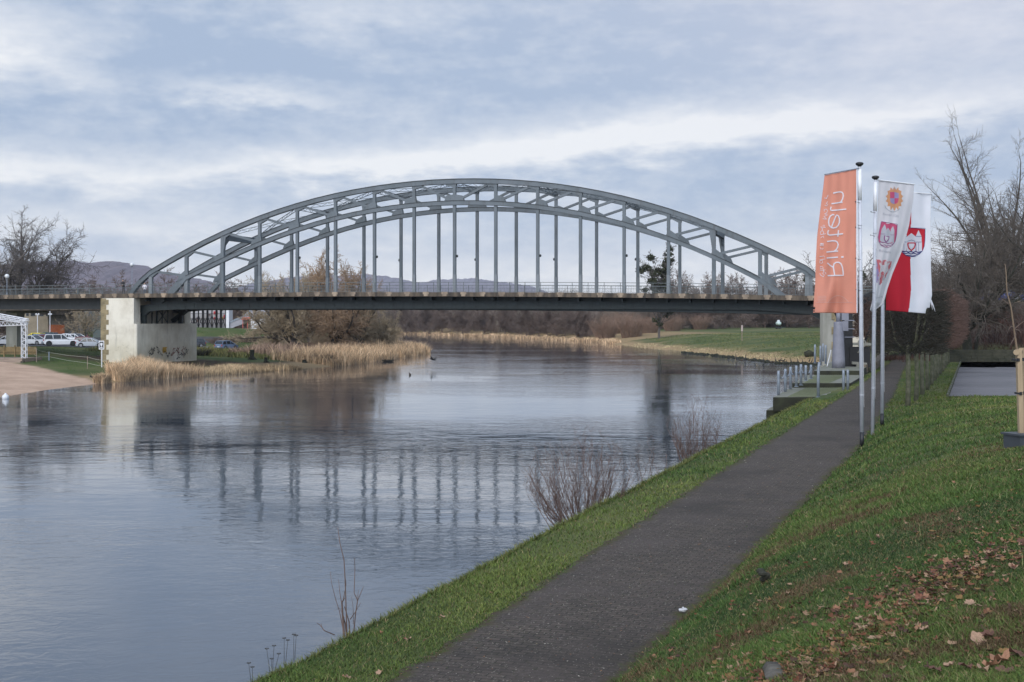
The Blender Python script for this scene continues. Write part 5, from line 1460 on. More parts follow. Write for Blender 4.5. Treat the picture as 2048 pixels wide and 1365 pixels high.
# --- bushes on the near bank
def bank(px, py_base, back=.6):
    """a spot on the hidden river side of the bank, just behind its visible edge"""
    for Y in np.linspace(8, 70, 1500):
        x = (px-1024)/F*Y; t = (float(path_l(Y))-x)*.93
        if abs(t-1.75) < .06: return Vector((x-back*.9, Y+back*.4, tz(x-back*.9, Y+back*.4)))
    return on(px, 30)
def bank_bush(px, px0, px1, ytop, seed, n, label, mat_):
    p = bank(px, 0, .55); Y = p.y; rng = random.Random(seed); s = Y/F
    hgt = H+(YH-ytop)*s-p.z
    L = [[], []]
    for k in range(n):
        tx = (rng.uniform(px0, px1)-px)*s; f = rng.random()
        top = hgt*rng.uniform(.45, 1.0)*(1-.45*abs(tx)/max(abs(px0-px), abs(px1-px))/s)
        b = Vector((tx*.28+rng.gauss(0, .12), rng.gauss(0, .25), -.25)); ty = rng.gauss(0, .55)
        prev = b; r = rng.uniform(.006, .012)
        m = 7
        for i in range(1, m+1):
            g = i/m; q = Vector((b.x+(tx-b.x)*g**.75+rng.gauss(0, .025), b.y+ty*g+rng.gauss(0, .025), -.25+(top+.25)*g))
            L[0].append((*prev, *q, r*(1-.8*(i-1)/m), r*(1-.8*i/m)))
            if i > 1 and rng.random() < .85:
                for _ in range(2):
                    a = rng.random()*6.28; l = rng.uniform(.12, .38)*hgt*.45
                    e = q+Vector((cos(a)*l*.5, sin(a)*l*.5, l*.8)); L[1].append((*q, *e, r*.45, .0018))
                    if rng.random() < .6:
                        e2 = q.lerp(e, .5)+Vector((rng.gauss(0, .12), rng.gauss(0, .12), .14))*hgt*.35; L[1].append((*q.lerp(e, .5), *e2, r*.3, .0015))
            prev = q
    V, Q = join_geo([segs(L[0], 4), segs(L[1], 3)])
    o = np_mesh('willow_shrub', V, Q, mat_); o.location = p
    return tag(o, label, 'shrub', 'bare shrubs on the near river bank')
mshrub = M('shrub_twigs', (.14, .085, .07), .85, (.10, .07, .058), 1.0)
bank_bush(1215, 1085, 1310, 850, 3, 115, 'wide bare reddish willow shrub overhanging the water beside the path', mshrub)
bank_bush(1425, 1370, 1480, 775, 4, 68, 'upright bare willow shrub nearer to the landing stage', mshrub)
bank_bush(1332, 1305, 1350, 850, 5, 7, 'spindly sapling between the two willow shrubs', mshrub)
bank_bush(1365, 1345, 1385, 900, 6, 8, 'short thin twigs beside the upright willow shrub', mshrub)
# cut back shrub with a few long shoots
p = bank(690, 0, .35); s = p.y/F; x0 = (690-1024)*s
def PP(px, py, dy=0): return Vector(((px-1024)*s-p.x, dy, H+(YH-py)*s-p.z))
mb = MB()
for pts, r in [([(690, 1285), (686, 1240), (684, 1205), (690, 1195)], .018), ([(693, 1285), (694, 1240), (691, 1158), (688, 1120), (680, 1085), (675, 1056)], .010), ([(688, 1270), (678, 1225), (670, 1200), (663, 1165), (660, 1144)], .006),
               ([(684, 1205), (680, 1185), (676, 1160)], .006), ([(686, 1200), (692, 1170), (691, 1150)], .006), ([(705, 1285), (712, 1225), (716, 1200), (709, 1185), (709, 1140), (710, 1115)], .009), ([(716, 1200), (722, 1185), (726, 1175)], .006), ([(715, 1200), (717, 1180)], .005),
               ([(700, 1240), (712, 1222), (721, 1207)], .006), ([(706, 1250), (707, 1215), (704, 1192)], .005), ([(668, 1272), (650, 1260), (640, 1250), (634, 1245)], .008), ([(645, 1255), (642, 1247)], .005), ([(696, 1285), (690, 1250), (683, 1228)], .014), ([(700, 1285), (697, 1245), (688, 1215)], .012), ([(690, 1235), (678, 1218), (668, 1222)], .004)]:
    mb.tube([PP(a, b_, .05*sin(i*2.1+a)) for i, (a, b_) in enumerate(pts)], [r*(1-.6*i/(len(pts)-1)) for i in range(len(pts))], 6)
o = mb.build('cut_back_shrub', mshrub); o.location = p; tag(o, 'cut back shrub stump with three long bare shoots in front of the river', 'shrub', 'bare shrubs on the near river bank')
# dead umbel stalks
for k, (px, heads) in enumerate([(522, [(0, 0), (-6, -8)]), (560, [(0, 0), (-8, -20), (4, -26), (12, -10)]), (585, [(0, -30), (6, -26)]), (604, [(0, -30), (4, -28)])]):
    p = bank(px, 0, .12); s = p.y/F; mb = MB(); rg = random.Random(k)
    for dx, dy in heads:
        e = Vector((dx*s*1.2, 0, .28-dy*s)); mb.tube([(dx*s*.3, 0, -.1), (dx*s*.6, 0, e.z*.5), e], [.003, .003, .002], 4)
        for j in range(7):
            a = 6.28*j/7; q = e+Vector((.02*cos(a), .02*sin(a), .012)); mb.tube([e, q], .0015, 3); mb.ball(q, .006, 5, 3)
    o = mb.build('dead_stalk', MT['twig_black']); o.location = p
    tag(o, ['dead umbel stalk lowest on the bank edge at the picture bottom', 'cluster of dead umbel stalks with several heads on the bank edge', 'taller dead umbel stalk beside the cluster', 'dead umbel stalk nearest the cut back shrub'][k], 'dead stalk', 'dead stalks on the bank edge')
# sapling with stakes
g = hit(2043, 893); Ysp = g.y; s = Ysp/F
o = tag(empty('sapling', g), 'young staked sapling with a thin leaning stem on the grass slope', 'tree')
def SP(px, py, dy=0): return Vector(((px-1024)*s-g.x, dy, H+(YH-py)*s-g.z))
mb = MB(); mb.tube([SP(2046, 895, .12), SP(2044, 800, .1), SP(2038, 700, .08), SP(2030, 655, .05), SP(2022, 615), SP(2014, 585), SP(2012, 545), SP(2010, 528)], [.020, .019, .017, .014, .012, .010, .007, .004], 7); mb.build('stem', M('sapling_bark', (.20, .14, .09), .8), o, True)
for pts in ([(2018, 608), (2010, 602), (2004, 598)], [(2031, 658), (2042, 648), (2055, 640)], [(2030, 656), (2024, 653), (2020, 657), (2019, 661)], [(2033, 660), (2040, 661), (2043, 666)], [(2033, 668), (2028, 680), (2022, 690)]):
    mb = MB(); mb.tube([SP(a, b_, .03) for a, b_ in pts], [.007, .005, .003], 5); mb.build('side_shoot', MT['twig'], o)
def stake(px0, px1, pyt, pyb, dy, label):
    q = empty('tree_stake', g+Vector((0, dy, 0))); tag(q, label, 'stake', 'timber stakes at the sapling')
    mb = MB(); mb.beam(SP((px0+px1)/2+6, pyb), SP((px0+px1)/2, pyt), .075, .075, up=(0, 1, 0)); mb.build('post', MT['wood_new'], q)
    return q
stake(2031, 2041, 699, 900, -.02, 'light timber stake nearest the lot beside the sapling')
stake(2049, 2059, 697, 900, .25, 'timber stake behind the sapling stem at the picture edge')
mb = MB(); mb.beam(SP(2030, 706, -.07), SP(2060, 703, .3), .05, .03); mb.tube([SP(2028, 705, -.09), SP(2031, 705, -.02)], .045, 8)
tag(mb.build('cross_batten', MT['wood_new']), 'short timber batten joining the sapling stakes at their tops', 'batten').location = g
for k, (py, lab) in enumerate(((720, 'upper black tie strap round the sapling stake'), (787, 'lower black tie strap round the sapling stem'))):
    mb = MB(); mb.beam(SP(2031+k*6, py, -.075), SP(2060, py-1, .1), .03, .05); mb.beam(SP(2031+k*6, py, -.075), SP(2031+k*6, py, .1), .05, .03)
    q = mb.build('tie_strap', MT['black']); q.location = g; tag(q, lab, 'strap', 'tie straps at the sapling')
mb = MB(); a, b_ = SP(2019, 897, -.18), SP(2065, 890, -.05)
mb.box(((a.x+b_.x)/2+.05, -.05, .07), (.5, .42, .24), rz=.25)
mb.box(((a.x+b_.x)/2+.05, -.05, .20), (.56, .48, .03), rz=.25)
q = mb.build('watering_edge', M('dark_grey_plastic', (.045, .052, .06), .5)); q.location = g; tag(q, 'dark grey plastic watering collar around the sapling foot', 'watering collar')
# ================================================================== CARS
def paint(name, c): 
    m, nt, b = new_mat(name); b.inputs['Base Color'].default_value = (*c, 1); b.inputs['Roughness'].default_value = .28
    b.inputs['Coat Weight'].default_value = .25; b.inputs['Coat Roughness'].default_value = .08
    return m
def car(pos, yaw, label, c, L=4.3, Wd=1.76, Hc=1.48, style='estate', group='cars parked on the town bank', name='parked_car'):
    """length along local x, nose at +x"""
    o = tag(empty(name, pos, yaw), label, 'car', group); h = L/2; w = Wd/2
    P = paint(label[:20]+' paint', c)
    gz = .22; belt = .92*Hc/1.48
    if style == 'pickup': gz = .42; belt = 1.12
    rw = .33 if style != 'pickup' else .40
    xf, xr_ = h-.85, -h+.80
    def arch(xc): return [(xc+(rw+.07)*cos(a), rw+(rw+.07)*sin(a)) for a in np.linspace(-.25, pi+.25, 9)]
    hood = belt-.02 if style != 'pickup' else belt
    lower = [(h-.05, gz)]+arch(xf)+arch(xr_)+[(-h+.06, gz), (-h, gz+.25), (-h+.02, belt-.12), (-h+.10, belt)]
    if style == 'saloon': nose = [(h*.42, belt), (h*.55, hood-.02), (h*.9, hood-.17), (h-.02, hood-.32), (h, gz+.3)]
    else: nose = [(h*.45, belt), (h*.60, hood-.04), (h*.92, hood-.20), (h-.01, hood-.36), (h, gz+.25)]
    prof = lower+nose
    mb = MB()
    # shell: outline on both sides, rounded by an inner, narrower outline at the belt
    n = len(prof); b = len(mb.v)
    for sgn in (-1, 1):
        for x, z in prof:
            f = 1-.10*max(0, (abs(x)/h))**6-.05*max(0, (z-.6)/.5)
            mb.v.append((x, sgn*w*f, z))
    for i in range(n):
        j = (i+1) % n; mb.f.append((b+i, b+j, b+n+j, b+n+i)); mb.m.append(0)
    tri = tessellate_polygon([[Vector((x, z, 0)) for x, z in prof]])
    for t in tri:
        mb.f.append(tuple(b+q for q in t)); mb.m.append(0); mb.f.append(tuple(b+n+q for q in reversed(t))); mb.m.append(0)
    mb.build('body', P, o)
    # cabin: dark glass between belt and roof, pillars and roof painted
    if style == 'saloon': cab = [(-h*.72, belt), (-h*.38, Hc-.04), (h*.02, Hc), (h*.50, belt)]
    elif style == 'hatch': cab = [(-h+.10, belt), (-h+.38, Hc-.06), (h*.0, Hc), (h*.52, belt)]
    elif style == 'van': cab = [(-h+.06, belt), (-h+.2, Hc-.04), (h*.28, Hc), (h*.62, belt)]
    elif style == 'pickup': cab = [(-h+.14, belt), (-h+.34, Hc-.03), (h*.10, Hc), (h*.42, belt)]
    else: cab = [(-h+.09, belt), (-h+.42, Hc-.05), (h*.02, Hc), (h*.52, belt)]
    wi = .80
    def Q(k, sgn, inset=0.0):
        x, z = cab[k]; return Vector((x, sgn*(w*.93 if k in (0, 3) else w*wi), z))
    mb = MB()
    mb.poly([Q(0, -1), Q(3, -1), Q(2, -1), Q(1, -1)]); mb.poly([Q(0, 1), Q(1, 1), Q(2, 1), Q(3, 1)]); mb.poly([Q(0, -1), Q(1, -1), Q(1, 1), Q(0, 1)]); mb.poly([Q(3, -1), Q(3, 1), Q(2, 1), Q(2, -1)])
    mb.build('window', MT['glass'], o)
    mb = MB()
    up = Vector((0, 0, .03))
    for sgn in (-1, 1):
        off = Vector((0, sgn*.012, 0))
        for a, c2 in ((0, 1), (3, 2)): mb.beam(Q(a, sgn)+off, Q(c2, sgn)+off, .10, .06, up=(0, 1, 0))
        mb.beam(Q(1, sgn)+off, Q(2, sgn)+off, .06, .10)
        for f in ((.36, .70) if style != 'saloon' else (.42, .75)):
            a = Q(0, sgn).lerp(Q(3, sgn), f)+off; t = Q(1, sgn).lerp(Q(2, sgn), min(1, max(0, (f-.2)/.62)))+off; t.x = a.x-.08 if a.x < h*.1 else a.x-.05
            t.x = min(max(t.x, cab[1][0]), cab[2][0]); mb.beam(a, t, .08, .04, up=(0, 1, 0))
    mb.build('pillar', P, o)
    mb = MB(); x1, x2 = cab[1][0]-.05, cab[2][0]+.05; zt = cab[2][1]; zb_ = cab[1][1]
    mb.poly([(x1, -w*wi, zb_+.01), (x2, -w*wi, zt+.01), (x2*.6, -w*wi*.8, zt+.05), (x1*.9, -w*wi*.8, zb_+.06)]); mb.poly([(x1, w*wi, zb_+.01), (x1*.9, w*wi*.8, zb_+.06), (x2*.6, w*wi*.8, zt+.05), (x2, w*wi, zt+.01)])
    mb.poly([(x1*.9, -w*wi*.8, zb_+.06), (x2*.6, -w*wi*.8, zt+.05), (x2*.6, w*wi*.8, zt+.05), (x1*.9, w*wi*.8, zb_+.06)]); mb.poly([(x1, -w*wi, zb_+.01), (x1*.9, -w*wi*.8, zb_+.06), (x1*.9, w*wi*.8, zb_+.06), (x1, w*wi, zb_+.01)]); mb.poly([(x2, -w*wi, zt+.01), (x2, w*wi, zt+.01), (x2*.6, w*wi*.8, zt+.05), (x2*.6, -w*wi*.8, zt+.05)])
    mb.build('roof', P, o)
    for x in (xf, xr_):
        for sgn in (-1, 1):
            mb = MB(); mb.tube([(x, sgn*(w-.21), rw), (x, sgn*(w-.01), rw)], rw, 18); wh = mb.build('wheel', MT['tyre'], o)
            mb = MB(); mb.tube([(x, sgn*(w-.03), rw), (x, sgn*(w+.008), rw)], rw*.66, 14); mb.build('rim', MT['rim'] if style != 'pickup' else MT['steel_dark'], wh)
    for sgn in (-1, 1):
        mb = MB(); mb.box((h-.10, sgn*w*.66, hood-.33), (.16, .38, .14)); mb.build('headlight', MT['lamp_clear'], o)
        mb = MB(); mb.box((-h+.03, sgn*w*.80, belt-.18), (.08, .20, .24)); mb.build('tail_light', MT['lamp_red'], o)
        mb = MB(); mb.box((cab[3][0]-.15, sgn*(w+.08), belt+.06), (.12, .2, .13)); mb.build('mirror', P, o)
    mb = MB(); mb.box((-h-.01, 0, gz+.30), (.03, .52, .11)); mb.box((h+.0, 0, gz+.22), (.03, .52, .11)); mb.build('number_plate', MT['white_paint'], o)
    mb = MB(); mb.box((h-.015, 0, gz+.40 if style != 'pickup' else gz+.5), (.05, Wd*.5, .16)); mb.box((-h+.0, 0, gz+.06), (.06, Wd*.86, .14)); mb.build('bumper_trim', MT['black'], o)
    return o
def cp(px, Y, dz=0.0): 
    p = on(px, Y); p.z += dz; return p
silver, white, dblue, lblue, maroon, dgrey, green = (.40, .41, .44), (.70, .71, .73), (.035, .06, .14), (.22, .29, .38), (.16, .012, .03), (.05, .055, .065), (.02, .075, .075)
R0 = radians
car(cp(17, 193), R0(176), 'silver estate car behind the white lattice frame, at the picture edge', silver, 4.5)
car(cp(70, 197), R0(-24), 'silver hatchback partly behind the lattice post, nose towards the pickup', (.55, .56, .58), 4.2, style='hatch')
car(cp(84, 201.5), R0(158), 'dark red car between the silver hatchback and the white pickup', maroon, 4.3, style='hatch', Hc=1.5)
pk = car(cp(122, 191.5), R0(23), 'white pickup truck with dark canopy parked on the grass edge', white, 5.1, 1.85, 1.80, 'pickup', name='pickup_truck'); pk['category'] = 'pickup truck'
mb = MB(); 
for sgn in (-1, 1): mb.beam((-1.6, sgn*.7, 1.84), (.2, sgn*.7, 1.88), .05, .05)
for k in range(5): mb.beam((-1.5+k*.4, -.7, 1.86), (-1.5+k*.4, .7, 1.86), .04, .04)
mb.build('roof_rack', MT['black'], pk)
car(cp(183, 191), R0(6), 'silver grey saloon right behind the pickup, beside the bridge pier', (.40, .43, .47), 4.4, 1.72, 1.40, 'saloon')
car(cp(177, 200), R0(8), 'dark red low car behind the grey saloon near the pier', maroon, 4.3, 1.74, 1.36, 'hatch')
car(cp(130, 216), R0(-22), 'white hatchback, leftmost of the three white cars in the back row', white, 4.1, style='hatch')
car(cp(143, 215.5), R0(-22), 'white hatchback in the middle of the three white cars in the back row', (.66, .67, .70), 4.2, style='hatch')
car(cp(155, 215), R0(-22), 'white hatchback closest to the tree, of the three white cars in the back row', white, 4.1, style='hatch')
car(cp(106, 216), R0(-20), 'dark blue estate in the back row just before the three white cars', dblue, 4.5)
car(cp(69, 221), R0(165), 'bright yellow small car in the back row', (.75, .62, .05), 3.9, style='hatch')
car(cp(92, 228), R0(170), 'dark green estate beyond the yellow car, under the orange garage', green, 4.5)
car(cp(74, 212), R0(168), 'pale blue car in front of the yellow one', lblue, 4.1, style='hatch')
car(cp(150, 238), R0(195), 'dark people carrier with raised tailgate near the orange garage', dgrey, 4.6, 1.8, 1.75, 'van')
car(cp(384, 207), R0(-150), 'dark car half hidden behind the cream pier edge', dgrey, 4.2, style='hatch')
car(cp(453, 203), R0(62), 'grey blue hatchback parked alone at the lane end by the brush', (.12, .17, .26), 4.0, style='hatch')
p = BP(11.95, 1.6); p.z = deck_z(11.95)-.045
car(p, atan2(BDY, BDX), 'royal blue car driving on the bridge road behind the railing at the picture edge', (.006, .016, .14), 4.5, group='cars on the bridge', name='moving_car')

# lane and lot surface on the town bank
mb = MB()
def drape(mb, pts, dz=.03, n=24, m=8):
    """four corners (plan) draped over the ground"""
    a, b, c, d = [Vector((x, y, 0)) for x, y in pts]
    G = [[None]*(m+1) for _ in range(n+1)]
    for i in range(n+1):
        for j in range(m+1):
            q = a.lerp(b, i/n).lerp(d.lerp(c, i/n), j/m); G[i][j] = (q.x, q.y, tz(q.x, q.y)+dz)
    for i in range(n):
        for j in range(m): mb.poly([G[i][j], G[i+1][j], G[i+1][j+1], G[i][j+1]])
drape(mb, [(-88, 188), (-56, 186.5), (-56, 246), (-104, 246)], .06)
tag(mb.build('car_park', MT['asphalt']), kind='structure')
mb = MB(); drape(mb, [(-57.5, 196), (-43, 197), (-42, 212), (-58, 212)], .06); tag(mb.build('road', M('lane_asphalt', (.16, .15, .15), .9, (.11, .1, .1), 1)), kind='structure')

# ================================================================== BUILDINGS ON THE TOWN BANK
def facade(name, label, px0, px1, Y, ytop, mat_, windows, wmat, depth=9, roof=None, zbase=None, extra=None):
    x0, x1 = (px0-1024)/F*Y, (px1-1024)/F*Y; z0 = tz((x0+x1)/2, Y)-.5; z1 = H+(YH-ytop)/F*Y
    o = tag(empty(name, ((x0+x1)/2, Y, z0)), label, 'building')
    mb = MB(); mb.box((0, depth/2, (z1-z0)/2), (x1-x0, depth, z1-z0)); mb.build('wall', mat_, o)
    for (a, b_, t, u) in windows:
        wx0, wx1 = (a-1024)/F*Y-(x0+x1)/2, (b_-1024)/F*Y-(x0+x1)/2; wz1, wz0 = H+(YH-t)/F*Y-z0, H+(YH-u)/F*Y-z0
        mb = MB(); mb.box(((wx0+wx1)/2, .0, (wz0+wz1)/2), (wx1-wx0, .12, wz1-wz0)); fr = mb.build('window', MT['concrete'], o)
        mb = MB(); mb.box(((wx0+wx1)/2, -.045, (wz0+wz1)/2), ((wx1-wx0)*.86, .06, (wz1-wz0)*.88)); mb.build('pane', wmat, fr)
    if roof:
        mb = MB(); hw = (x1-x0)/2+.3; zz0 = z1-z0; mb.prism([(-.4, zz0), (depth+.4, zz0), (depth/2, zz0+roof)], -hw, hw, axis='x'); mb.build('roof', MT['fascia_dark'], o)
    return o
beige = M('beige_render', (.36, .30, .22), .9, (.27, .225, .165), .6)
facade('town_house', 'beige building with two rows of dark windows behind the parked cars', 42, 101, 262, 606, beige, [(61, 71, 624, 633), (78, 88, 624, 633), (52, 58, 622, 633), (92, 97, 623, 633), (63, 70, 607, 617), (79, 87, 607, 617)], MT['glass'], roof=2.5)
o = facade('garage', 'garage with a large orange door under a dark roof', 96, 132, 258, 630, M('grey_brown_wall', (.2, .17, .14), .9), [], MT['glass'], depth=7)
mb = MB(); mb.box((0, -.06, 1.9), (3.15, .12, 3.0)); mb.build('door', M('orange_door', (.50, .12, .025), .6, (.40, .10, .03), 1.5), o)
mb = MB(); mb.box((0, 2, (H+(640-630)/F*258)-tz((114-1024)/F*258, 258)+1.05), (7.2, 8, 1.1)); mb.build('roof', MT['fascia_dark'], o)
facade('grey_house', 'grey building with pale ground floor strip between orange garage and tree', 133, 176, 268, 612, M('grey_render', (.27, .27, .25), .9, (.2, .2, .19), .5), [(136, 141, 634, 650), (150, 158, 636, 645), (178-8, 175, 634, 652)], MT['glass'], roof=3)
facade('green_house', 'grey green building with dark windows tight beside the bridge pier', 186, 204, 246, 605, M('green_grey_wall', (.12, .14, .13), .9, (.09, .11, .1), .6), [(190, 199, 622, 630), (190, 199, 634, 642), (190, 199, 646, 654)], MT['glass'])
o = tree_obj('bare_tree', bushy(9, .03, .6), 91, on(170, 224), 'small bare tree standing among the parked cars below the deck', 'bare trees on the town bank', MT['bark_moss'], MT['twig_olive'], 2)
for px, Y, top, lab in ((100, 236, 600, 'slim white lamp post with twin fittings among the parked cars'), (75, 233, 629, 'short white post behind the yellow car')):
    g = cp(px, Y); o = tag(empty('lamp_post', g), lab, 'lamp post'); hh = H+(YH-top)/F*Y-g.z
    mb = MB(); mb.tube([(0, 0, 0), (0, 0, hh)], .07, 8); mb.build('shaft', MT['white_paint'], o)
    mb = MB(); z_ = H+(640-629)/F*Y-g.z; mb.ball((-.22, 0, z_), .18, 8, 6); mb.ball((.22, 0, z_), .18, 8, 6); mb.beam((-.3, 0, z_), (.3, 0, z_), .05, .05); mb.build('lamp', MT['white_paint'], o)
# fairground behind the dyke
Yf = 268.0
def fx(px): return (px-1024)/F*Yf
def fz(py): return H+(YH-py)/F*Yf
zg = tz(fx(430), Yf)
o = tag(empty('fairground_stand', (0, 0, 0)), 'fairground stand with white and yellow panels behind a black lattice on the dyke', 'fairground stand')
mb = MB(); mb.box(((fx(376)+fx(452))/2, Yf+4, (zg+fz(612))/2), (fx(452)-fx(376), 5, fz(612)-zg)); mb.build('hall', M('hall_panels', (.62, .60, .60), .6, (.50, .47, .46), .35), o)
mb = MB(); rg = random.Random(8)
for px, py, ww, hh, mi in [(402, 636, 3, 5, 0), (411, 637, 3, 6, 0), (441, 637, 5, 6, 0), (428, 626, 8, 6, 1), (427, 637, 5, 5, 1), (437, 639, 3, 4, 1), (392, 640, 6, 9, 2), (446, 634, 3, 8, 1), (416, 630, 4, 4, 2)]:
    mb.box((fx(px), Yf+1.4, fz(py)), (ww*Yf/F, .15, hh*Yf/F), mi)
mb.build('coloured_panel', [M('yellow_panel', (.7, .42, .03), .5), M('red_panel', (.6, .03, .04), .5), M('brown_panel', (.28, .2, .18), .6)], o)
for k in range(8):
    a = 379+k*9; mb = MB()
    for x in (a, a+9): mb.beam((fx(x), Yf, zg), (fx(x), Yf, fz(612)), .2 if k % 3 else .45, .2)
    mb.beam((fx(a), Yf, zg+.2), (fx(a+9), Yf, fz(631)), .14, .12); mb.beam((fx(a+9), Yf, zg+.2), (fx(a), Yf, fz(631)), .14, .12)
    for py in (628, 638): mb.beam((fx(a), Yf, fz(py)), (fx(a+9), Yf, fz(py)), .1, .1)
    mb.build('lattice_panel', MT['wood_dark'], o)
mb = MB(); mb.box((fx(456), Yf-.2, (zg+fz(612))/2), (.62, .6, fz(612)-zg)); tag(mb.build('white_pillar', MT['white_paint']), 'white pillar at the end of the black lattice on the dyke', 'pillar')
o = tag(empty('slide_track', (0, 0, 0)), 'grey curved fun fair slide track rising beside the white container', 'slide')
path_s = [(459, 646), (470, 640), (482, 636), (492, 629), (501, 621), (512, 617), (528, 612), (545, 606)]
mb = MB()
for (a, b_), (c, d) in zip(path_s[:-1], path_s[1:]):
    wv = 14*Yf/F
    p0, p1 = Vector((fx(a), Yf, fz(b_))), Vector((fx(c), Yf, fz(d)))
    for q0, q1, mi in ((p0, p1, 0),):
        d0, d1 = Vector((.6, 2.2, -1.1)), Vector((.6, 2.2, -1.1))
        mb.poly([q0-d0*-1, q1-d1*-1, q1, q0], 0); mb.poly([q0, q1, q1-Vector((0, 0, .25)), q0-Vector((0, 0, .25))], 1)
        mb.beam(q0, q1, .15, .3, mi=1); mb.poly([q0-Vector((0, 0, .3)), q1-Vector((0, 0, .3)), q1-Vector((0, 0, 1.5)), q0-Vector((0, 0, 1.5))], 0)
mb.build('track', [M('slide_grey', (.33, .33, .36), .6, (.26, .26, .29), .5), MT['galv']], o)
mb = MB()
for px, pt in ((519, 620), (527, 618), (533, 616)): mb.beam((fx(px), Yf+.5, zg), (fx(px), Yf+.5, fz(pt)), .14, .14)
mb.build('support', MT['white_paint'], o)
mb = MB(); mb.prism([(-1.2, 0), (1.2, 0), (1.1, .35), (.4, .55), (-1.0, .5)], -.8, .8); 
for x in (-1, 0, 1): mb.beam((x, 0, -1.9), (x, 0, 0), .12, .12)
q = mb.build('kiosk', M('red_awning', (.62, .14, .10), .6)); q.location = (fx(496), Yf-.5, fz(640)); tag(q, 'small kiosk with red awning under the slide', 'kiosk')
mb = MB(); x0, x1 = fx(506), fx(548); mb.box(((x0+x1)/2, Yf-1, (zg-.1+fz(635))/2), (x1-x0, 2.4, fz(635)-zg+.1))
q = mb.build('container', MT['white_paint']); tag(q, 'white container with dark scribbles on the dyke beside the willow', 'container')
mb = MB()
for k in range(7):
    a = Vector((fx(513+k*5), Yf-2.22, fz(638+2*(k % 2)))); c = a+Vector((rg.uniform(.1, .5), 0, rg.uniform(-.5, .4))); d = Vector((0, 0, .06)); mb.poly([a-d, c-d, c+d, a+d])
mb.build('scribble', MT['black'], q)
mb = MB(); mb.box((fx(583), Yf-3, tz(fx(583), Yf-3)+.25), (2.2, .4, .35)); tag(mb.build('barrier', MT['white_paint']), 'low white barrier seen between the willow limbs', 'barrier')

# ================================================================== STAGE, FENCE, SIGN
Ys = 150.0
def sx_(px): return (px-1024)/F*Ys
def sz(py): return H+(YH-py)/F*Ys
o = tag(empty('lattice_frame', (0, 0, 0)), 'white aluminium lattice frame of a stage roof beside the sandy beach', 'lattice frame')
def truss3(mb, p, q, w=.55, n=10, r=.05):
    p = Vector(p); q = Vector(q); d = (q-p).normalized(); a = d.cross(Vector((0, 1, 0))).normalized()*w/2; c = Vector((0, w/2, 0))
    off = [a+c, a-c, -a-c, -a+c]
    for f in off: mb.tube([p+f, q+f], r, 5)
    for k in range(n):
        for i in range(4):
            f, g = off[i], off[(i+1) % 4]
            if k % 2: f, g = g, f
            mb.tube([p.lerp(q, k/n)+f, p.lerp(q, (k+1)/n)+g], r*.6, 4)
zbs = tz(sx_(48), Ys)
mb = MB(); truss3(mb, (sx_(48.5), Ys, zbs), (sx_(48.5), Ys, sz(648)), .5, 12); mb.build('post', MT['white_paint'], o)
mb = MB(); truss3(mb, (sx_(52), Ys, sz(646)), (sx_(-35), Ys, sz(650)), .5, 22); mb.build('front_truss', MT['white_paint'], o)
mb = MB(); truss3(mb, (sx_(54), Ys+.2, sz(642)), (sx_(-95)-4, Ys+5, sz(608)), .42, 34); mb.build('roof_truss', MT['white_paint'], o)
mb = MB(); truss3(mb, (sx_(54), Ys+.4, sz(645)), (sx_(-60), Ys-3, sz(622)), .4, 26); mb.build('side_truss', MT['white_paint'], o)
mb = MB()
x0, x1 = sx_(-30), sx_(55)
for k in range(3): mb.box(((x0+x1)/2, Ys-1.2-.5*k, sz(719)-.3*k), (x1-x0, .9, .30))
mb.box(((x0+x1)/2, Ys+2, sz(716)-.3), (x1-x0, 5.4, .5))
tag(mb.build('stage_deck', MT['wood_grey']), 'stepped weathered timber stage deck above the sand', 'stage')
mb = MB()
for px in (10, 31, -12): mb.beam((sx_(px), Ys+3, sz(716)), (sx_(px), Ys+3, sz(692)), .14, .14)
mb.box(((x0+x1)/2, Ys+3.1, sz(703)), (x1-x0-.2, .06, .95)); mb.beam((x0, Ys+3, sz(705)), (x1, Ys+3, sz(705)), .08, .1)
tag(mb.build('timber_fence', M('brown_fence', (.24, .165, .075), .9, (.13, .10, .05), 2)), 'brown board fence along the back of the stage deck', 'fence')
o = tag(empty('rope_fence', (0, 0, 0)), 'low pale rope fence between sand and grass', 'fence')
fp = [(56, 710, 690), (73, 725, 697), (98, 722, 704), (175, 738, 713), (214, 743, 720)]; FP = []
for k, (px, pb, pt) in enumerate(fp):
    g = hit(px, pb, 60); hh = (pb-pt)/F*g.y; FP.append((g, hh))
    mb = MB(); mb.tube([g-Vector((0, 0, .2)), g+Vector((0, 0, hh))], .08 if px == 98 else .04, 6); mb.build('post', MT['galv'] if px == 98 else MT['wood_grey'], o)
mb = MB()
for (a, ha), (c, hc) in zip(FP[:-1], FP[1:]):
    for f in (.45, .92): mb.tube([a+Vector((0, 0, ha*f)), a.lerp(c, .5)+Vector((0, 0, (ha+hc)/2*f-.08)), c+Vector((0, 0, hc*f))], .016, 4)
mb.build('rope', M('pale_rope', (.45, .45, .36), .8), o)
g = hit(203.5, 735, 60); Yn = g.y
o = tag(empty('navigation_sign', g), 'square black and white river sign on a post in front of the pier', 'sign')
hh = (735-682)/F*Yn; wv = 10.5*Yn/F; hv = 17.5*Yn/F
mb = MB(); mb.tube([(0, 0, -.3), (0, 0, hh)], .06, 8); mb.build('post', MT['white_paint'], o)
mb = MB(); mb.box((0, -.08, hh-hv/2), (wv, .05, hv)); mb.build('panel', MT['white_paint'], o)
mb = MB(); mb.box((0, -.112, hh-hv/2), (wv*.74, .012, hv*.78)); mb.build('black_field', MT['black'], o)
mb = MB()
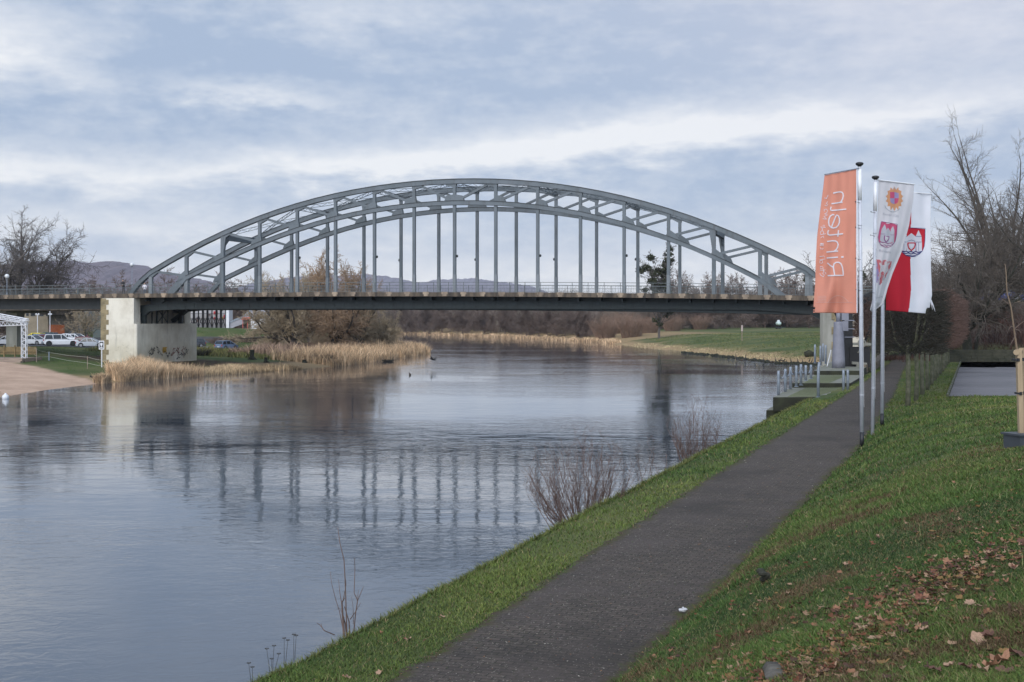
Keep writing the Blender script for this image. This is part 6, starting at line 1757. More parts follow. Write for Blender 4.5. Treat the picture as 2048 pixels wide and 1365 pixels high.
cz = hh-hv/2; mb.poly([(x*wv, -.122, cz+z*hv) for x, z in ((-.24, .24), (.24, .24), (.20, .0), (.08, -.08), (.06, -.17), (-.06, -.17), (-.08, -.08), (-.20, .0))]); mb.box((0, -.124, cz-.27*hv), (wv*.46, .01, hv*.09)); mb.build('symbol', MT['white_paint'], o)

# ================================================================== BIRDS AND PEOPLE
def skin_mesh(name, nodes, edges, mats, parent=None, levels=2, mfn=None):
    """nodes: list of (co, (rx, ry)); continuous skinned body"""
    me = bpy.data.meshes.new(name); me.from_pydata([n[0] for n in nodes], edges, []); ob = bpy.data.objects.new(name, me); COL.objects.link(ob)
    sk = ob.modifiers.new('skin', 'SKIN'); sk.use_smooth_shade = True
    for i, n in enumerate(nodes):
        v = me.skin_vertices[0].data[i]; r = n[1]; v.radius = r if isinstance(r, tuple) else (r, r); v.use_root = (i == 0)
    sb_ = ob.modifiers.new('sub', 'SUBSURF'); sb_.levels = levels; sb_.render_levels = levels
    m2 = bpy.data.meshes.new_from_object(ob.evaluated_get(bpy.context.evaluated_depsgraph_get()))
    bpy.data.objects.remove(ob)
    m2.materials.clear()
    for m in (mats if isinstance(mats, list) else [mats]): m2.materials.append(m)
    if mfn:
        for p in m2.polygons: p.material_index = mfn(p.center)
    m2.name = name
    return link(bpy.data.objects.new(name, m2), parent)
MB_BIRD = M('dark_plumage', (.018, .017, .016), .7, (.03, .027, .024), 8)
MB_DUCK = M('brown_plumage', (.07, .05, .035), .8, (.03, .025, .02), 6)
def bird_upright(mat_):
    return skin_mesh('cormorant', [((0, 0, .32), (.10, .10)), ((-.10, 0, .20), (.07, .07)), ((-.20, 0, .08), (.025, .05)), ((.05, 0, .48), (.075, .075)), ((.06, 0, .60), (.035, .035)), ((.05, 0, .72), (.03, .03)), ((.09, 0, .77), (.042, .038)), ((.17, 0, .77), (.018, .016)), ((.24, 0, .75), (.008, .008)), ((0, .05, .10), (.025, .025)), ((.02, .05, 0), (.02, .02)), ((0, -.05, .10), (.025, .025)), ((.02, -.05, 0), (.02, .02))],
                     [(0, 1), (1, 2), (0, 3), (3, 4), (4, 5), (5, 6), (6, 7), (7, 8), (0, 9), (9, 10), (0, 11), (11, 12)], mat_)
def bird_sitting(mat_):
    return skin_mesh('duck', [((0, 0, .16), (.13, .12)), ((-.18, 0, .17), (.09, .07)), ((-.33, 0, .22), (.03, .02)), ((.16, 0, .19), (.09, .09)), ((.22, 0, .30), (.045, .045)), ((.24, 0, .37), (.055, .055)), ((.32, 0, .36), (.022, .03)), ((.38, 0, .35), (.01, .02)), ((0, .05, .04), (.025, .025)), ((0, -.05, .04), (.025, .025))],
                     [(0, 1), (1, 2), (0, 3), (3, 4), (4, 5), (5, 6), (6, 7), (0, 8), (0, 9)], mat_)
BU, BS = bird_upright(MB_BIRD), bird_sitting(MB_DUCK)
row = [(1472.5, 720, 1, 1.3), (1483, 723, 0, 1.5), (1490.5, 722, 1, 1.25), (1498.5, 723, 0, 1.1), (1510, 724.5, 1, 1.0), (1527, 725.5, 1, 1.05), (1542, 726, 0, 1.0), (1547, 726, 0, .95), (1551, 722.5, 1, .75), (1560, 723, 0, 1.3), (1566, 723.5, 0, 1.2), (1572.5, 726.5, 1, .7), (1582, 725, 1, .9), (1596, 726.5, 1, .95), (1605.5, 727, 1, .85), (1619, 725.5, 1, .8), (1624, 726, 1, .8), (1631, 727, 0, 1.0)]
lab_b = ['tall dark cormorant, outermost of the row on the groyne', 'stocky dark duck beside the outermost cormorant', 'tall dark cormorant second in the row, neck stretched', 'duck facing the water right after the second cormorant', 'dark cormorant standing alone past the low duck', 'upright cormorant with hooked head in the gap before the pair of ducks', 'duck of the resting pair, on the river side', 'duck of the resting pair, on the bank side', 'small bird on the bank above the resting pair', 'large dark bird huddled with another on the bank', 'second of the two huddled birds on the bank', 'small dark bird just past the huddled birds', 'slim upright bird among the stones past the huddle', 'very dark upright bird midway to the quay posts', 'dark bird next before the quay posts', 'bird on the bank above the far quay posts', 'bird beside another above the far quay posts', 'low duck closest to the quay posts']
for (px, py, up, sc), lab in zip(row, lab_b):
    Y = F*(H-.12)/(py-YH); c = (BU if up else BS).copy(); COL.objects.link(c); c.location = ((px-1024)/F*Y, Y, max(.05, tz((px-1024)/F*Y, Y)-.02)); c.scale = (sc,)*3; c.rotation_euler.z = random.Random(px).uniform(-.8, .8)+(pi if random.Random(py*px).random() < .35 else 0)
    tag(c, lab, 'bird', 'water birds lined along the groyne')
bpy.data.objects.remove(BU)
c = BS.copy(); COL.objects.link(c); Y = F*H/(751-YH); c.location = ((820-1024)/F*Y, Y, -.06); tag(c, 'small dark duck swimming alone in the middle of the river', 'bird'); c.rotation_euler.z = 2
bpy.data.objects.remove(BS)
Y = 170.0; p = W(866, 720, Y)
q = skin_mesh('duck', [((0, 0, 0), (.11, .10)), ((-.2, 0, .0), (.06, .05)), ((-.33, 0, .02), (.02, .04)), ((.18, 0, .05), (.06, .06)), ((.30, 0, .08), (.055, .05)), ((.42, 0, .07), (.015, .02)), ((.02, .22, .14), (.10, .02)), ((-.06, .50, .25), (.05, .012)), ((.02, -.22, .14), (.10, .02)), ((-.06, -.50, .25), (.05, .012))], [(0, 1), (1, 2), (0, 3), (3, 4), (4, 5), (0, 6), (6, 7), (0, 8), (8, 9)], MB_BIRD)
q.location = p; q.rotation_euler = (.15, -.1, 2.6); q.scale = (1.5,)*3; tag(q, 'dark duck flying low above the water near the reed point', 'bird')
g = hit(200.5, 716, 60)
q = skin_mesh('crow', [((0, 0, .22), (.10, .09)), ((-.2, 0, .14), (.06, .04)), ((-.36, 0, .06), (.03, .02)), ((.10, 0, .30), (.07, .07)), ((.16, 0, .36), (.06, .06)), ((.26, 0, .34), (.02, .02)), ((0, .05, .05), (.02, .02)), ((0, -.05, .05), (.02, .02))], [(0, 1), (1, 2), (0, 3), (3, 4), (4, 5), (0, 6), (0, 7)], MB_BIRD)
q.location = g; q.scale = (1.2,)*3; q.rotation_euler.z = .3; tag(q, 'black crow on the grass at the foot of the river sign', 'bird')

SKIN = M('skin', (.50, .32, .24), .6)
def person(loc, rz, label, jacket, trousers, hair, lean=0.0, armpose=0, cap=None, scl=1.0):
    o = tag(empty('person', loc, rz), label, 'person')
    l = lean
    if armpose == 0:   # leaning forearms forward on the rail
        aL = [((.06+l, .20, 1.42), .062), ((.16+l, .25, 1.17), .050), ((.40+l, .20, 1.10), .042), ((.47+l, .18, 1.10), .03)]
    else:
        aL = [((.02+l, .20, 1.42), .062), ((.10+l, .27, 1.16), .052), ((.30+l, .22, 1.06), .042), ((.38+l, .20, 1.06), .03)]
    nodes = [((0, 0, .95), (.15, .12)), ((.02+l*.4, 0, 1.12), (.16, .115)), ((.02+l*.8, 0, 1.32), (.18, .12)), ((.02+l, 0, 1.45), (.11, .09)), ((.04+l*1.1, 0, 1.53), (.055, .055)), ((.06+l*1.2, 0, 1.62), (.085, .095)), ((.065+l*1.2, 0, 1.70), (.085, .095)), ((.06+l*1.2, 0, 1.77), (.05, .055)),
             ((.0, .09, .86), .095), ((.02, .11, .50), .065), ((-.01, .12, .10), .045), ((.12, .13, .03), .035), ((.0, -.09, .86), .095), ((.03, -.11, .50), .065), ((-.01, -.12, .10), .045), ((.12, -.13, .03), .035)]
    nodes += aL+[((x, -y, z), r) for (x, y, z), r in aL]
    E_ = [(0, 1), (1, 2), (2, 3), (3, 4), (4, 5), (5, 6), (6, 7), (0, 8), (8, 9), (9, 10), (10, 11), (0, 12), (12, 13), (13, 14), (14, 15), (3, 16), (16, 17), (17, 18), (18, 19), (3, 20), (20, 21), (21, 22), (22, 23)]
    def mf(c):
        if c.z > 1.555: return 0
        if c.z < .90: return 3 if c.z < .075 else 2
        if c.x > .40+l and 1.0 < c.z < 1.18: return 0
        return 1
    skin_mesh('body', nodes, E_, [SKIN, jacket, trousers, MT['black']], o, 2, mf)
    mb = MB(); hx = .05+l*1.2
    mb.ball((hx-.015, 0, 1.715), (.105, .098, .105), 12, 8)
    for v in range(len(mb.v)):
        x, y, z = mb.v[v]
        if x > hx+.045 and z < 1.745: mb.v[v] = (hx+.045, y*.9, z)
    mb.build('hair', hair, o, True)
    mb = MB()
    mb.ball((hx+.105, 0, 1.665), (.018, .014, .02), 6, 4); mb.build('nose', SKIN, o)
    for s in (-1, 1):
        mb = MB(); mb.ball((hx+.085, s*.034, 1.69), (.012, .012, .009), 6, 4); mb.build('eye', MT['black'], o)
        mb = MB(); mb.ball((hx, s*.098, 1.66), (.02, .012, .03), 6, 4); mb.build('ear', SKIN, o)
        # fingers resting on the rail
        mb = MB(); a0 = aL[-1][0]
        for k in range(4): mb.tube([(a0[0]-.01, s*(a0[1]-.03+.018*k), a0[2]), (a0[0]+.05, s*(a0[1]-.03+.018*k), a0[2]-.005-.004*k), (a0[0]+.07, s*(a0[1]-.03+.018*k), a0[2]-.03)], [.010, .009, .007], 5)
        mb.tube([(a0[0]-.02, s*(a0[1]-.05), a0[2]), (a0[0]+.03, s*(a0[1]-.065), a0[2]-.02)], [.011, .008], 5); mb.build('hand', SKIN, o)
    mb = MB(); mb.beam((hx+.088, -.022, 1.625), (hx+.088, .022, 1.625), .012, .008); mb.build('mouth', M('lips', (.35, .15, .13)), o)
    o.scale = (scl,)*3
    return o
tp = t_of(248.5)
tp = -9.45
p = BP(tp, OF+.55); p.z = deck_z(tp); 
toward = atan2(-BNY, -BNX)
for tt in np.linspace(-10.5, -7.5, 301):
    q = BP(tt, OF+.55)
    if abs(1024+q.x/q.y*F-248.5) < 1.2: p = Vector((q.x, q.y, deck_z(tt))); break
person(p, toward, 'person in a black jacket and dark trousers leaning on the bridge railing above the pier', M('black_jacket', (.022, .02, .022), .8), M('dark_trousers', (.03, .03, .035), .9), M('dark_hair', (.04, .022, .018), .8), .10)
for tt in np.linspace(-10.5, -6.5, 401):
    q = BP(tt, TW-OF-.6)
    if abs(1024+q.x/q.y*F-290) < 1.2: p = Vector((q.x, q.y, deck_z(tt))); break
person(p, toward+.5, 'person in a white jacket standing under the arch foot on the far pavement', M('white_jacket', (.72, .68, .70), .8), M('grey_trousers', (.10, .11, .13), .9), M('black_hair', (.02, .018, .018), .8), .03, 1)

# ================================================================== SMALL THINGS
Y = F*(H-.05)/(797-YH)
mb = MB(); mb.lathe((0, 0, -.12), [(.05, -.05), (.22, .02), (.27, .18), (.27, .34), (.18, .46), (.08, .50), (.07, .60)], 16); 
q = mb.build('mooring_buoy', MT['white_paint'], None, True); q.location = ((11-1024)/F*Y, Y, 0); tag(q, 'white mooring buoy floating off the sandy shore at the picture edge', 'buoy')
g = hit(1484, 682, 100); Yn = g.y
o = tag(empty('river_post', g), 'slim pale navigation post standing on the meadow', 'post'); 
mb = MB(); mb.tube([(0, 0, -.2), (0, 0, 20*Yn/F)], .07*Yn/200, 8); mb.build('shaft', MT['wood_grey'], o)
mb = MB(); mb.tube([(0, 0, 19*Yn/F), (0, 0, 31*Yn/F)], .16*Yn/200, 8); mb.build('head', M('pale_marker', (.45, .36, .32), .7), o)
Yt = 420.0; g = on(1557, Yt); s = Yt/F
o = tag(empty('water_tank', g), 'white and green water tank trailer on the meadow by the wood', 'water tank')
zc_ = H+(640-647.5)*s-g.z
mb = MB(); mb.ball((0, 0, max(zc_, .9)), (5.6*s, 1.5, 4.6*s), 16, 10); mb.build('tank', M('pale_tank', (.48, .56, .52), .4, (.33, .45, .40), .6), o, True)
mb = MB(); mb.lathe((0, 0, max(zc_, .9)+3.6*s), [(.45, 0), (.45, .45), (.3, .55)], 12); mb.build('hatch', MT['white_paint'], o)
for x in (-.5, .5):
    mb = MB(); mb.tube([(x, -1.0, .35), (x, 1.0, .35)], .36, 12); mb.build('wheel', MT['tyre'], o)
mb = MB(); mb.beam((-1.2, 0, .5), (1.9, 0, .45), .5, .15); mb.build('chassis', M('green_chassis', (.02, .07, .05), .6), o)
def stump(px, pb, hpx, wpx, label, seed, top=True):
    g = hit(px, pb, 60); s = g.y/F; rng = random.Random(seed); hh = hpx*s; r = wpx*s/2
    o = tag(empty('tree_stump', g), label, 'tree stump', 'old stumps on the muddy bank')
    mb = MB(); n = 12; mb.lathe((0, 0, -.2), [(r*1.5, 0), (r*1.05, .25), (r*.85, hh*.5+.2), (r*.9, hh+.2)], n)
    mb.v = [(x*rng.uniform(.85, 1.2), y*rng.uniform(.85, 1.2), z) for x, y, z in mb.v]; mb.build('trunk', MT['bark_dark'], o)
    mb = MB()
    for k in range(6):
        a = rng.random()*6.28; mb.tube([(r*.7*cos(a), r*.7*sin(a), hh*.25), (r*1.6*cos(a), r*1.6*sin(a), .1), (r*2.4*cos(a), r*2.4*sin(a), -.1)], [r*.35, r*.25, r*.1], 6)
    mb.build('root', MT['bark_dark'], o)
    if top:
        mb = MB(); mb.lathe((0, 0, hh), [(r*.86, -.02), (r*.84, .04)], 12); mb.build('cut_face', M('cut_wood', (.34, .25, .12), .9), o)
stump(504, 720, 20, 9, 'tall dark tree stump with pale cut top on the muddy bank', 1)
stump(532, 726, 11, 7, 'small tilted stump with pale face between mud and reeds', 2)
stump(550, 718, 12, 9, 'dark ragged stump in front of the grass strip', 3, False)
stump(609, 726, 6, 9, 'low ragged stump near the bare mud spit', 4, False)
g = hit(604, 700, 60); mb = MB(); mb.box((0, 0, .25), (.9, .6, .5), rz=.4); mb.box((.1, .1, .55), (.7, .5, .12), rz=.5)
q = mb.build('litter_bag', MT['white_paint']); q.location = g; tag(q, 'pale grey crumpled bag lying in the reeds below the willow', 'bag')
g = hit(1638, 700, 60) 
Y = 175.0; p = on(1637, 185)
mb = MB(); mb.ball((0, 0, .35), (.95, .7, .6), 9, 6); rg = random.Random(5); mb.v = [(x*rg.uniform(.85, 1.15), y, z*rg.uniform(.85, 1.15)) for x, y, z in mb.v]
q = mb.build('boulder', MT['stone_moss']); q.location = hit(1619, 714, 90); tag(q, 'dark boulder on the grassy meadow slope near the pier', 'boulder')
# groyne stones along the far right shore
rg = random.Random(9); mb = MB()
for k in range(170):
    px = rg.uniform(1365, 1640); py = np.interp(px, [1365, 1450, 1560, 1640], [704.5, 713, 726.5, 728.5])+rg.uniform(-.8, 1.2); Y = F*(H-.05)/(py-YH); r = rg.uniform(.12, .38)
    b0 = len(mb.v); mb.ball(((px-1024)/F*Y, Y, .03), (r*1.3, r, r*.7), 6, 4)
    mb.v[b0:] = [(x+rg.gauss(0, .04), y+rg.gauss(0, .04), z+rg.gauss(0, .04)) for x, y, z in mb.v[b0:]]
tag(mb.build('rubble', MT['stone_moss']), 'dark wet riprap stones edging the far meadow', kind='stuff')
# drift branch on the beach
g = hit(180, 762, 60); mb = MB(); mb.tube([(0, 0, .45), (.7, 0, .22), (1.5, 0, .1), (2.2, 0, .0)], [.12, .11, .09, .05], 6)
q = mb.build('drift_branch', MT['bark_dark']); q.location = g; tag(q, 'dark drift branch lying on the sand beside the reeds', 'branch')
for px, py, w_, lab in ((395, 703, 2.2, 'dark brushwood heap on the mud beside the pier'), (1578-1130, 681, 3.2, 'tangled brown brush in front of the grey blue hatchback'), (495, 676, 2.6, 'brown bramble clump between hatchback and willow'), (640, 716, 2.4, 'dark brush heap on the bare mud spit'), (690, 662, 3.5, 'dark ivy bush under the willow crowns'), (776, 716, 1.0, 'low dark driftwood at the reed edge')):
    g = hit(px, py+8, 60); v, q_ = stick_bush(random.Random(px), 200, 1.0, 1.2, .012, 1.1)
    o = np_mesh('brush_heap', v*np.array([w_, w_, w_*.55]), [q_], MT['twig_black'] if 'dark' in lab else MT['twig']); o.location = g-Vector((0, 0, .1)); tag(o, lab, 'brush', 'brush heaps on the town bank')
# ================================================================== REEDS, GRASS, LEAVES
def nz(X, Y, s, seed=0):
    rs_ = np.random.RandomState(int(seed)+101); out = 0
    for _ in range(12):
        a = rs_.rand()*6.283; f = s*rs_.uniform(.7, 2.2); out = out+np.sin((X*cos(a)+Y*sin(a))*f+rs_.rand()*6.283)
    return out*.20
def blades(name, P, hgt, wid, lean, col, mat_, face_cam=True, bend=.35, label=None, seed=0):
    """P (n,3) roots; 5-vertex bent blades"""
    n = len(P); rs = np.random.RandomState(seed)
    th = rs.rand(n)*2*pi; ca, sa = np.cos(th), np.sin(th)
    side = np.stack([ca, sa, np.zeros(n)], 1)*(wid/2)[:, None]
    lt = rs.rand(n)*2*pi; ld = np.stack([np.cos(lt), np.sin(lt), np.zeros(n)], 1)*(lean*hgt)[:, None]
    up = np.stack([np.zeros(n), np.zeros(n), hgt], 1)
    m = P+up*.55+ld*bend; t = P+up+ld
    t[:, 2] -= (lean*hgt)*.25
    V = np.stack([P-side, P+side, m+side*.8, m-side*.8, t], 1).reshape(-1, 3)
    b = np.arange(n)*5
    Q = np.stack([b, b+1, b+2, b+3], 1); T = np.stack([b+3, b+2, b+4], 1)
    c = np.repeat(np.concatenate([col, np.ones((n, 1))], 1), 5, axis=0)
    o = np_mesh(name, V, [Q, T], mat_, col=c)
    return tag(o, label, None, None, 'stuff')
MG = M_tint('grass_blades', .75); MR = M_tint('reed_blades', .85)
rs = np.random.RandomState(12)
# --- lawn blades on both sides of the path
n = 880000
th = rs.uniform(-.25, .50, n); r = np.exp(np.concatenate([rs.uniform(math.log(4.2), math.log(104), 620000), rs.uniform(math.log(4.2), math.log(20), 260000)]))
Yv = r; X = th*Yv+rs.normal(0, .02, n)
xl, xr = path_l(Yv), path_r(Yv)
z = terr(X, Yv)
e = .05+.05*np.sin(Yv*3.1)*np.sin(Yv*1.3+1)+.045*np.sin(Yv*7.7)*np.sin(Yv*2.9)+rs.normal(0, .035, n)
ok = (((X > xr-e*1.0-.02) & ~inpoly(X, Yv, LOTP) & ~((X > xr+5.5) & (Yv > 58)) & (Yv < 104)) | ((X < xl+e+.02) & (X > xl-3.4) & (z > 1.35) & ~((Yv > 63) & (X < xl-.5))))
X, Yv, z, r = X[ok], Yv[ok], z[ok], r[ok]
pn = .7*nz(X, Yv, .7, 1)+.7*nz(X, Yv, 1.9, 3)+.4*nz(X, Yv, 5.5, 4); pn2 = nz(X, Yv, .28, 6)+.5*nz(X, Yv, .9, 2)
on_l = X < path_l(Yv)
n = len(X)
g_f, s_f = rs.rand(n), rs.rand(n)
base = np.array([.064, .116, .026]); dark = np.array([.025, .052, .017]); yel = np.array([.165, .19, .046]); straw = np.array([.26, .20, .10]); brown = np.array([.10, .066, .035])
w = np.clip(.5+.55*pn+rs.normal(0, .22, n), 0, 1)[:, None]
col = dark*(1-w)+base*w
w2 = np.clip(.35*pn2+.12+rs.normal(0, .2, n)+.42*on_l*np.clip(1.3-(path_l(Yv)-X)*.5, 0, 1), 0, 1)[:, None]; col = col*(1-w2)+yel*w2
ms_ = (X > path_r(Yv)) & (Yv > 56); col[ms_] = col[ms_]*.5+np.array([.12, .15, .03])*.5
k = rs.rand(n) < (.06+.08*np.clip(pn2, 0, 1)); col[k] = straw*rs.uniform(.6, 1.1, (k.sum(), 1))
# worn brownish patches lower on the near slope
wp = np.clip(.7*nz(X, Yv, .8, 9)+.8*nz(X, Yv, 2.3, 5)+.6*nz(X, Yv, 5.1, 7)-.12, 0, 1)*((Yv > 4) & (Yv < 34) & ~on_l)*np.where(Yv > 20, .5, 1)
k = rs.rand(n) < wp*.8; col[k] = brown*rs.uniform(.7, 1.5, (k.sum(), 1))
col *= rs.uniform(.75, 1.25, (n, 1))
sc = (r/10)**.55
hgt = rs.uniform(.022, .055, n)*np.clip(sc, .95, 2.6)*(1+.5*np.clip(pn, -.6, 1)); 
edge = np.minimum(np.abs(X-path_r(Yv)), np.abs(X-path_l(Yv))); hgt *= np.clip(.75+edge*.8, .75, 1)
wid = rs.uniform(.0035, .006, n)*np.clip((r/8)**.85, .8, 5)
P = np.stack([X, Yv, z-.01], 1)
blades('grass', P, hgt, wid, rs.uniform(.35, 1.5, n), col, MG, label='uneven winter lawn grass on both sides of the path', seed=1)
# long fine straw blades
n2 = 1100; idx = rs.choice(len(X), n2)
P2 = P[idx]+np.array([0, 0, .02]); blades('long_grass', P2, rs.uniform(.07, .16, n2)*np.clip((r[idx]/9)**.4, .8, 1.6), rs.uniform(.0015, .0025, n2)*np.clip((r[idx]/8)**.8, .9, 3), rs.uniform(.5, 1.6, n2), np.tile(np.array([[.27, .27, .12]]), (n2, 1))*rs.uniform(.6, 1.2, (n2, 1)), MG, label='scattered pale grass stalks in the lawn', seed=2)
# tussocks on the river lip of the bank
n3 = 26000; Y3 = np.exp(rs.uniform(math.log(9), math.log(64), n3)); X3 = path_l(Y3)-1.5/.93-rs.rand(n3)**1.5*.8; z3 = terr(X3, Y3)
c3 = np.array([.10, .13, .035])*(1-rs.rand(n3, 1)*.5)+np.array([.12, .085, .04])*rs.rand(n3, 1)**2
blades('bank_grass', np.stack([X3, Y3, z3-.02], 1), rs.uniform(.06, .16, n3)*np.clip((Y3/14)**.3, .9, 1.5), rs.uniform(.004, .007, n3)*np.clip((Y3/8)**.8, .8, 4), rs.uniform(.3, 1.1, n3), c3, MG, label='longer grass along the river lip of the bank', seed=3)

# --- reeds
def reedbed(N_, sampler, h0, h1, wd0, label, seed, cols):
    rs = np.random.RandomState(seed); XY = sampler(rs, N_); z = terr(XY[:, 0], XY[:, 1]); k = (z > -.28) & (nz(XY[:, 0], XY[:, 1], .45, seed+5)+.5*nz(XY[:, 0], XY[:, 1], 1.3, seed+8) > -.55+.25*rs.rand(N_)); XY, z = XY[k], z[k]; n = len(XY)
    pn = nz(XY[:, 0], XY[:, 1], .7, seed)+.5*nz(XY[:, 0], XY[:, 1], 1.9, seed+2)
    hg = rs.uniform(h0, h1, n)*np.clip(1+.42*pn, .35, 1.5); c = cols[0]*(1-rs.rand(n, 1))+cols[1]*rs.rand(n, 1); c *= np.clip(1+.22*pn, .55, 1.4)[:, None]*rs.uniform(.75, 1.2, (n, 1))
    P = np.stack([XY[:, 0], XY[:, 1], np.maximum(z, -.05)-.05], 1)
    return blades('reeds', P, hg, np.full(n, wd0)*rs.uniform(.6, 1.3, n), rs.uniform(.12, .7, n), c, MR, label=label, seed=seed+1, bend=.2)
RC = (np.array([.66, .475, .30]), np.array([.42, .285, .17]))
def near_line(line, d0, d1, taper=False):
    L = np.array(line, float); seg = np.hypot(*(L[1:]-L[:-1]).T); cum = np.concatenate([[0], np.cumsum(seg)])
    def f(rs, n):
        s = rs.rand(n)*cum[-1]; i = np.clip(np.searchsorted(cum, s)-1, 0, len(seg)-1); t = (s-cum[i])/seg[i]
        p = L[i]+(L[i+1]-L[i])*t[:, None]; d = (L[i+1]-L[i])/seg[i][:, None]
        off = rs.uniform(0, 1, n)**1.2*(d1-d0)*(np.clip(s/16, .12, 1) if taper else 1)+d0
        return p+np.stack([-d[:, 1], d[:, 0]], 1)*off[:, None]
    return f
reedbed(26000, near_line([(-42.0, 127), (-39.5, 136), (-36, 145)], -.5, 9.0, True), .7, 1.75, .04, 'tall dry pinkish reeds at the foot of the cream pier', 21, RC)
reedbed(11000, near_line([(-36, 145), (-33, 151), (-27.8, 165)], -.3, 3.2), .35, .9, .045, 'lower brownish reeds in front of the muddy bank', 22, (np.array([.58, .42, .26]), np.array([.40, .30, .18])))
reedbed(36000, near_line([(-25, 175), (-23.4, 180.6), (-21.5, 195), (-19.5, 212), (-16.2, 239), (-19, 256), (-28, 268)], -.6, 10), .9, 2.2, .06, 'pale reed bed at the river point under the willows', 23, RC)
reedbed(20000, near_line([(-24, 184), (-22, 200), (-20, 215), (-17, 240)], 6, 19), .8, 1.7, .08, 'brown undergrowth among the willow trunks', 24, (np.array([.36, .24, .17]), np.array([.24, .17, .125])))
reedbed(26000, near_line([(40, 255), (31.5, 285), (24, 361), (-4.5, 464), (-54, 580), (-150, 655)], -9, 1.5) if False else near_line(list(reversed([(27, 335), (24, 361), (-4.5, 464), (-54, 580), (-150, 655)])), -.2, 2.5), .4, 1.15, .14, 'far strip of pale reeds along the river bend', 25, RC)
reedbed(5000, near_line(list(reversed([(41.5, 193.5), (39, 225), (37, 246), (33, 275), (28, 320)])), .0, 4.0), .12, .4, .06, 'short straw coloured grass on the far shore', 26, (np.array([.50, .39, .24]), np.array([.34, .30, .16])))
reedbed(9000, near_line([(-58, 108), (-50, 104.5), (-44, 105.5)], -.3, 3.5), .2, .55, .05, 'thin dry stalks at the water end of the sand', 27, (np.array([.5, .36, .23]), np.array([.34, .25, .15])))
reedbed(16000, lambda rs, n: np.stack([rs.uniform(-62, -26, n), rs.uniform(178, 204, n)], 1)[(lambda a: a)(slice(None))], .25, .8, .09, 'rough brown herbs on the grassy flat behind the reeds', 28, (np.array([.17, .14, .06]), np.array([.10, .12, .035])))
# rough brush on the road embankment
reedbed(16000, lambda rs, n: (lambda X: np.stack([X, rs.uniform(107.6, 124, n)], 1))(rs.uniform(36, 66, n)), .2, .9, .045, 'brown bramble and leaf litter cover on the road embankment', 29, (np.array([.10, .05, .038]), np.array([.055, .032, .024])))

# coarse pasture grass that breaks the far meadow and the town bank lawn
def tufts(label, n, x0, x1, y0, y1, hh, ww, cols, seed, keep):
    rs = np.random.RandomState(seed); X = rs.uniform(x0, x1, n); Y = rs.uniform(y0, y1, n); z = terr(X, Y)
    k = keep(X, Y, z) & (nz(X, Y, .25, seed)+.6*nz(X, Y, .8, seed+1) > -.35); X, Y, z = X[k], Y[k], z[k]; n = len(X)
    w = np.clip(.5+.5*nz(X, Y, .12, seed+2)+rs.normal(0, .2, n), 0, 1)[:, None]; c = (cols[0]*(1-w)+cols[1]*w)*rs.uniform(.75, 1.25, (n, 1))
    blades('pasture_grass', np.stack([X, Y, z-.03], 1), rs.uniform(hh*.5, hh*1.4, n), np.full(n, ww)*rs.uniform(.7, 1.5, n), rs.uniform(.5, 1.8, n), c, MG, label=label, seed=seed+3)
tufts('coarse yellow green grass of the far meadow', 60000, 36, 120, 182, 340, .20, .10, (np.array([.085, .125, .035]), np.array([.20, .19, .075])), 61, lambda X, Y, z: (sdist(X, Y, RIGHT_SHORE, RIGHT_POLY) > 2.5) & (X/Y < .30))
tufts('short lawn grass around the rope fence on the town bank', 26000, -72, -38, 128, 190, .10, .05, (np.array([.05, .11, .02]), np.array([.10, .13, .04])), 63, lambda X, Y, z: (sdist(X, Y, LEFT_SHORE, LEFT_POLY) > 8) & (Y > np.interp(X, [-75, -61, -41.5], [151, 151, 128])+1.5) & (z < 2.6))
tufts('grass of the dyke slope and muddy flat', 26000, -68, -30, 170, 252, .12, .07, (np.array([.045, .10, .02]), np.array([.12, .13, .045])), 65, lambda X, Y, z: (z > 1.2) & (z < 5.3))
# --- fallen leaves
def leaf_mesh(seed):
    rg = random.Random(seed); mb = MB(); pts = []
    n = 20
    for k in range(n):
        a = 2*pi*k/n; lobe = .62+.38*abs(cos(2.5*a+.1))**.7; lobe *= 1-.25*exp(-((a-pi)/.5)**2)
        lobe *= rg.uniform(.85, 1.1); x, y = lobe*cos(a), lobe*sin(a)*.85
        pts.append((x, y, .42*(x*x+.6*y*y)*rg.uniform(.4, 1.5)+.12*sin(3*a+seed)))
    c = (0, 0, 0)
    mids = [(p[0]*.5, p[1]*.5, p[2]*.18) for p in pts]
    for k in range(n):
        j = (k+1) % n; mb.poly([c, mids[k], mids[j]]); mb.poly([mids[k], pts[k], pts[j], mids[j]])
    mb.tube([(-.55, 0, .02), (-1.15, .12, .12)], [.022, .014], 4)
    return mb
lm = [M('leaf_tan', (.30, .155, .085), .8, (.22, .105, .06), 9), M('leaf_brown', (.14, .062, .04), .85, (.09, .042, .03), 9), M('leaf_rust', (.22, .085, .045), .8, (.15, .06, .04), 9), M('leaf_pale', (.36, .23, .15), .8, (.26, .155, .10), 9)]
protos_l = []
for k in range(8):
    o = leaf_mesh(k).build('fallen_leaf', lm[k % 4]); protos_l.append(o)
colw = ['tan', 'dark brown', 'rust brown', 'pale']
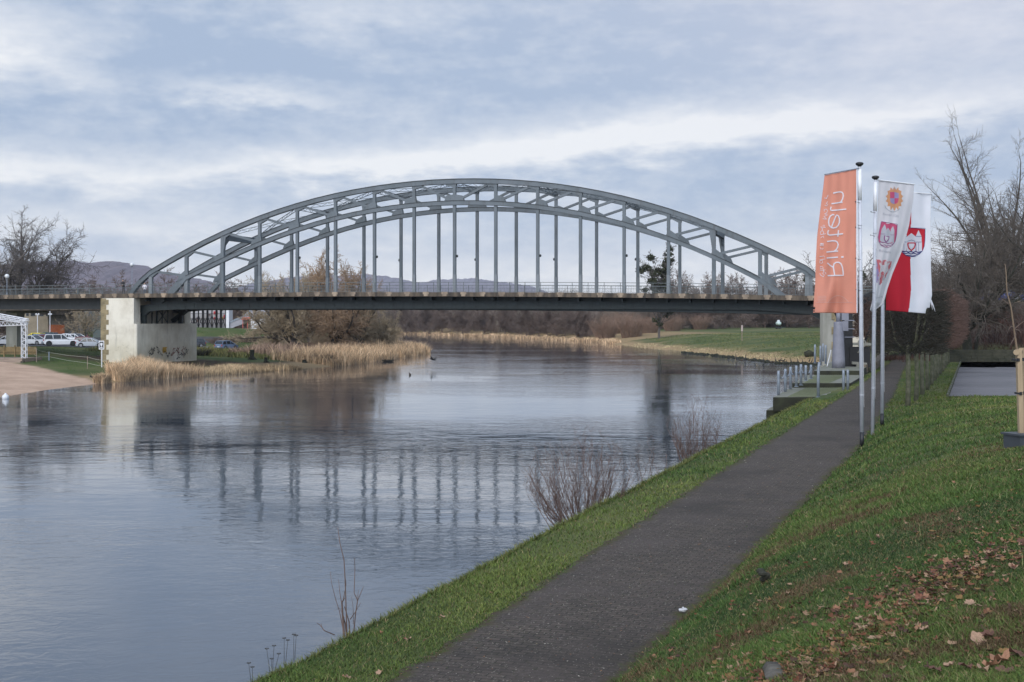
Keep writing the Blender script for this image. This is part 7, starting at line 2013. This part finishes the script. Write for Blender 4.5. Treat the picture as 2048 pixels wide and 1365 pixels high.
leaf_px = [(2000, 1330, 0, 46), (1985, 1340, 0, 40), (2035, 1318, 1, 42), (1955, 1290, 3, 36), (1975, 1282, 1, 30), (1930, 1345, 1, 34), (1965, 1352, 3, 32), (1900, 1338, 3, 30), (1870, 1350, 1, 30), (2010, 1352, 1, 40), (1940, 1215, 3, 24), (1960, 1220, 3, 26), (1985, 1205, 3, 22), (1850, 1268, 3, 22), (1835, 1265, 0, 20), (1745, 1285, 3, 22),
           (1755, 1240, 3, 22), (1765, 1250, 0, 22), (1740, 1262, 2, 20), (1720, 1248, 3, 22), (1725, 1265, 3, 20), (1750, 1270, 1, 20), (1780, 1235, 0, 16), (1797, 1227, 3, 18), (1790, 1248, 3, 16), (1768, 1268, 0, 18), (1680, 1240, 1, 20), (1690, 1245, 2, 18), (1675, 1225, 0, 16), (1710, 1220, 1, 18), (1765, 1208, 0, 16), (1755, 1205, 1, 14), (1735, 1215, 2, 14),
           (1700, 1195, 0, 13), (1863, 1152, 1, 24), (1870, 1160, 2, 20), (1895, 1130, 0, 20), (1900, 1135, 2, 16), (1815, 1147, 0, 15), (1840, 1205, 2, 24), (1850, 1215, 3, 20), (1855, 1200, 0, 20), (1835, 1218, 1, 20), (1865, 1190, 1, 20), (1825, 1195, 1, 16), (1935, 1155, 1, 20), (1920, 1165, 3, 16), (1945, 1150, 2, 14), (1990, 1110, 2, 18), (1980, 1120, 1, 16), (2005, 1085, 0, 14), (2030, 1075, 2, 18), (2042, 1090, 1, 16), (2025, 1140, 3, 20), (2040, 1125, 2, 18), (1965, 1098, 1, 14),
           (1943, 914, 0, 10), (1943, 1005, 3, 7), (1907, 969, 0, 8), (2040, 945, 3, 9), (2043, 955, 1, 10), (1703, 988, 0, 7), (1838, 1057, 3, 6), (1755, 1075, 3, 8), (1757, 1080, 1, 8), (1690, 1135, 3, 15), (1700, 1133, 0, 12), (1648, 1157, 1, 10), (1660, 1175, 3, 10), (1498, 1272, 0, 17), (1495, 1265, 3, 14), (1362, 1220, 3, 16), (1305, 1310, 3, 15), (1310, 1318, 0, 14), (1311, 1275, 3, 9), (1292, 1335, 3, 10), (1360, 1262, 0, 8), (1605, 930, 0, 5), (1425, 983, 0, 5), (1320, 985, 2, 5), (1308, 1010, 1, 6), (1290, 1025, 3, 6),
           (763, 1270, 0, 10), (794, 1290, 0, 14), (818, 1282, 3, 13), (885, 1237, 3, 12), (880, 1240, 0, 9), (757, 1350, 3, 13), (762, 1348, 0, 10), (695, 1360, 3, 14), (688, 1358, 0, 11), (627, 1363, 3, 9), (983, 1190, 3, 9), (675, 1295, 3, 6), (937, 1210, 3, 7), (810, 1282, 2, 10), (850, 1285, 3, 10), (1660, 1345, 2, 26), (1650, 1320, 1, 22), (1690, 1300, 2, 22), (1665, 1300, 0, 20), (1710, 1310, 3, 16), (1650, 1352, 1, 24), (1675, 1275, 1, 20), (1705, 1278, 2, 18)]
rg = random.Random(6)
for px, py, k, wpx in leaf_px:
    g = hit(px, py, 3.0, 90); src = protos_l[k+4*(rg.random() < .5)]
    c = src.copy(); COL.objects.link(c); r_ = min(.13, wpx/F*g.y*.55); c.scale = (r_, r_, r_*rg.uniform(.7, 1.4))
    onp = path_l(g.y) < g.x < path_r(g.y)
    c.location = g+Vector((0, 0, .03 if onp else .016+.016*rg.random())); c.rotation_euler = (rg.gauss(0, .35), rg.gauss(0, .35)-(.0), rg.random()*6.28)
    side = 'on the slope beside the path' if g.x > path_r(g.y) else ('on the path edge' if onp else 'on the grass strip by the river')
    tag(c, '%s dry fallen leaf lying %s' % (colw[k], side), 'leaf', '%s fallen leaves %s' % (colw[k], side))
for o in protos_l: bpy.data.objects.remove(o)
# crumbled leaf litter, too fine to count
V, Fq, mi, off = [], [], [], 0
pm = [leaf_mesh(k+20) for k in range(3)]
VV = []; FF4 = []; FF3 = []; CC = []
for k in range(2400):
    if rg.random() < .7:
        ctr = rg.choice([(1745, 1255), (1840, 1210), (1680, 1240), (1985, 1110), (1660, 1330), (1930, 1160), (1870, 1155), (2030, 1085), (1640, 1320), (1600, 1350), (1720, 1270), (1690, 1300), (1450, 1355), (1780, 1240)]); q1, q2 = rg.gauss(0, 55), rg.gauss(0, 24); px, py = ctr[0]+q1, ctr[1]+q2-q1*.28
    else: px, py = rg.uniform(1280, 2048), rg.uniform(930, 1364)
    if px > 2090 or py > 1420: continue
    g = hit(px, py, 3.0, 90)
    if g.x < path_r(g.y)+.03: continue
    a = rg.random()*6.28; r_ = rg.uniform(.012, .042); m_ = rg.choice(pm); R3 = Matrix.Rotation(a, 3, 'Z')@Matrix.Rotation(rg.gauss(0, .5), 3, 'X')
    b0 = len(VV); VV += [tuple(g+Vector((0, 0, .018))+R3@(Vector(v)*r_)) for v in m_.v[:61+20] ]
    c = rg.choice([(.22, .11, .065), (.10, .05, .034), (.16, .066, .038), (.28, .18, .115), (.07, .04, .03), (.20, .12, .05)]); CC += [(*c, 1)]*(len(VV)-b0)
    for f in m_.f[:40]:
        if max(f) < 81:
            (FF3 if len(f) == 3 else FF4).append(tuple(b0+i for i in f))
tag(np_mesh('leaf_litter', np.array(VV), [np.array(FF3), np.array(FF4)], M_tint('litter', .85), col=np.array(CC)), 'crumbled brown leaf litter among the grass', kind='stuff')
# fine debris on the paving: leaf crumbs, twigs and pale chips
VV = []; F3 = []; CC = []; rs5 = np.random.RandomState(55)
for k in range(1500):
    y = float(np.exp(rs5.uniform(math.log(8), math.log(48)))); l, r_ = float(path_l(y)), float(path_r(y)); f = rs5.rand(); f = f if rs5.rand() < .45 else (f**3 if rs5.rand() < .5 else 1-f**3)
    x = l+(r_-l)*f; z = ZP+.010+.02*(1-(2*f-1)**2); s_ = rs5.uniform(.006, .02)*(1 if y < 20 else 1.4); a = rs5.rand()*6.28
    b0 = len(VV)
    for da, q in ((0, 1), (2.2, .7), (3.9, .9), (5.1, .5)): VV.append((x+s_*q*cos(a+da), y+s_*q*sin(a+da), z+rs5.rand()*.008))
    F3.append((b0, b0+1, b0+2, b0+3)); c = [(.24, .13, .07), (.12, .065, .04), (.42, .38, .32), (.20, .17, .10), (.05, .08, .02)][int(rs5.choice(5, p=[.3, .25, .15, .15, .15]))]; CC += [(*c, 1)]*4
tag(np_mesh('path_debris', np.array(VV), [np.array(F3)], M_tint('debris', .85), col=np.array(CC)), 'leaf crumbs and pale chips strewn on the paving', kind='stuff')
# ribbed grey stump in the grass
g = hit(1550, 1350, 3.0, 60); mb = MB(); w0 = 25/F*g.y
for k in range(5): mb.tube([(-w0+.01*k, -.11+.055*k, .0), (-w0*.3, -.115+.055*k, .022), (w0*.4, -.11+.055*k, .02), (w0-.01*k, -.10+.055*k, .0)], [.024, .032, .032, .024], 8)
q = mb.build('ribbed_stump', M('grey_ribbed_wood', (.12, .11, .095), .95, (.05, .046, .04), 14, bmp=.6, stretch=(.25, 1, 1)), None, True); q.location = g; tag(q, 'low grey ribbed stump sunk in the grass at the bottom of the picture', 'stump')
g = hit(1528, 1168, 3.0, 60); mb = MB(); rg = random.Random(8)
for k in range(6): mb.ball((rg.gauss(0, .03), rg.gauss(0, .03), .03+.02*k), (.045, .04, .03), 8, 5)
q = mb.build('dark_clod', MT['bark_dark']); q.location = g; tag(q, 'dark clod of earth in the grass near the path edge', 'clod')
# crumpled tissue on the path edge
g = hit(1366, 1230, 4, 60); mb = MB(); rg = random.Random(3); mb.ball((0, 0, .026), (.05, .036, .028), 9, 6); mb.v = [(x*rg.uniform(.55, 1.3), y*rg.uniform(.55, 1.3), z*rg.uniform(.5, 1.4)) for x, y, z in mb.v]
q = mb.build('crumpled_tissue', M('tissue_paper', (.52, .52, .54), .9)); q.location = g+Vector((0, 0, .035)); tag(q, 'crumpled white paper tissue at the path edge', 'tissue')
# haze keeps everything inside
